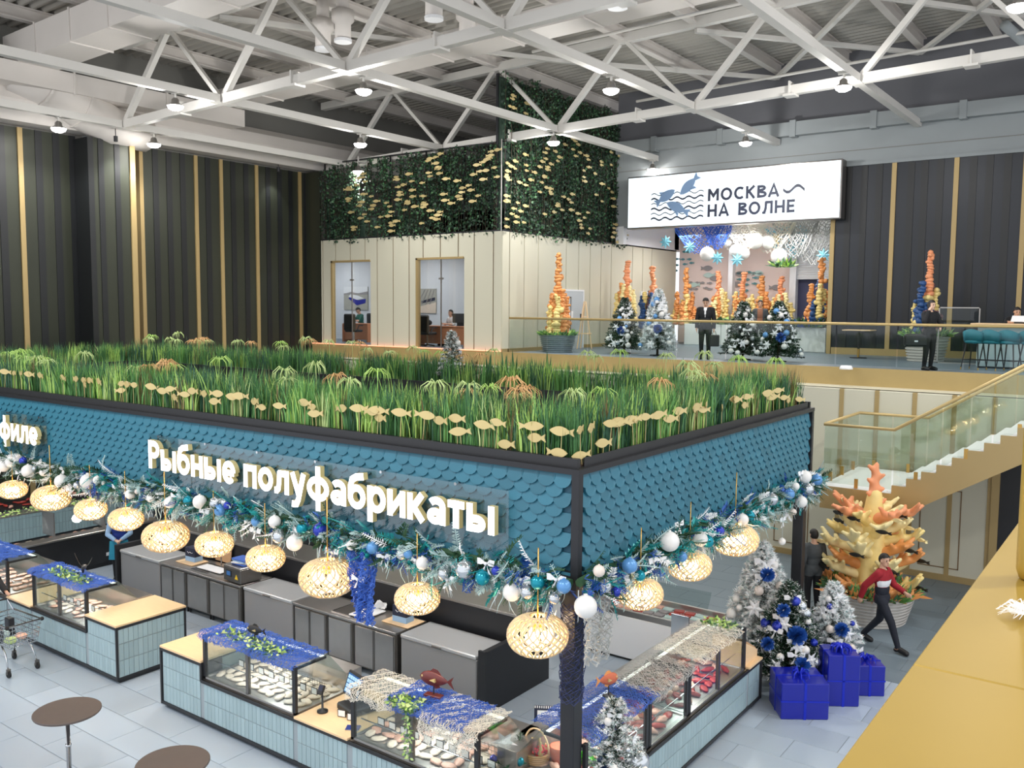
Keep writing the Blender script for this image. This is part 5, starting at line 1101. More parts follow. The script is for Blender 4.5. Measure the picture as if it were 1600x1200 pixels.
# ============================================================= KITCHEN ROW BEHIND THE FRONT COUNTER
YF = 10.4
def freezer(label, x0, x1):
    t = thing('chest_freezer', label, 'freezer', ((x0+x1)/2, YF, 0)); w = (x1-x0)/2
    MB().box((-w, .02, .06), (w, .72, .82), bev=.012).build('body', 'freezer', t); MB().box((-w, .0, .825), (w, .74, .89), bev=.015).build('lid', 'freezer_lid', t)
    MB().box((-.1, -.02, .835), (.1, .01, .86), bev=.006).build('handle', 'steel_dark', t); MB().box((-w+.05, .05, 0), (w-.05, .68, .06)).build('plinth', 'black', t)
freezer('grey chest freezer at the left end of the kitchen row', -18.15, -16.68); freezer('grey chest freezer in the middle between the steel benches', -13.9, -12.52); freezer('grey chest freezer at the right end beside the black panel', -9.85, -8.28)
def bench(label, x0, units, sink):
    w = sum(u for u, n in units); t = thing('steel_bench', label, 'bench', (x0, YF, 0)); MB().box((-.0, -.01, .84), (w, .74, .88), bev=.006).build('worktop', 'steel', t); x = 0
    for u, n in units:
        MB().box((x+.01, .03, .1), (x+u-.01, .72, .84)).build('cabinet', 'steel_dark', t)
        for k in range(n):
            a = x+.03+k*(u-.06)/n; b = x+.03+(k+1)*(u-.06)/n-.015; d = MB().box((a, .005, .13), (b, .03, .8), bev=.004).build('door', 'steel', t); MB().box((b-.03, -.003, .13), (b-.005, .006, .8)).build('door_grip', 'steel_dark', d)
        for lx in (x+.04, x+u-.04): MB().tube([(lx, .06, 0), (lx, .06, .1)], .02, 8).build('foot', 'rubber', t)
        x += u
    a, b = sink; MB().box((a, .1, .7), (b, .55, .885)).build('sink_basin', 'steel_dark', t); rim = MB()
    for p, q in (((a-.02, .08), (b+.02, .1)), ((a-.02, .55), (b+.02, .57)), ((a-.02, .1), (a, .55)), ((b, .1), (b+.02, .55))): rim.box((p[0], p[1], .88), (q[0], q[1], .895))
    rim.build('sink_rim', 'chrome', t); f = (a+b)/2; MB().tube([(f, .62, .88), (f, .62, 1.12), (f, .58, 1.2), (f, .46, 1.2), (f, .42, 1.12)], .014, 8).build('tap', 'chrome', t, True)
bench('stainless steel bench with a sink left of the vacuum sealer', -16.62, [(.9, 2), (.75, 1), (1.0, 2)], (.95, 1.45)); bench('stainless steel bench with a sink between the middle and right freezers', -12.46, [(.88, 2), (.65, 1), (1.0, 2)], (.92, 1.35))
t = thing('end_panel_unit', 'tall black end panel right of the right-hand freezer', 'panel', (-8.2, YF, 0)); MB().box((0, 0, 0), (.1, 1.75, .98), bev=.006).build('panel', 'trim_black', t); MB().box((-.02, -.01, .0), (.11, .03, 1.0)).build('front_edge', 'black', t)
t = thing('back_ledge', 'dark raised ledge behind the freezers with a steel top', 'shelf unit', (-18.2, 11.25, 0)); MB().box((0, .02, 0), (10.05, .75, 1.28)).build('body', 'trim_black', t); MB().box((-.02, 0, 1.28), (10.07, .8, 1.33), bev=.008).build('steel_top', 'steel', t); MB().box((0, .78, 1.33), (10.0, .8, 1.6)).build('rear_pane', 'glass', t)
t = thing('end_panel_unit', 'black end panel left of the leftmost freezer', 'panel', (-18.27, YF, 0)); MB().box((0, -.05, 0), (.08, .85, .98), bev=.006).build('panel', 'black', t)
# vacuum sealer etc.
t = thing('vacuum_sealer', 'steel vacuum sealer with a blue display on the left bench', 'sealer', (-14.25, 10.62, .88), -.05)
MB().box((-.28, -.2, .02), (.28, .28, .3), bev=.012).build('sealer_body', 'steel_dark', t); MB().box((-.28, -.2, .3), (.28, .28, .33), bev=.01).build('lid', 'steel', t); MB().box((-.18, -.206, .12), (-.0, -.198, .24)).build('display', 'black', t); MB().box((-.16, -.21, .14), (-.04, -.204, .22)).build('display_screen', 'screen', t)
MB().prism([(.1, .1), (.2, .1), (.15, .19)], .008, (0, -.202, 0)).build('warning_triangle', mat('warn', (240, 200, 40), .5), t)
tw = thing('towel_stack', 'folded blue and white towels on top of the vacuum sealer', 'towels', (-14.2, 10.65, 1.215), .1)
for k in range(4): MB().box((-.2, -.14, k*.03), (.2, .14, k*.03+.028), rz=random.uniform(-.2, .2), bev=.012).build('towel', ['net_blue', 'white_cloth', 'sky_cloth', 'net_blue'][k], tw)
def board(label, x, y, z, w, d, m, rz=0): tag(MB().box((-w/2, -d/2, 0), (w/2, d/2, .02), bev=.005).build('cutting_board', m, None, False, (x, y, z), rz), label, 'board')
board('white cutting board beside the left sink', -15.25, 10.72, .9, .75, .26, 'white', .02); board('wooden cutting board under the dark blue box at the left', -16.1, 10.8, .885, .55, .4, 'wood'); board('white cutting board beside the right sink', -10.95, 10.75, .9, .4, .5, 'white'); board('wooden cutting board under the dark blue box at the right', -10.2, 10.85, .885, .6, .42, 'wood')
tag(MB().box((-.25, -.012, 0), (.25, .012, .42), bev=.005, rot=Matrix.Rotation(-.12, 3, 'X')).build('wooden_tray', 'card', None, False, (-15.6, 11.22, .885)), 'brown wooden tray leaning behind the left sink', 'tray')
for i, (x, y, lb) in enumerate(((-16.1, 10.85, 'left'), (-10.2, 10.85, 'right'))):
    t = thing('carton', 'dark blue carton with a pale lower band on the %s wooden board' % lb, 'box', (x, y, .906), .05); MB().box((-.15, -.1, .1), (.15, .1, .28)).build('upper_box', 'navy', t); MB().box((-.15, -.1, 0), (.15, .1, .099)).build('lower_box', 'sky_cloth', t)
    MB().tube([(-.08, -.102, .2), (-.04, -.102, .17), (0, -.102, .2), (.04, -.102, .18), (.09, -.102, .19)], .006, 4).build('script_line', 'white', t)
# tissue and small items on the right bench
b = MB()
for k in range(14): d = Vector((random.gauss(0, 1), random.gauss(0, 1), 1.2)).normalized()*.16; e = d.orthogonal().normalized()*.07; b.add([d*.1, d*.6+e, d, d*.6-e], [(0, 1, 2, 3)])
tag(b.build('paper_towel', 'white', None, False, (-10.9, 11.0, .92)), 'crumpled white paper towel behind the right cutting board', 'paper')
# white rear display counter, its packs, further counters
t = thing('rear_counter', 'low white display counter at the far right inside the kiosk', 'counter', (-9.0, 13.6, 0)); MB().box((0, 0, .05), (3.0, .95, .8), bev=.01).build('body', 'white', t); MB().box((0, 0, .8), (3.0, .06, .9)).box((0, .89, .8), (3.0, .95, .9)).build('steel_edge', 'steel', t); MB().box((.05, .05, 0), (2.95, .9, .05)).build('plinth', 'black', t)
PK = [MB().box((-.09, -.06, 0), (.09, .06, .03), bev=.006).mesh('food_pack', m_) for m_ in ('decal_grey', 'decal_pale', 'fish_meat', 'meat_red')]
for i in range(14):
    for j in range(4): tag(link(random.choice(PK), 'food_pack', None, (-8.85+i*.205, 13.78+j*.19, .805), random.uniform(-.3, .3)), 'flat sealed food pack in the low white counter', 'food pack', 'packs in the low white counter')
tag(MB().box((-.9, 0, 0), (.9, .012, .3), rot=Matrix.Rotation(-.5, 3, 'X')).build('glass_guard', 'glass', None, False, (-7.2, 14.5, .92)), 'slanted glass guard over the packs of the low white counter', 'glass guard')
t = thing('bread_wedge', 'pale wooden wedge box at the gift box end of the right-hand counter', 'box', (-5.25, 13.1, .735), PI/2)
MB().prism([(-.3, 0), (.3, 0), (.3, .12), (-.3, .42)], .5, (0, 0, 0)).build('wedge_body', 'wood', t); MB().prism([(-.27, .42), (.27, .14), (.27, .16), (-.27, .44)], .46, (0, 0, 0)).build('sloping_lid', 'card', t)
tag(MB().box((-.15, -.01, 0), (.15, .01, .38)).build('sign_holder', 'chrome', None, False, (-6.0, 12.7, 1.0)), 'small clear sign frame behind the wedge box', 'frame')
t = thing('left_counter', 'dark-backed display counter with a steel ledge at the far left inside the kiosk', 'counter', (-20.05, 8.9, 0), PI/2)
MB().box((0, 0, .1), (3.6, .2, .84)).build('back_panel', 'black', t); MB().box((0, .2, .1), (3.6, 1.1, .7)).build('body', 'trim_black', t); MB().box((-.02, -.06, .84), (3.62, .28, .89), bev=.008).build('steel_ledge', 'steel', t); MB().box((.05, .05, 0), (3.5, 1.0, .1)).build('plinth', 'black', t)
for k in range(3): MB().add([(k*1.2+.02, .3, .9), (k*1.2+1.16, .3, .9), (k*1.2+1.16, .75, 1.42), (k*1.2+.02, .75, 1.42)], [(0, 1, 2, 3)]).build('slanted_pane', 'glass', t); MB().box((k*1.2-.015, .28, .88), (k*1.2+.015, .8, 1.42), rot=Matrix.Rotation(0, 3, 'X')).build('pane_post', 'steel', t)
MB().box((0, .75, 1.4), (3.6, 1.2, 1.43)).build('top_shelf', 'steel', t)
b, m2 = leafy(260, 1.5, .2, 901); tag(b.build('trailing_plant', list(m2), None, False, (-20.95, 10.2, 1.44), PI/2), 'pale green plants along the top of the dark-backed left counter', 'plant')
goods(-20.95, -20.4, 9.1, 12.3, .72, 4, 12, LF, 'pale fish piece in the dark-backed left counter', 'fish in the dark-backed left counter')
tag(MB().box((-.05, -.001, 0), (.05, .001, .08)).build('label_card', 'white', None, False, (-20.04, 11.2, .25), PI/2), 'small white label on the black back of the left counter', 'label')
t = thing('far_counter', 'teal tiled counter seen behind the leftmost pendant lamps', 'counter', (-23.6, 9.0, 0), PI/2)
MB().box((0, .015, .1), (4.6, 1.0, .92)).build('body', 'grout', t); MB().box((0, -.02, .88), (4.6, 1.0, .96)).build('dark_top', 'black', t); MB().box((0, .05, 0), (4.6, .9, .1)).build('plinth', 'black', t); tile_run(t, (0, .012), (1, 0), 4.6, .1, .87, 0, 160)
goods(-24.4, -23.7, 9.4, 13.2, .965, 3, 10, LM, 'red piece of fish on the teal counter behind the lamps', 'fish on the far teal counter')
t = thing('rear_display', 'glass display with steel frame behind the leftmost freezer', 'display case', (-22.0, 13.6, 0)); MB().box((0, 0, 0), (8.5, .9, .9)).build('body', 'trim_black', t); MB().box((0, -.03, .9), (8.5, .9, .94)).build('steel_top', 'steel', t); MB().box((0, 0, .94), (8.5, .012, 1.4)).build('front_pane', 'glass', t); MB().box((0, 0, 1.4), (8.5, .5, 1.42)).build('top_pane', 'glass', t)
goods(-21.8, -13.7, 13.75, 14.4, .945, 24, 2, LF+LM[:1], 'fish piece in the rear glass display', 'fish in the rear glass display')
tag(MB().box((-.13, -.13, 0), (.13, .13, .004)).build('floor_drain', 'steel_dark', None, False, (-13.4, 9.0, .001)), 'small square steel drain in the floor of the gap', 'drain')
# ============================================================= HIGH TABLES AND TROLLEY
for (px, py, lb) in ((105, 1110, 'high round table with a dark brown top at the lower left'), (270, 1191, 'high round table with a dark brown top cut by the bottom edge')):
    p = uz(px, py, 1.07); t = thing('high_table', lb, 'table', (p.x, p.y, 0)); MB().lathe([(0, 1.045), (.395, 1.045), (.4, 1.055), (.4, 1.068), (.395, 1.072), (0, 1.072)], 48).build('table_top', 'tabletop', t); MB().lathe([(.03, .02), (.03, .6), (.036, .6), (.036, .63), (.024, .63), (.024, 1.045)], 16).build('column', 'chrome', t, True); MB().lathe([(0, 0), (.24, 0), (.24, .012), (.04, .03), (0, .03)], 32).build('foot_plate', 'chrome', t, True)
ct_ = uz(20, 1058, 0); t = thing('shopping_trolley', 'wire shopping trolley with groceries at the left edge', 'trolley', (-15.62, 6.95, 0), .05)
w = MB(); LL, WW = .42, .28      # x = length towards the right
for k in range(6):
    z = .5+k*.075; e = k*.012; w.tube([(-LL-.0, -WW+.05-e, z), (LL+e, -WW+.05-e, z), (LL+e, WW-.05+e, z), (-LL, WW-.05+e, z)], .007 if k < 5 else .014, 5, close=True)
for i in range(15):
    x = -LL+i*2*LL/14
    for s_ in (-1, 1): w.tube([(x, s_*(WW-.05), .5), (x, s_*(WW+.01), .87)], .004, 4)
for i in range(9):
    y = -WW+.05+i*(2*WW-.1)/8; w.tube([(LL, y, .5), (LL+.06, y*1.2, .87)], .004, 4); w.tube([(-LL, y, .5), (LL, y, .5)], .004, 4)
w.build('basket', 'chrome', t)
MB().tube([(LL+.06, -WW-.01, .88), (LL+.06, WW+.01, .88)], .018, 8).build('front_bumper', 'chrome', t)
for s_ in (-1, 1): MB().ball((LL+.06, s_*(WW+.01), .88), .035, 8, 6).build('corner_guard', 'rubber', t); MB().tube([(-LL-.2, s_*WW, 1.02), (-LL+.05, s_*(WW-.02), .88), (LL+.06, s_*(WW), .88)], .01, 6).build('side_rail', 'chrome', t)
MB().tube([(-LL-.2, -WW, 1.02), (-LL-.2, WW, 1.02)], .016, 8).build('push_bar', 'rubber', t)
for x in (-1, 1):
    for s_ in (-1, 1):
        MB().tube([(x*.1, s_*.2, .48), (x*.26, s_*.22, .36), (x*.36, s_*.24, .14)], .015, 8).build('leg', 'chrome', t, True); c = MB().tube([(x*.37, s_*.24-.016, .062), (x*.37, s_*.24+.016, .062)], .062, 16).build('castor', 'rubber', t); MB().box((x*.37-.02, s_*.24-.03, .06), (x*.37+.02, s_*.24+.03, .15)).build('castor_fork', 'steel_dark', c)
for nm, loc, r, m_, lb in (('cabbage', (-15.4, 6.85, .57), (.11, .1, .06), 'pale_green', 'pale green cabbage in the shopping trolley'), ('meat_tray', (-15.45, 7.05, .58), (.12, .09, .05), 'fish_meat', 'pink meat tray in the shopping trolley'), ('salad_bag', (-15.75, 6.9, .58), (.1, .1, .07), 'silver_green', 'bag of salad in the shopping trolley')): tag(MB().ball((0, 0, 0), r, 12, 8).build(nm, m_, None, True, loc), lb, 'food')
tag(MB().lathe([(0, 0), (.036, 0), (.036, .17), (.014, .24), (.014, .31), (0, .31)], 12).build('wine_bottle', 'black', None, True, (-15.55, 6.78, .51)), 'dark wine bottle standing in the shopping trolley', 'bottle')
tag(MB().box((-.08, -.05, 0), (.08, .05, .3), bev=.01).build('food_box', 'trim_black', None, False, (-15.85, 7.05, .51)), 'tall dark food box in the shopping trolley', 'box')
# ============================================================= CHRISTMAS TREES AND GIFTS
def tree(label, loc, H, R, frost, nb=150, dens=1.0, seed=0, cat='Christmas tree'):
    r = np.random.default_rng(seed); t = thing('christmas_tree', label, cat, loc)
    MB().tube([(0, 0, 0), (0, 0, H*.93)], [.035*H/1.8, .008], 8).build('trunk', 'stem', t); ft = MB()
    for a in (0, PI/2, PI, 3*PI/2): ft.bar((0, 0, .03), (math.cos(a)*.25, math.sin(a)*.25, .015), .04, .03)
    ft.build('tree_stand', 'trim_black', t)
    V = []; mi = []; st_ = MB()
    for k in range(nb):
        f = k/nb; z = H*(.1+.86*f**.92); L = R*(1-f)**.85*(.8+.3*r.random())+.06; a = k*2.39996+r.normal(0, .2); rise = .12+.5*f
        d = np.array([math.cos(a), math.sin(a), 0]); tip = np.array([0, 0, z])+d*L+np.array([0, 0, L*rise*.35-.1*L]); b0 = np.array([0, 0, z])
        st_.tube([tuple(b0), tuple(tip)], [.008, .003], 3, False)
        n = int((46+L*290)*dens); s = r.random(n)**.7; c = b0+(tip-b0)*s[:, None]; side = np.cross(d, [0, 0, 1])
        dirs = d*(.35+r.random(n)[:, None]*.5)+side*r.normal(0, .85, n)[:, None]+np.array([0, 0, 1])*r.normal(.1, .5, n)[:, None]; dirs /= np.linalg.norm(dirs, axis=1)[:, None]
        ln = (.038+.04*r.random(n))[:, None]*(H/1.8)**.5*1.15; w = np.cross(dirs, r.normal(size=(n, 3))); w /= np.linalg.norm(w, axis=1)[:, None]
        ww = .0095*(H/1.8)**.5*(1.3 if dens < .8 else 1)
        V.append(np.stack([c-w*ww, c+w*ww, c+dirs*ln], 1).reshape(-1, 3)); fr = frost*(.35+.9*s); mi.append(np.where(r.random(n) < fr, np.where(r.random(n) < .78, 2, 3), np.where(r.random(n) < .5, 0, 1)))
    V = np.concatenate(V); mi = np.concatenate(mi)
    link(np_mesh('needles', V, np.arange(len(V)).reshape(-1, 3), ['needle', 'needle_dark', 'snow', 'silver_green'], mi), 'needles', t, kind='stuff'); st_.build('branches', 'stem', t, kind='stuff')
    return t
def trim(loc, H, R, n, cols, where, grp, seed, size=.05, face=None, nb=6, nf=6):
    r = random.Random(seed)
    for i in range(n+nb+nf):
        f = .06+.86*((i*0.618) % 1); a = r.uniform(-1.35, 1.35)+(face if face is not None else math.atan2(-loc[1], -loc[0])); q = R*(1-f)**.85*1.02+.06
        p = (loc[0]+q*math.cos(a), loc[1]+q*math.sin(a), loc[2]+H*(.08+.84*f))
        if i < n: bauble(p, size*r.uniform(.65, 1.25), r.choice(cols), ('at the foot' if f < .3 else 'half way up' if f < .6 else 'near the top')+(', left side, ' if math.sin(a-(face if face is not None else math.atan2(-loc[1], -loc[0]))) < 0 else ', right side, ')+where, grp)
        else:
            m_, nm = (BOW, 'bow') if i < n+nb else (FLOWER, 'flower'); o = link(m_, nm, None, p, a+PI/2); o.scale = (1.0*H/1.9+.15,)*3; tag(o, 'white %s %s %s' % ('ribbon bow' if nm == 'bow' else 'fabric flower', 'low' if f < .35 else 'half way up' if f < .65 else 'high', where), nm, 'white %ss %s' % (nm, grp))
TR = [('tall frosted white Christmas tree behind the blue gift boxes', (-5.45, 14.75, 0), 2.28, .74, 1.15, 220, 1.35, ['ball_white', 'ball_pearl', 'ball_white', 'ball_silver'], 20, 'on the tall frosted tree', 'on the tall frosted tree', .075),
      ('green Christmas tree with frosted tips and blue ribbons behind the nearest gift box', (-4.82, 14.3, 0), 1.82, .66, .22, 160, 1.25, ['ball_white', 'ball_blue', 'ball_pearl', 'ball_silver', 'ball_white'], 17, 'on the green tree', 'on the green tree', .08),
      ('frosted Christmas tree right of the green tree behind the tall gift box', (-4.4, 15.3, 0), 1.62, .56, 1.0, 170, 1.3, ['ball_white', 'ball_blue', 'ball_pearl'], 11, 'on the tree behind the tall gift', 'on the right frosted tree', .065)]
for lb, loc, H, R, fr, nb, dn, cols, n, w, g, sz in TR: tree(lb, loc, H, R, fr, nb, dn, int(H*100)); trim(loc, H, R, n, cols, w, g, int(H*77), sz)
def bluepuff(loc, r_, lb, m_='tinsel_blue', n=120):
    b = MB()
    for k in range(n):
        d = Vector((random.gauss(0, 1), random.gauss(0, 1), random.gauss(0, 1))).normalized()*r_; e = d.orthogonal().normalized()*r_*.22; b.add([d*.15, d*.6+e, d*1.1, d*.6-e], [(0, 1, 2), (0, 2, 3)])
    return tag(b.build('tinsel_puff', m_, None, False, loc), lb, 'ornament')
bluepuff((-4.55, 13.92, 1.02), .15, 'big blue tinsel puff in the middle of the green tree', 'ribbon_teal' if 'ribbon_teal' in MATS else 'tinsel_blue', 200)
bluepuff((-4.75, 13.82, 1.42), .11, 'small blue tinsel puff near the top of the green tree'); bluepuff((-4.98, 13.8, .82), .11, 'blue tinsel puff at the left of the green tree'); bluepuff((-4.4, 13.75, .62), .13, 'blue tinsel puff at the foot of the green tree'); bluepuff((-5.2, 14.3, 1.8), .12, 'pale blue tinsel puff high on the tall frosted tree'); bluepuff((-4.15, 14.95, .9), .12, 'blue tinsel puff on the frosted tree behind the tall gift box')
def gift(label, loc, rz, a, b, h, bow):
    t = thing('gift_box', label, 'gift', loc, rz); MB().box((-a/2, -b/2, 0), (a/2, b/2, h), bev=.012).build('box', 'gift_blue', t); m = MB(); e = .006
    m.box((-a/2-e, -.02, 0), (a/2+e, .02, h+e)).box((-.02, -b/2-e, 0), (.02, b/2+e, h+e)); m.box((-a/2-e, -b/2-e, h*.5-.012), (a/2+e, b/2+e, h*.5+.012)); m.build('ribbon', 'ribbon_blue', t)
    bw = MB(); r = random.Random(int(h*100))
    for k in range(bow):
        an = 2*PI*k/bow+r.uniform(-.2, .2); l = r.uniform(.09, .17); c, s_ = math.cos(an), math.sin(an); bw.tube([(0, 0, h), (c*l*.6, s_*l*.6, h+.09), (c*l, s_*l, h+.07), (c*l*1.15, s_*l*1.15, h+.0)], [.012, .016, .014, .006], 4)
    bw.build('bow', 'ribbon_blue', t); return t
gift('large blue gift box nearest, left of the tall one', (-4.36, 13.5, 0), .62, .72, .66, .56, 8); gift('tall blue gift box with a curly bow standing in the middle', (-3.98, 14.25, 0), .6, .5, .5, .82, 24); gift('small blue gift box behind and right of the tall one', (-3.75, 14.9, 0), .6, .48, .5, .5, 8)
p = uz(958, 1215, .78); tree('small frosted silver Christmas tree on the corner of the right-hand counter', p, .98, .36, .75, 90, 1.3, 5); trim(p, .98, .36, 6, ['ball_white', 'ball_silver'], 'on the small tree at the counter corner', 'on the small counter tree', 9, .04, None, 3, 2)
bauble(uz(995, 1190, .95), .15, 'ball_silver', 'big and glittering at the foot of the small counter tree', 'at the foot of the small counter tree'); bluepuff(uz(950, 1195, .9), .14, 'blue tinsel puff at the foot of the small counter tree')
p = uz(797, 1202, .71)
t = thing('fir_arrangement', 'fir branch arrangement beside the gift basket', 'plant', p)
b = MB()
for k in range(9): a = k*.7; add_at(b, SPRIGS[k % 3], (0, 0, 0), randrot((math.cos(a), math.sin(a), .9), k), 1.0)
b.tube([(0, 0, 0), (.02, 0, .2)], .01, 4); add_at(b, SPRIGS[0], (.0, .1, .05), randrot((.1, .2, 1), 1), 1.3); b.build('sprays', 'needle', t)
o = link(FLOWER, 'flower', None, uz(789, 1160, 1.0), .4); o.scale = (1.3,)*3; tag(o, 'white star flower on the fir arrangement beside the gift basket', 'flower')
bauble(uz(812, 1190, .86), .055, 'ball_teal', 'on the fir arrangement right side', 'on the fir arrangement'); bauble(uz(771, 1186, .86), .05, 'ball_blue', 'on the fir arrangement left side', 'on the fir arrangement')
# trees of the upper floor
for i, (px, py, top, R, fr, lb) in enumerate([(975, 552, 462, .62, .15, 'green Christmas tree on the upper floor, left of the pair near the easel'), (1027, 556, 448, .55, .85, 'frosted white Christmas tree on the upper floor beside the suited man'), (1160, 562, 468, .6, .18, 'green Christmas tree on the upper floor, just right of the suited man'), (1215, 565, 468, .66, .12, 'green Christmas tree on the upper floor at the right of the entrance')]):
    p = uz(px, py, ZM); H = uy(px, top, p.y).z-ZM; tree(lb, p, H, R, fr, 230, .95, 40+i); w = 'on the upper-floor ' + ['tree by the easel', 'frosted tree', 'tree right of the suit', 'tree farthest right'][i]
    trim(p, H, R, 15, ['ball_white', 'ball_silver', 'ball_white', 'ball_sky'], w, w, 90+i, .075); 
    if i in (0, 3, 1): bluepuff((p.x+.25*(1 if i else .6), p.y-.5, ZM+H*.4), .14, 'blue tinsel puff '+w)
p = Vector((uy(706, 560, 15.1).x, 15.1, Z1+.08)); H = uy(706, 514, 15.1).z-p.z; tree('small frosted Christmas tree among the rear reeds below the right office window', p, H, .3, .6, 70, .9, 61); trim(p, H, .3, 6, ['ball_white', 'ball_silver'], 'on the tree among reeds', 'on the small tree among the reeds', 62, .05, None, 2, 0)

# ============================================================= CORALS
def stack_coral(label, loc, H, cols, seed, W_=1.0):
    r = random.Random(seed); t = thing('coral_sculpture', label, 'coral', loc)
    cl = [(0, 0, H, .17, 0)]
    for k in range(13): a = k*2.4; d = r.uniform(.18, .42)*W_; cl.append((d*math.cos(a), d*math.sin(a), H*r.uniform(.3, .7)*(1.1-d*.6), .15, 1+k % 3))
    for x, y, h, rad, ci in cl:
        b = MB(); z = 0; n = 0; lx, ly = x, y
        while z < h:
            f = z/h; rr = rad*(1.1-.55*f)*r.uniform(.8, 1.2); dz = rr*r.uniform(.55, 1.05)
            b.mi = (0 if f > .5 else (2 if r.random() < .5 else 1)) if ci == 0 else min(3, ci)
            lx += r.uniform(-.045, .045)*(1 if z else 0); ly += r.uniform(-.045, .045); lx += (x-lx)*.35; ly += (y-ly)*.35
            k0 = len(b.v); R = Matrix.Rotation(r.uniform(0, 3), 3, 'Z') @ Matrix.Rotation(r.uniform(-.35, .35), 3, 'X')
            b.ball((lx, ly, z+dz*.4), (rr*r.uniform(.85, 1.2), rr*r.uniform(.75, 1.05), dz*.78), 8, 6, R); b.v[k0:] = [(px+r.uniform(-.012, .012), py+r.uniform(-.012, .012), pz+r.uniform(-.01, .01)) for px, py, pz in b.v[k0:]]
            if r.random() < .45:
                q = r.uniform(0, 6.3); b.ball((lx+rr*math.cos(q), ly+rr*math.sin(q), z+dz*.5), (rr*.6, rr*.6, rr*r.uniform(.4, .8)), 8, 5, R)
            z += dz; n += 1
        b.build('coral_branch', cols, t, True)
    return t
CO = ['coral_pink', 'coral_yellow', 'coral_orange', 'coral_cream']; CO2 = ['coral_orange', 'coral_orange', 'coral_yellow', 'coral_orange']; CO3 = ['coral_pink', 'coral_yellow', 'coral_blue', 'coral_plum']
def tub(label, loc, R, H, m_='stone_tub'):
    t = thing('planter_tub', label, 'planter', loc); b = MB(); pr = [(0, 0), (R*.78, 0)]; n = 9
    for k in range(n): f = k/n; pr += [(R*(.78+.2*f)+.02, H*f+.02), (R*(.78+.2*f)+.02, H*(f+.62/n)), (R*(.78+.2*f)-.012, H*(f+.7/n)), (R*(.78+.2*f)-.012, H*(f+.98/n))]
    pr += [(R, H), (R*.93, H), (R*.9, H-.06), (0, H-.06)]; b.lathe(pr, 32); b.build('tub_body', m_, t); MB().lathe([(0, H-.05), (R*.9, H-.05)], 24).build('soil', 'soil', t)
    return t
def bushy(label, loc, R, h, n, seed, mats_=('leafB', 'reed3', 'needle'), ring=0):
    r = random.Random(seed); b = MB()
    for k in range(n):
        a = r.uniform(0, 2*PI); q = R*(ring+(1-ring)*math.sqrt(r.random())); c = Vector((q*math.cos(a), q*math.sin(a), 0)); d = Vector((math.cos(a)*.6+r.gauss(0, .5), math.sin(a)*.6+r.gauss(0, .5), r.uniform(.3, 1.3))).normalized()*h*r.uniform(.6, 1.2); e = d.orthogonal().normalized()*h*.12
        b.mi = r.randrange(3); b.add([c, c+d*.5+e, c+d*1.1+Vector((0, 0, -h*.15)), c+d*.5-e], [(0, 1, 2), (0, 2, 3)])
    return tag(b.build('leafy_plants', list(mats_), None, False, loc), label, 'plant')
p = uz(858, 551, ZM); p.y += .5; tub('grey ribbed tub in front of the cream side wall on the upper floor', p, .62, .58, 'tub_metal'); stack_coral('slender orange coral sculpture in the grey tub by the cream wall', p+Vector((0, .0, .54)), uy(852, 400, p.y).z-ZM-.54, CO2, 21, .8); bushy('green plants around the orange coral by the cream wall', p+Vector((0, 0, .55)), .56, .22, 260, 22, ('leafB', 'reed3', 'reed2'), .5)
p = uz(1447, 562, ZM); p.y = 28.2; p.x = uy(1447, 540, 28.2).x; tub('white ribbed planter tub behind the woman on the phone', p, .62, .75); stack_coral('multicoloured coral sculpture behind the woman on the phone', p+Vector((0, 0, .7)), uy(1450, 396, p.y).z-ZM-.7, CO3, 31, 1.0); bushy('green plants around the multicoloured coral', p+Vector((0, 0, .72)), .58, .3, 240, 32, ('leafB', 'reed3', 'reed2'), .5)
YB = 34.6
pl = thing('long_planter', 'long white planter along the rear wall of the entrance hall', 'planter', (-16.5, YB, ZM)); 
for k in range(4): MB().box((.3+k*1.6, -.6, 0), (1.88+k*1.6, .6, .85), bev=.015).build('planter_box', 'stone_white', pl)
xr = uy(1268, 520, 31.6).x; pl = thing('corner_planter', 'white planter at the right end of the entrance opening', 'planter', (xr, 31.6, ZM)); MB().box((-.75, -.35, 0), (.6, .35, .85), bev=.015).build('planter_box', 'stone_white', pl)
bushy('green plants along the white planter of the entrance hall', (-13.2, YB-.1, ZM+.85), .5, .32, 500, 33)
bpy.context.scene.objects['leafy_plants.002'].scale = (5.4, 1, 1)
bushy('blue and green plants in the white planter at the right of the entrance', (xr, 31.5, ZM+.85), .6, .4, 260, 34, ('leafB', 'tinsel_blue', 'needle'))
for i, (px, top, c_) in enumerate([(980, 408, CO), (1019, 418, CO3), (1073, 421, CO2), (1123, 425, CO), (1161, 428, CO), (1190, 432, CO2), (1221, 432, CO)]):
    y = YB if i > 1 else 29.6+i*2.2; q = uy(px, top, y); b0 = ZM+.85 if i > 1 else ZM+.75
    if i < 2: tub('white planter tub hidden behind the %s upper-floor tree' % ('left green' if i == 0 else 'frosted'), (q.x, y, ZM), .5, .75)
    stack_coral('orange and yellow coral tower %s' % ['behind the left green tree', 'behind the frosted tree, with blue parts', 'left of the suited man', 'right of the suited man', 'third from the right in the entrance hall', 'second from the right, behind the grey-jacketed man', 'last at the right in front of the white column'][i], (q.x, y, b0-.02), q.z-b0, c_, 50+i, .95)
stack_coral('big orange and blue coral at the right end of the entrance', (uy(1284, 420, 31.7).x, 31.7, ZM+.84), uy(1284, 406, 31.7).z-ZM-.84, ['coral_orange', 'coral_orange', 'coral_blue', 'coral_yellow'], 71, .8)
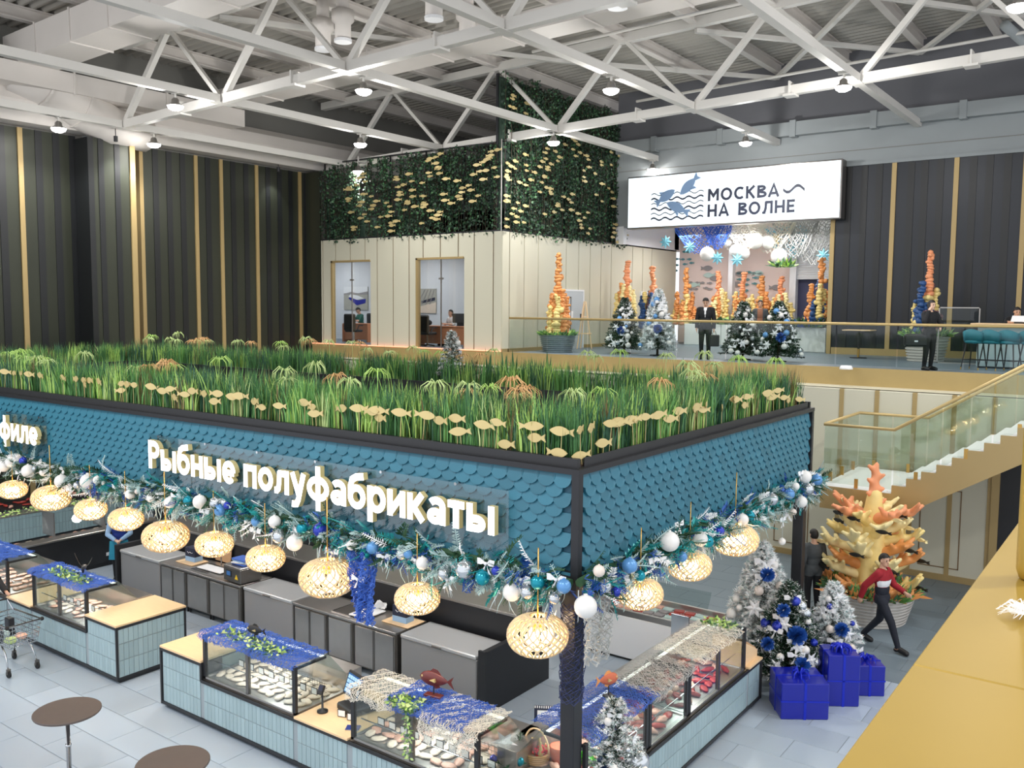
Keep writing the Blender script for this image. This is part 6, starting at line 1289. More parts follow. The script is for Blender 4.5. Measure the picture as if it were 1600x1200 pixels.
# ---- the large coral on the ground floor
CL = Vector((-4.66, 18.65, 0)); t = thing('giant_coral', 'giant yellow and orange coral sculpture with flat fish below the stairs', 'coral', CL+Vector((0, 0, .5)))
tk = MB(); capsule(tk, (0, 0, 0), (0, 0, 1.3), .34, .26); capsule(tk, (0, 0, 1.3), (.02, 0, 2.0), .26, .15)
for k in range(7): a = k*.9; capsule(tk, (.26*math.cos(a), .26*math.sin(a), .1), (.17*math.cos(a+.3), .17*math.sin(a+.3), 1.3), .13, .07)
link(remesh(tk, 'coral_trunk', 'coral_yellow', .045), 'coral_trunk', t)
tp = MB(); capsule(tp, (0, 0, 1.6), (.0, 0, 2.2), .13, .1); capsule(tp, (.0, 0, 2.2), (.03, 0, 2.62), .1, .05)
for k in range(9): a = k*2.1; z = 1.75+k*.09; capsule(tp, (0, 0, z), (.17*math.cos(a), .17*math.sin(a), z+.12), .06, .045)
link(remesh(tp, 'coral_tip', 'coral_pink', .035), 'coral_tip', t)
rr = random.Random(5); fishes = []
LV = [(.1, .98, 'coral_orange', 6), (.42, 1.0, 'coral_cream', 4), (.62, .95, 'coral_orange', 5), (.9, .95, 'coral_cream', 5), (1.12, 1.0, 'coral_yellow', 4), (1.3, .85, 'coral_cream', 5), (1.52, .6, 'coral_cream', 4), (1.62, .95, 'coral_pink', 5)]
for li, (z, L, m_, n) in enumerate(LV):
    for k in range(n):
        a = 2*PI*k/n+li*.77+rr.uniform(-.25, .25); l = L*rr.uniform(.7, 1.08); d = Vector((math.cos(a), math.sin(a), 0)); s_ = Vector((-d.y, d.x, 0)); b = MB(); dz = rr.uniform(-.03, .1)
        mm = d*l*.5+Vector((0, 0, z+.03)); e = d*l*.8+Vector((0, 0, z+.08+dz))
        capsule(b, d*.1+Vector((0, 0, z-.1)), mm, .13, .1, 8); capsule(b, mm, e, .1, .085, 8)
        for q in (-.8, .1, .7): capsule(b, e, e+d*.2*(1-abs(q)*.4)+s_*q*.22+Vector((0, 0, .12+rr.uniform(-.04, .12))), .075, .045, 8)
        for q in (-1, 1): w_ = mm+(e-mm)*rr.uniform(0, .5); capsule(b, w_, w_+s_*q*.17+d*.05+Vector((0, 0, .12+rr.uniform(0, .1))), .075, .045, 8)
        link(remesh(b, 'coral_lobe', m_ if rr.random() < .7 else rr.choice(['coral_yellow', 'coral_cream', 'coral_orange']), .035), 'coral_lobe', t)
        if math.cos(a)*.3-math.sin(a) > -.2 and rr.random() < .85: fishes.append(CL+Vector((0, 0, .5))+e+d*.16+Vector((0, 0, -.02)))
ff = fish3d(.32, .075, .05, 'dark_fish', 'dark_fish'); fg = fish3d(.32, .075, .05, 'pale_fish', 'coral_cream')
for i, p in enumerate(fishes):
    k = i % 3 == 2; qx = to_px(p)[0]; o = link(fg if k else ff, 'wooden_fish', None, p, -.5+random.uniform(-.3, .3)+PI); tag(o, ('pale slim fish' if k else 'black slim fish')+' %s on the giant coral, %s' % ('low' if p.z < 1.2 else 'high' if p.z > 1.9 else 'half way up', 'left side' if qx < 1345 else 'right side' if qx > 1390 else 'in front of the trunk'), 'fish ornament', ('pale' if k else 'black')+' fish on the giant coral')
for dx, dy, r_, lb in ((0, -.1, .8, 'large wavy white stone tub at the foot of the giant coral'),): tub(lb, CL+Vector((dx, dy, 0)), r_+.1, .62)
bushy('mixed green and rusty plants in the tub of the giant coral', CL+Vector((0, -.1, .56)), .85, .3, 700, 88, ('leafB', 'reed2', 'coral_orange'), .45)

# ============================================================= ENTRANCE HALL DECORATION
for i, (px, top, bot, m_, w) in enumerate([(1085, 362, 392, 'net_blue', 2.0), (1115, 362, 385, 'net_blue', 1.2), (1160, 362, 386, 'net_white', 1.6), (1200, 360, 392, 'net_white', 1.8), (1238, 358, 398, 'net_grey', 1.7), (1265, 358, 410, 'net_grey', 1.8), (1225, 370, 402, 'star_blue', 1.6), (1140, 370, 388, 'net_white', 1.5)]):
    y = 32.2+.3*i; a = uy(px, top, y); h = a.z-uy(px, bot, y).z
    net('%s net swag hung from the entrance hall roof, %s' % (['royal blue', 'royal blue', 'white', 'white', 'grey', 'grey', 'light blue', 'white'][i], ['leftmost', 'second from the left', 'above the rear column', 'over the middle corals', 'right of the middle', 'at the right end', 'in front of the grey ones', 'just right of the blue ones'][i]), m_, (lambda a, h, w, y: lambda u, v: (a.x+(u-.5)*w, y+v*.4, min(9.9, a.z+.35)-(.35+h)*(1-(2*u-1)**2)*v-.12*v))(a, h, w, y), 14, 8, .016, .03, None, 1, 'net_swag')
for i, (px, py, r) in enumerate([(1105, 397, .36), (1150, 392, .32), (1162, 396, .3), (1180, 376, .42), (1200, 378, .35), (1217, 400, .4), (1138, 380, .2)]): bauble(uy(px, py, 32.6+.2*i), r*.78, 'ball_white', 'hung large from the entrance hall roof, '+['leftmost', 'lower one of the middle pair', 'upper one of the middle pair', 'under the white net', 'touching the white net swag', 'with green foliage below it', 'small one between two stars'][i], 'large in the entrance hall')
STB = MB()
for k in range(8): a = 2*PI*k/8; c, s_ = math.cos(a), math.sin(a); STB.add([(0, -.04, 0), (c*.1-s_*.07, 0, s_*.1+c*.07), (c*.27, -.02, s_*.27), (c*.1+s_*.07, 0, s_*.1-c*.07), (0, .04, 0)], [(0, 1, 2), (0, 2, 3), (4, 2, 1), (4, 3, 2)])
STB = STB.mesh('paper_star', 'star_blue')
for i, (px, py) in enumerate([(1040, 378), (1078, 386), (1121, 403), (1152, 406), (1287, 399)]):
    o = link(STB, 'paper_star', None, uy(px, py, 32+.2*i)); tag(o, 'pale blue paper star hanging in the entrance hall, '+['leftmost', 'below the blue net', 'beside the leftmost white ball', 'right of the rear column', 'at the right gold jamb'][i], 'star', 'paper stars in the entrance hall')
o = link(STB, 'starfish', None, uy(1210, 374, 33.5)); o.data = STB.copy(); o.data.materials[0] = M['gold_fish']; tag(o, 'golden starfish hanging among the white balls', 'star')
bushy('green hanging foliage under the white balls', uy(1225, 418, 33), .3, .4, 80, 91)
dk = [fish3d(.24, .1, .015, 'wall_fish', k) for k in ('decal_teal', 'decal_grey', 'decal_pale')]; big = [fish3d(.55, .22, .015, 'wall_fish', k) for k in ('decal_grey', 'decal_pale')]
def decal(px, py, me, lb, grp): q = uy(px, py, YE-.06); tag(link(me, 'wall_fish', None, q, PI if random.random() < .2 else 0), lb, 'fish ornament', grp)
for cx_, cy_, n in ((1063, 408, 14), (1172, 440, 14), (1095, 455, 9)):
    for i in range(n): decal(cx_+((i % 4)-1.5)*10+random.uniform(-3, 3), cy_+(i//4-1.5)*9+random.uniform(-2, 2), dk[0 if cx_ != 1095 else 1], ('small teal fish cut-out in the hall wall school %s' % ('behind the frosted tree' if cx_ < 1100 else 'right of the rear column')) if cx_ != 1095 else 'small grey fish cut-out on the entrance hall wall', 'small fish cut-outs %d' % cx_)
for px, py, k in ((1035, 436, 0), (1104, 419, 0), (1118, 435, 0), (1150, 444, 0), (1154, 428, 0), (1211, 449, 0), (1028, 415, 1), (1045, 440, 1), (1108, 430, 1), (1183, 427, 1), (1149, 459, 1), (1085, 445, 1)): decal(px, py, big[k], ('large grey' if k == 0 else 'large pale')+' fish cut-out on the hall wall, '+('far left' if px < 1040 else 'left' if px < 1090 else 'above the suited man' if px < 1112 else 'left of the rear column' if px < 1137 else 'right of the rear column' if px < 1175 else 'towards the shutter')+(', upper' if py < 432 else ', lower'), ('large grey' if k == 0 else 'large pale')+' fish cut-outs')
# doors of the cream side wall, easel
for i, (a, b, zt_, lb) in enumerate(((872, 909, 455, 'door'), (1000, 1017, 458, 'door'))):
    y0, y1 = ux(a, 500, XO).y, ux(b, 500, XO).y; z1 = ux((a+b)/2, zt_, XO).z; d = struct('door_%d' % (i+1))
    MB().box((XO, y0, ZM), (XO+.05, y1, z1)).build('door_leaf', 'door_grey', d); MB().box((XO, y0-.06, ZM), (XO+.06, y0, z1+.06)).box((XO, y1, ZM), (XO+.06, y1+.06, z1+.06)).box((XO, y0, z1), (XO+.06, y1, z1+.06)).build('door_frame', 'white', d)
    MB().box((XO+.05, y1-.2, ZM+1.0), (XO+.09, y1-.1, ZM+1.25)).build('door_handle', 'black', d)
    MB().box((XO+.05, y0+.3, ZM+1.1), (XO+.056, y0+.9, ZM+1.35)).box((XO+.05, y0+.3, ZM+.85), (XO+.056, y0+.8, ZM+1.0)).build('door_notice', 'paper', d)
    m = MB(); m.box((XO+.05, y0+.42, ZM+.6), (XO+.06, y0+.46, z1-.2)).box((XO+.05, y0+.72, ZM+.6), (XO+.06, y0+.76, z1-.2)).box((XO+.05, y0+.42, z1-.24), (XO+.06, y0+.76, z1-.2)); m.build('vision_slot', 'steel_dark', d)
p = uz(917, 546, ZM); t = thing('easel', 'wooden easel standing against the cream side wall', 'easel', (XO+.55, p.y+.3, ZM), .9)
for a, b in (((-.28, 0, 0), (-.03, 0, 1.7)), ((.28, 0, 0), (.03, 0, 1.7)), ((0, .4, 0), (0, .05, 1.6))): MB().bar(a, b, .035, .035).build('leg', 'wood', t)
MB().bar((-.25, -.03, .55), (.25, -.03, .55), .05, .04).build('shelf', 'wood', t); MB().bar((-.13, 0, 1.15), (.13, 0, 1.15), .03, .03).build('crossbar', 'wood', t)

# ============================================================= OFFICE FURNITURE
def office_chair(label, loc, rz, m_='black'):
    t = thing('office_chair', label, 'chair', loc, rz); MB().box((-.27, -.25, .44), (.27, .25, .54), bev=.04).build('seat', m_, t); MB().box((-.27, -.33, .5), (.27, -.23, 1.15), bev=.045).build('backrest', m_, t); MB().tube([(0, 0, .08), (0, 0, .44)], .03, 8).build('gas_lift', 'chrome', t)
    for k in range(5): a = 2*PI*k/5; MB().bar((0, 0, .09), (.3*math.cos(a), .3*math.sin(a), .05), .05, .04).build('leg', 'trim_black', t)
    for s_ in (-1, 1): MB().tube([(s_*.28, -.2, .5), (s_*.31, -.1, .7), (s_*.31, .15, .7)], .02, 6).build('armrest', 'trim_black', t)
def desk(label, loc, w, d): t = thing('desk', label, 'desk', loc); MB().box((-w/2, -d/2, .72), (w/2, d/2, .75), bev=.005).build('desk_top', 'desk_wood', t); MB().box((-w/2+.05, -d/2+.05, .1), (w/2-.05, -d/2+.08, .72)).build('modesty_panel', 'desk_wood', t); [MB().box((s_*w/2-.03, -d/2, 0), (s_*w/2+.03, d/2, .72)).build('side_panel', 'desk_wood', t) for s_ in (-1, 1)]
ox = uy(566, 500, 26.75).x; desk('brown desk in the left office under the boat picture', (ox+.75, 26.0, ZM+.02), 1.4, .8); office_chair('black leather visitor chair in front of the left office desk', (uy(553, 520, 24.7).x, 24.7, ZM+.02), .2); office_chair('black chair behind the man in the left office', (ox-.05, 27.05, ZM+.02), PI)
wx = uy(698, 500, 25.6).x; desk('brown desk in the right office in front of the seated woman', (wx+.1, 25.3, ZM+.02), 2.6, .8); office_chair('black chair behind the woman in the right office', (wx-.05, 26.3, ZM+.02), PI)
t = thing('monitor', 'black computer monitor at the right end of the right office desk', 'monitor', (uy(719, 500, 25.3).x, 25.25, ZM+.77), .5); MB().box((-.25, -.02, .12), (.25, .02, .46), bev=.008).build('display', 'black', t); MB().tube([(0, .03, 0), (0, .03, .2)], .03, 8).build('stand', 'black', t); MB().box((-.12, -.08, 0), (.12, .1, .015)).build('foot', 'black', t)
tag(MB().box((-.12, -.06, 0), (.12, .06, .22), bev=.01).build('red_box', 'red_cloth', None, False, (uy(659, 505, 25.2).x, 25.2, ZM+.77)), 'small red box at the left end of the right office desk', 'box')
tag(MB().ball((0, 0, 0), (.16, .12, .11), 10, 7).build('black_bag', 'black_cloth', None, True, (uy(672, 510, 25.2).x, 25.1, ZM+.88)), 'black bag on the right office desk', 'bag')
office_chair('black visitor chair in front of the right office desk', (uy(668, 530, 24.4).x, 24.4, ZM+.02), .1)
def picture(label, px0, px1, py0, py1, boat):
    a = uy(px0, py1, 27.58); b = uy(px1, py0, 27.58); w, h = b.x-a.x, b.z-a.z; t = thing('wall_picture', label, 'picture', (a.x, 27.56, a.z)); MB().box((0, 0, 0), (w, .03, h)).build('canvas', mat('sea_grey', (172, 170, 160), .7, 0, .15, 3), t); m = MB()
    if boat:
        MB().box((0, -.004, h*.72), (w, 0, h)).build('sky_band', 'white', t); MB().prism([(0, .7*h), (w*.3, .78*h), (w*.6, .72*h), (w, .8*h), (w, .66*h), (0, .66*h)], .006, (0, -.003, 0)).build('shore', 'decal_grey', t)
        MB().prism([(w*.2, h*.5), (w*.55, h*.2), (w*.9, h*.3), (w*.92, h*.48), (w*.6, h*.42), (w*.3, h*.58)], .01, (0, -.006, 0)).build('hull', 'gift_blue', t); MB().prism([(w*.2, h*.58), (w*.55, h*.44), (w*.85, h*.5), (w*.6, h*.62), (w*.3, h*.68)], .012, (0, -.007, 0)).build('deck_house', 'white', t)
    else:
        MB().prism([(0, 0), (w, 0), (w, h*.45), (0, h*.22)], .008, (0, -.005, 0)).build('quay', 'fillet', t)
        for q in range(4): m.bar((w*(.1+.2*q), -.01, h*.35), (w*(.45+.15*q), -.01, h*.95), .01, .03)
        m.build('masts', 'decal_grey', t); MB().prism([(w*.3, h*.4), (w*.95, h*.52), (w*.95, h*.65), (w*.3, h*.5)], .01, (0, -.007, 0)).build('crowd_band', 'navy', t)
picture('framed photograph of a blue-hulled boat on the left office wall', 538, 575, 448, 484, True); picture('framed photograph of quay and masts on the right office wall', 650, 682, 451, 489, False)

# ============================================================= BAR
bx, by = -4.1, 25.9
t = thing('bar_counter', 'bar counter with a wooden top and pale stone front at the right edge', 'bar', (bx, by, ZM), 0); MB().box((0, .1, .05), (5.0, .75, 1.1)).build('stone_front', mat('bar_stone', (176, 196, 200), .4, 0, .2, 2, bump=.1), t); MB().box((-.15, -.1, 1.1), (5.1, .85, 1.16), bev=.01).build('wooden_top', 'wood', t); MB().box((.05, .15, 0), (4.9, .7, .05)).build('plinth', 'black', t)
def stool(lb, x, y):
    t = thing('bar_stool', lb, 'bar stool', (x, y, ZM), -.3); b = MB()
    for k in range(9): a = PI*.12+(PI*.76)*k/8; b.add([(.24*math.cos(a)*1.0, -.2*math.sin(a)-.0, .72), (.27*math.cos(a), -.24*math.sin(a), 1.02-.1*abs(math.cos(a))**2)], [])
    fs = [(2*i, 2*i+2, 2*i+3, 2*i+1) for i in range(8)]; b.add([], [])
    b.f = fs; b.m = [0]*8; me = b.mesh('backrest', 'teal_velvet', True); o = link(me, 'backrest', t); s_ = o.modifiers.new('thick', 'SOLIDIFY'); s_.thickness = .05; s_.offset = 0
    MB().lathe([(0, .66), (.2, .66), (.24, .69), (.24, .73), (.2, .76), (0, .765)], 20).build('seat', 'teal_velvet', t, True)
    for qx in (-1, 1):
        for qy in (-1, 1): l = MB().tube([(qx*.14, qy*.14, .67), (qx*.22, qy*.22, 0)], [.02, .012], 8).build('leg', 'black', t); MB().tube([(qx*.213, qy*.213, .06), (qx*.22, qy*.22, 0)], [.0145, .0135], 8).build('brass_tip', 'brass', l)
    MB().tube([(.2*a, .2*b_, .25) for a, b_ in ((-1, -1), (1, -1), (1, 1), (-1, 1))], .01, 6, close=True).build('footrest', 'black', t)
for i, (px, lb) in enumerate(((1523, 'teal velvet bar stool, first from the left at the bar'), (1550, 'teal velvet bar stool, second from the left at the bar'), (1578, 'teal velvet bar stool, third from the left at the bar'), (1612, 'teal velvet bar stool at the bar cut by the right edge'))): stool(lb, uy(px, 540, 25.2).x, 25.2)
p = uz(1342, 559, ZM); p.y = 28.6; p.x = uy(1342, 530, 28.6).x; t = thing('bistro_table', 'small table with a pale top on a gold and black foot', 'table', (p.x, 28.6, ZM)); MB().box((-.42, -.35, .84), (.42, .35, .87), bev=.008).build('table_top', 'wood', t); MB().tube([(0, 0, .02), (0, 0, .84)], .03, 10).build('column', 'black', t); MB().tube([(0, 0, .03), (0, 0, .28)], .035, 10).build('brass_sleeve', 'brass', t); MB().lathe([(0, 0), (.25, 0), (.25, .02), (0, .025)], 24).build('foot_plate', 'black', t)
t = thing('glass_screen', 'tall white-framed glass screen between the woman and the bar', 'screen', (uy(1496, 520, 27.6).x, 27.6, ZM))
m = MB(); a, b = -.5, .55; zt_ = uy(1500, 480, 27.6).z-ZM
for q in (((a, 0), (a+.03, zt_)), ((b-.03, 0), (b, zt_)), ((a, zt_-.03), (b, zt_)), ((a, 0), (b, .03))): m.box((q[0][0], -.02, q[0][1]), (q[1][0], .02, q[1][1]))
m.build('frame', 'steel', t); MB().box((a+.03, -.005, .03), (b-.03, .005, zt_-.03)).build('pane', 'glass', t)
tag(MB().lathe([(0, 0), (.16, 0), (.16, .03), (.13, .09), (0, .1)], 20).build('floor_lamp_dome', 'white', None, True, uz(1322, 577, ZM)), 'small white dome on the upper floor near the railing', 'floor lamp')
t = thing('bar_till', 'pale tablet stand on the bar at the right edge', 'till', (uy(1592, 490, 26).x, 26.1, ZM+1.165), -.3); MB().box((-.18, -.02, .03), (.18, .01, .2), rot=Matrix.Rotation(-.5, 3, 'X')).build('tablet', 'white', t); MB().box((-.1, -.05, 0), (.1, .1, .04)).build('foot', 'black', t)
# ============================================================= PEOPLE
STAND = dict(pel=(0, 0, .95), wai=(0, 0, 1.1), che=(0, .0, 1.3), nec=(0, -.01, 1.46), hea=(0, .025, 1.635),
  shR=(.185, 0, 1.41), elR=(.235, -.03, 1.13), wrR=(.24, .05, .88), shL=(-.185, 0, 1.41), elL=(-.235, -.03, 1.13), wrL=(-.24, .05, .88),
  hiR=(.09, 0, .92), knR=(.1, .02, .5), anR=(.1, -.03, .09), toR=(.12, .14, .035), hiL=(-.09, 0, .92), knL=(-.1, .02, .5), anL=(-.1, -.03, .09), toL=(-.12, .14, .035))
SIT = dict(STAND, pel=(0, 0, .56), wai=(0, .02, .72), che=(0, .05, .92), nec=(0, .06, 1.08), hea=(0, .1, 1.25), shR=(.185, .05, 1.03), shL=(-.185, .05, 1.03), elR=(.24, .18, .82), elL=(-.24, .18, .82), wrR=(.12, .42, .84), wrL=(-.12, .42, .84),
  hiR=(.1, .02, .53), hiL=(-.1, .02, .53), knR=(.13, .45, .5), knL=(-.13, .45, .5), anR=(.13, .42, .09), anL=(-.13, .42, .09), toR=(.14, .58, .035), toL=(-.14, .58, .035))
def person(label, loc, rz, h, pose, top, bottom, hairm='hair_dark', skin='skin', voxel=.014, hyaw=0, hpit=0, hem=.93, sleeve=True, long_hair=False, base=STAND, bands=None, collar=None, apron=None, shoe_m='shoe'):
    J = {k: Vector(v) for k, v in dict(base, **pose).items()}; k = h/1.75; t = thing('person', label, 'person', loc, rz); t.scale = (k, k, k)
    HR = Matrix.Rotation(hyaw, 3, 'Z') @ Matrix.Rotation(hpit, 3, 'X'); H = J['hea']; b = MB(); segs = []
    def cap(a, c, ra, rb, lab): capsule(b, a, c, ra, rb, 10); segs.append((lab, Vector(a), Vector(c), (ra+rb)/2))
    ue = (J['che']-J['pel']).normalized(); side = (J['shR']-J['shL']).normalized(); fw = ue.cross(side).normalized() if True else None; B = Matrix((side, -fw if fw.y < 0 else fw, ue)).transposed()
    b.ball(J['pel'], (.165, .115, .13), 14, 8, B); b.ball(J['wai'], (.145, .1, .15), 14, 8, B); b.ball(J['che'], (.178, .118, .2), 14, 8, B)
    segs += [('pelvis', J['hiL'], J['hiR'], .12), ('torso', J['wai'], J['che'], .13)]
    cap(J['shL']*.92+J['shR']*.08, J['shR']*.92+J['shL']*.08, .06, .06, 'torso'); cap(J['nec']-ue*.03, H+HR @ Vector((0, -.02, -.07)), .062, .054, 'neck')
    for s_ in 'RL':
        cap(J['sh'+s_], J['el'+s_], .054, .043, 'uarm'); d = (J['wr'+s_]-J['el'+s_]).normalized(); cap(J['el'+s_], J['wr'+s_]-d*.01, .043, .03, 'farm')
        # palm, four unequal bent fingers, thumb from the side of the palm
        w = J['wr'+s_]; sd = d.cross(Vector((1, 0, 0)) if abs(d.x) < .8 else Vector((0, 1, 0))).normalized(); up = sd.cross(d).normalized(); cap(w, w+d*.05, .028, .03, 'hand')
        for q in range(4):
            o = w+d*.065+sd*(q-1.5)*.02; ln = (.062, .074, .07, .055)[q]; m1 = o+d*ln*.55-up*.006; e = m1+(d*.75-up*.6)*ln*.5; capsule(b, w+d*.04+sd*(q-1.5)*.015, o, .012, .0115, 6); capsule(b, o, m1, .011, .01, 6); capsule(b, m1, e, .01, .0085, 6)
        th = 1 if s_ == 'R' else -1; capsule(b, w+d*.02-sd*.024*th, w+d*.055-sd*.052*th-up*.012, .013, .011, 6); capsule(b, w+d*.055-sd*.052*th-up*.012, w+d*.085-sd*.05*th-up*.02, .011, .009, 6); segs.append(('hand', w+d*.03, w+d*.13, .045))
        cap(J['hi'+s_], J['kn'+s_], .088, .06, 'thigh'); cap(J['kn'+s_], J['an'+s_], .06, .038, 'shin'); cap(J['an'+s_]+Vector((0, 0, -.03)), J['to'+s_], .042, .034, 'foot'); heel = J['an'+s_]+(J['an'+s_]-J['to'+s_]).normalized()*.03; heel.z = J['an'+s_].z-.05; b.ball(heel, .036, 8, 6)
    def hb(c, r, n=12, m=8): b.ball(H+HR @ Vector(c), r, n, m, HR)
    hb((0, -.005, .02), (.076, .096, .105), 16, 10); hb((0, .03, -.055), (.056, .06, .06)); hb((0, .075, -.085), (.026, .02, .02)); hb((0, .098, -.012), (.013, .02, .024), 8, 6); hb((0, .085, -.058), (.022, .012, .01), 8, 6)
    for s_ in (-1, 1): hb((s_*.078, -.005, -.005), (.012, .02, .032), 8, 6)
    segs.append(('head', H+HR @ Vector((0, -.02, -.02)), H+HR @ Vector((0, .02, .04)), .085))
    me = remesh(b, 'body', skin, voxel, 2); link(me, 'body', t)
    n = len(me.vertices); co = np.empty(n*3); me.vertices.foreach_get('co', co); co = co.reshape(-1, 3); no = np.empty(n*3); me.vertices.foreach_get('normal', no); no = no.reshape(-1, 3)
    D = []
    for lab, a, c, r in segs:
        a = np.array(a); c = np.array(c); ab = c-a; tt = np.clip(((co-a)@ab)/max(1e-9, ab@ab), 0, 1); D.append(np.linalg.norm(co-(a+tt[:, None]*ab), axis=1)-r)
    lab = np.array([s[0] for s in segs])[np.argmin(D, 0)]; F = np.array([tuple(p.vertices) for p in me.polygons])
    def cloth(name, mask, off, m_):
        keep = mask[F].all(1); f = F[keep]; u, inv = np.unique(f, return_inverse=True)
        if len(u) < 4: return
        link(np_mesh(name, co[u]+no[u]*off, inv.reshape(f.shape), [m_], None, True), name, t)
    sit = base is SIT; A = [lab == q for q in ('torso', 'uarm', 'farm', 'pelvis', 'thigh', 'shin', 'foot', 'head', 'neck')]
    tors = A[0] | A[1] | (A[2] if sleeve else np.zeros(n, bool)) | ((A[3] | A[4]) & (co[:, 2] > (hem if not sit else .6))) | (A[8] & (co[:, 2] < J['nec'].z+.0))
    ch = tors
    if bands:      # parts of the top in other colours
        for nm, f, m_ in bands: mk = ch & f(co, lab); cloth(nm, mk, .021 if hem > .9 else .029, m_)
    cloth('top', tors, .015 if hem > .9 else .022, top)
    if collar: cloth('shirt_front', tors & (np.abs(co[:, 0]) < .05-(J['nec'].z-co[:, 2])*.16) & (co[:, 1] > J['che'].y+.02) & (co[:, 2] > J['nec'].z-.26), .03, collar)
    cloth('trousers', (A[3] | A[4] | A[5]) | (A[6] & (co[:, 2] > .1) & (not sit)), .012, bottom); cloth('shoes', A[6], .016, shoe_m)
    hc = (co-np.array(H))@np.array(HR); hair = A[7] & (((hc[:, 2] > .055+.25*(hc[:, 1]-.04)*(hc[:, 1] > .04)) & (hc[:, 1] < .075)) | ((hc[:, 1] < -.02) & (hc[:, 2] > -.055)) | ((hc[:, 1] < .02) & (hc[:, 2] > .03)) | ((hc[:, 1] < -.005) & (hc[:, 2] > -.13) if long_hair else False)); cloth('hair', hair | (A[8] & (hc[:, 1] < -.0) & (hc[:, 2] > -.1) & long_hair), .017, hairm)
    ey = MB(); [ey.ball(H+HR @ Vector((s_*.031, .084, .012)), (.013, .01, .008), 8, 5, HR) for s_ in (-1, 1)]; ey.build('eyes', 'hair_dark', t); br = MB(); [br.ball(H+HR @ Vector((s_*.032, .088, .034)), (.02, .008, .005), 8, 5, HR) for s_ in (-1, 1)]; br.build('eyebrows', hairm, t); MB().ball(H+HR @ Vector((0, .096, -.058)), (.022, .006, .006), 8, 5, HR).build('mouth', 'lip', t)
    return t, J, k
FACE = lambda loc: math.atan2(-loc[1], -loc[0])-PI/2     # rotation that faces the camera
p = uz(1374, 1010, 0)
person('man in a red, white and navy sports top walking past the giant coral', p, -1.75, 1.74, dict(hiR=(.09, .02, .92), knR=(.1, .24, .54), anR=(.1, .38, .12), toR=(.12, .55, .05), knL=(-.1, -.06, .5), anL=(-.1, -.36, .13), toL=(-.12, -.22, .035), elR=(.26, -.2, 1.17), wrR=(.25, -.28, .93), elL=(-.26, .1, 1.15), wrL=(-.2, .34, 1.06), pel=(0, 0, .93)), 'red_cloth', 'navy_cloth', voxel=.011, hyaw=-.35, hpit=-.1, hem=.86, bands=[('white_band', lambda c, l: (c[:, 2] > 1.15) & (c[:, 2] < 1.3) & (l == 'torso') & (c[:, 1] > -.01), 'white_cloth'), ('navy_band', lambda c, l: (c[:, 2] < 1.16) & (np.isin(l, ['torso', 'pelvis', 'thigh'])) & (c[:, 1] > -.05), 'navy_cloth')])
p = uz(1268, 957, 0); person('person in dark clothes seen from behind the rear kiosk post', p, FACE(p)+PI+.5, 1.72, {}, 'grey_cloth', 'black_cloth', hem=.8)
p = uz(1094, 562, ZM); t, J, k = person('man in a black suit looking down and holding a black bag', p+Vector((0, .3, 0)), FACE(p)-.1, 1.8, dict(hea=(0, .06, 1.62), wrL=(-.24, .04, .87), wrR=(.24, .02, .88)), 'black_cloth', 'black_cloth', hpit=-.5, hem=.72, collar='white_cloth')
q = t.matrix_basis @ Vector((-.26, .07, .78)); tb = thing('carry_bag', 'black bag hanging from the hand of the suited man', 'bag', q-Vector((0, 0, .42)), FACE(p)+.3); MB().box((-.15, -.05, 0), (.15, .05, .34), bev=.02).build('bag_body', 'black', tb); MB().tube([(-.06, 0, .33), (-.03, 0, .45), (.03, 0, .45), (.06, 0, .33)], .008, 6).build('bag_handle', 'black', tb)
p = uz(1447, 579, ZM); t, J, k = person('woman in black holding a phone to her ear by the glass railing', p+Vector((0, .18, 0)), FACE(p)+.75, 1.72, dict(elR=(.28, .12, 1.22), wrR=(.145, .11, 1.5), elL=(-.28, .08, 1.14), wrL=(-.1, .25, 1.06)), 'black_cloth', 'black_cloth', skin='skin_pale', hem=.7, hyaw=.1, hpit=-.1, long_hair=False)
tb = thing('handbag', 'large black handbag on the arm of the woman with the phone', 'bag', p+Vector((-.27, .02, .58)), .3); MB().box((-.28, -.09, 0), (.28, .09, .32), bev=.05).build('bag_body', 'black', tb); MB().tube([(-.14, 0, .3), (-.06, .04, .5), (.06, .04, .5), (.14, 0, .3)], .012, 6).build('bag_handle', 'black', tb); MB().box((-.04, -.095, .12), (.04, -.085, .16)).build('silver_clasp', 'chrome', tb)
q = t.matrix_basis @ Vector((.115, .06, 1.62)); tag(MB().box((-.035, -.005, -.07), (.035, .005, .07), bev=.004).build('phone', 'black', None, False, q, .4), 'black phone held to the ear of the woman in black', 'phone')
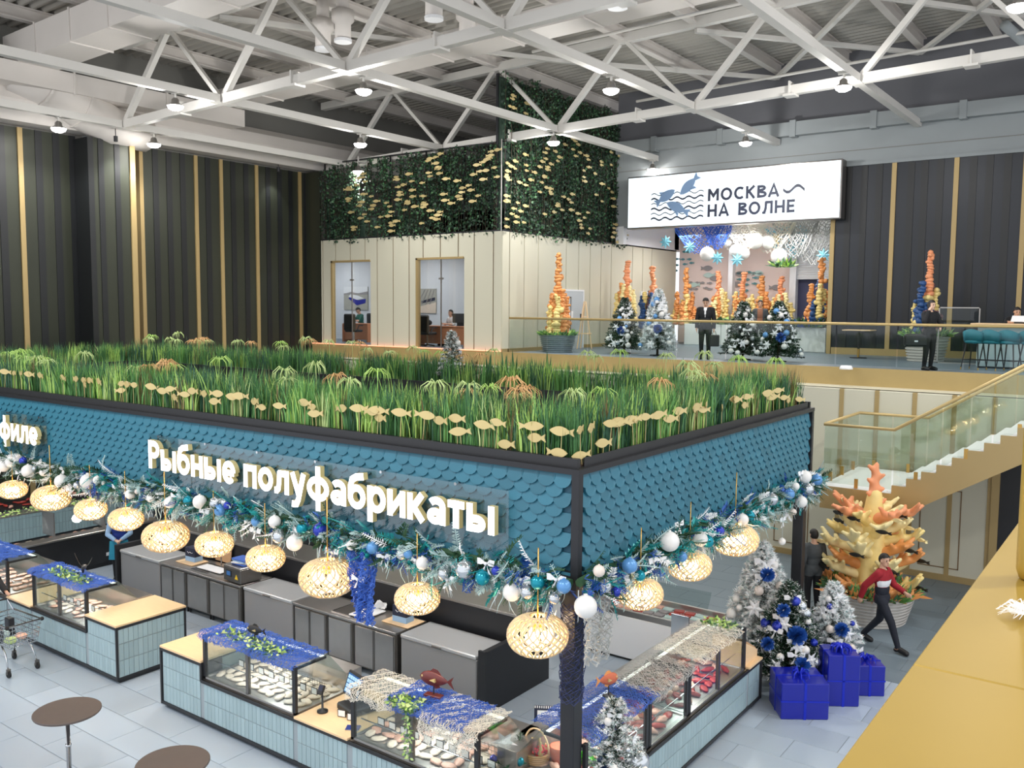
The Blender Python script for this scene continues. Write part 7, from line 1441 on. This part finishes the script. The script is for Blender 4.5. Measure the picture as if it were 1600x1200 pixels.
y = 27.0; p = Vector((uy(1583, 490, y).x, y, ZM)); person('man in a black shirt leaning on the bar at the right edge', p, FACE(p)+.35, 1.7, dict(wai=(0, .05, 1.08), che=(0, .14, 1.22), nec=(0, .2, 1.35), hea=(0, .26, 1.5), shR=(.185, .18, 1.3), shL=(-.185, .18, 1.3), elR=(.3, .38, 1.22), elL=(-.3, .38, 1.22), wrR=(.05, .5, 1.24), wrL=(-.05, .54, 1.24)), 'black_cloth', 'black_cloth', sleeve=False, hpit=-.3)
p = uz(1187, 545, ZM); p.y = 29.2; p.x = uy(1187, 510, 29.2).x; person('man in a grey jacket and brown top standing between two green trees', p, FACE(p), 1.76, {}, 'grey_cloth', 'navy_cloth', bands=[('brown_front', lambda c, l: (l == 'torso') & (np.abs(c[:, 0]) < .08) & (c[:, 1] > .02), 'brown_cloth')], hem=.8)
person('man in a green shirt reading at the left office desk', (ox-.05, 26.75, ZM+.02), PI-.35, 1.78, dict(hea=(0, .14, 1.24)), 'green_cloth', 'black_cloth', base=SIT, hpit=-.55, skin='skin_pale', sleeve=False)
person('woman in a white top with dark hair tied up at the right office desk', (wx-.05, 26.0, ZM+.02), PI-.2, 1.7, {}, 'white_cloth', 'navy_cloth', base=SIT, skin='skin_pale', long_hair=True, sleeve=False)
p = Vector((-18.75, 10.75, 0)); t, J, k = person('kiosk worker in a pale blue shirt and dark blue apron half hidden by a lamp', p, FACE(p)-.1, 1.66, dict(elR=(.25, .05, 1.14), wrR=(.06, .24, 1.03), elL=(-.25, .05, 1.14), wrL=(-.05, .24, 1.03)), 'sky_cloth', 'black_cloth', 'black', skin='skin_pale', bands=[('apron_bib', lambda c, l: (np.isin(l, ['torso', 'pelvis'])) & (c[:, 1] > .0) & (np.abs(c[:, 0]) < .16) & (c[:, 2] < 1.32), 'apron_blue')])
b = MB(); pr = [(-.2+.4*i/10, .13+.06*math.sin(PI*i/10)) for i in range(11)]
b.add([(x, y, 1.0) for x, y in pr]+[(x*1.15, y+.02, .56) for x, y in pr], [(i, i+1, 12+i, 11+i) for i in range(10)]); b.build('apron_skirt', 'teal_cloth', t)
p = Vector((-17.05, 7.12, 0)); person('customer in a dark jacket pushing the trolley, cut by the left edge', p, -PI/2-.0, 1.74, dict(elR=(.25, .1, 1.16), wrR=(.2, .5, 1.08), elL=(-.25, .12, 1.16), wrL=(-.2, .52, 1.06)), 'black_cloth', 'navy_cloth', hem=.82)
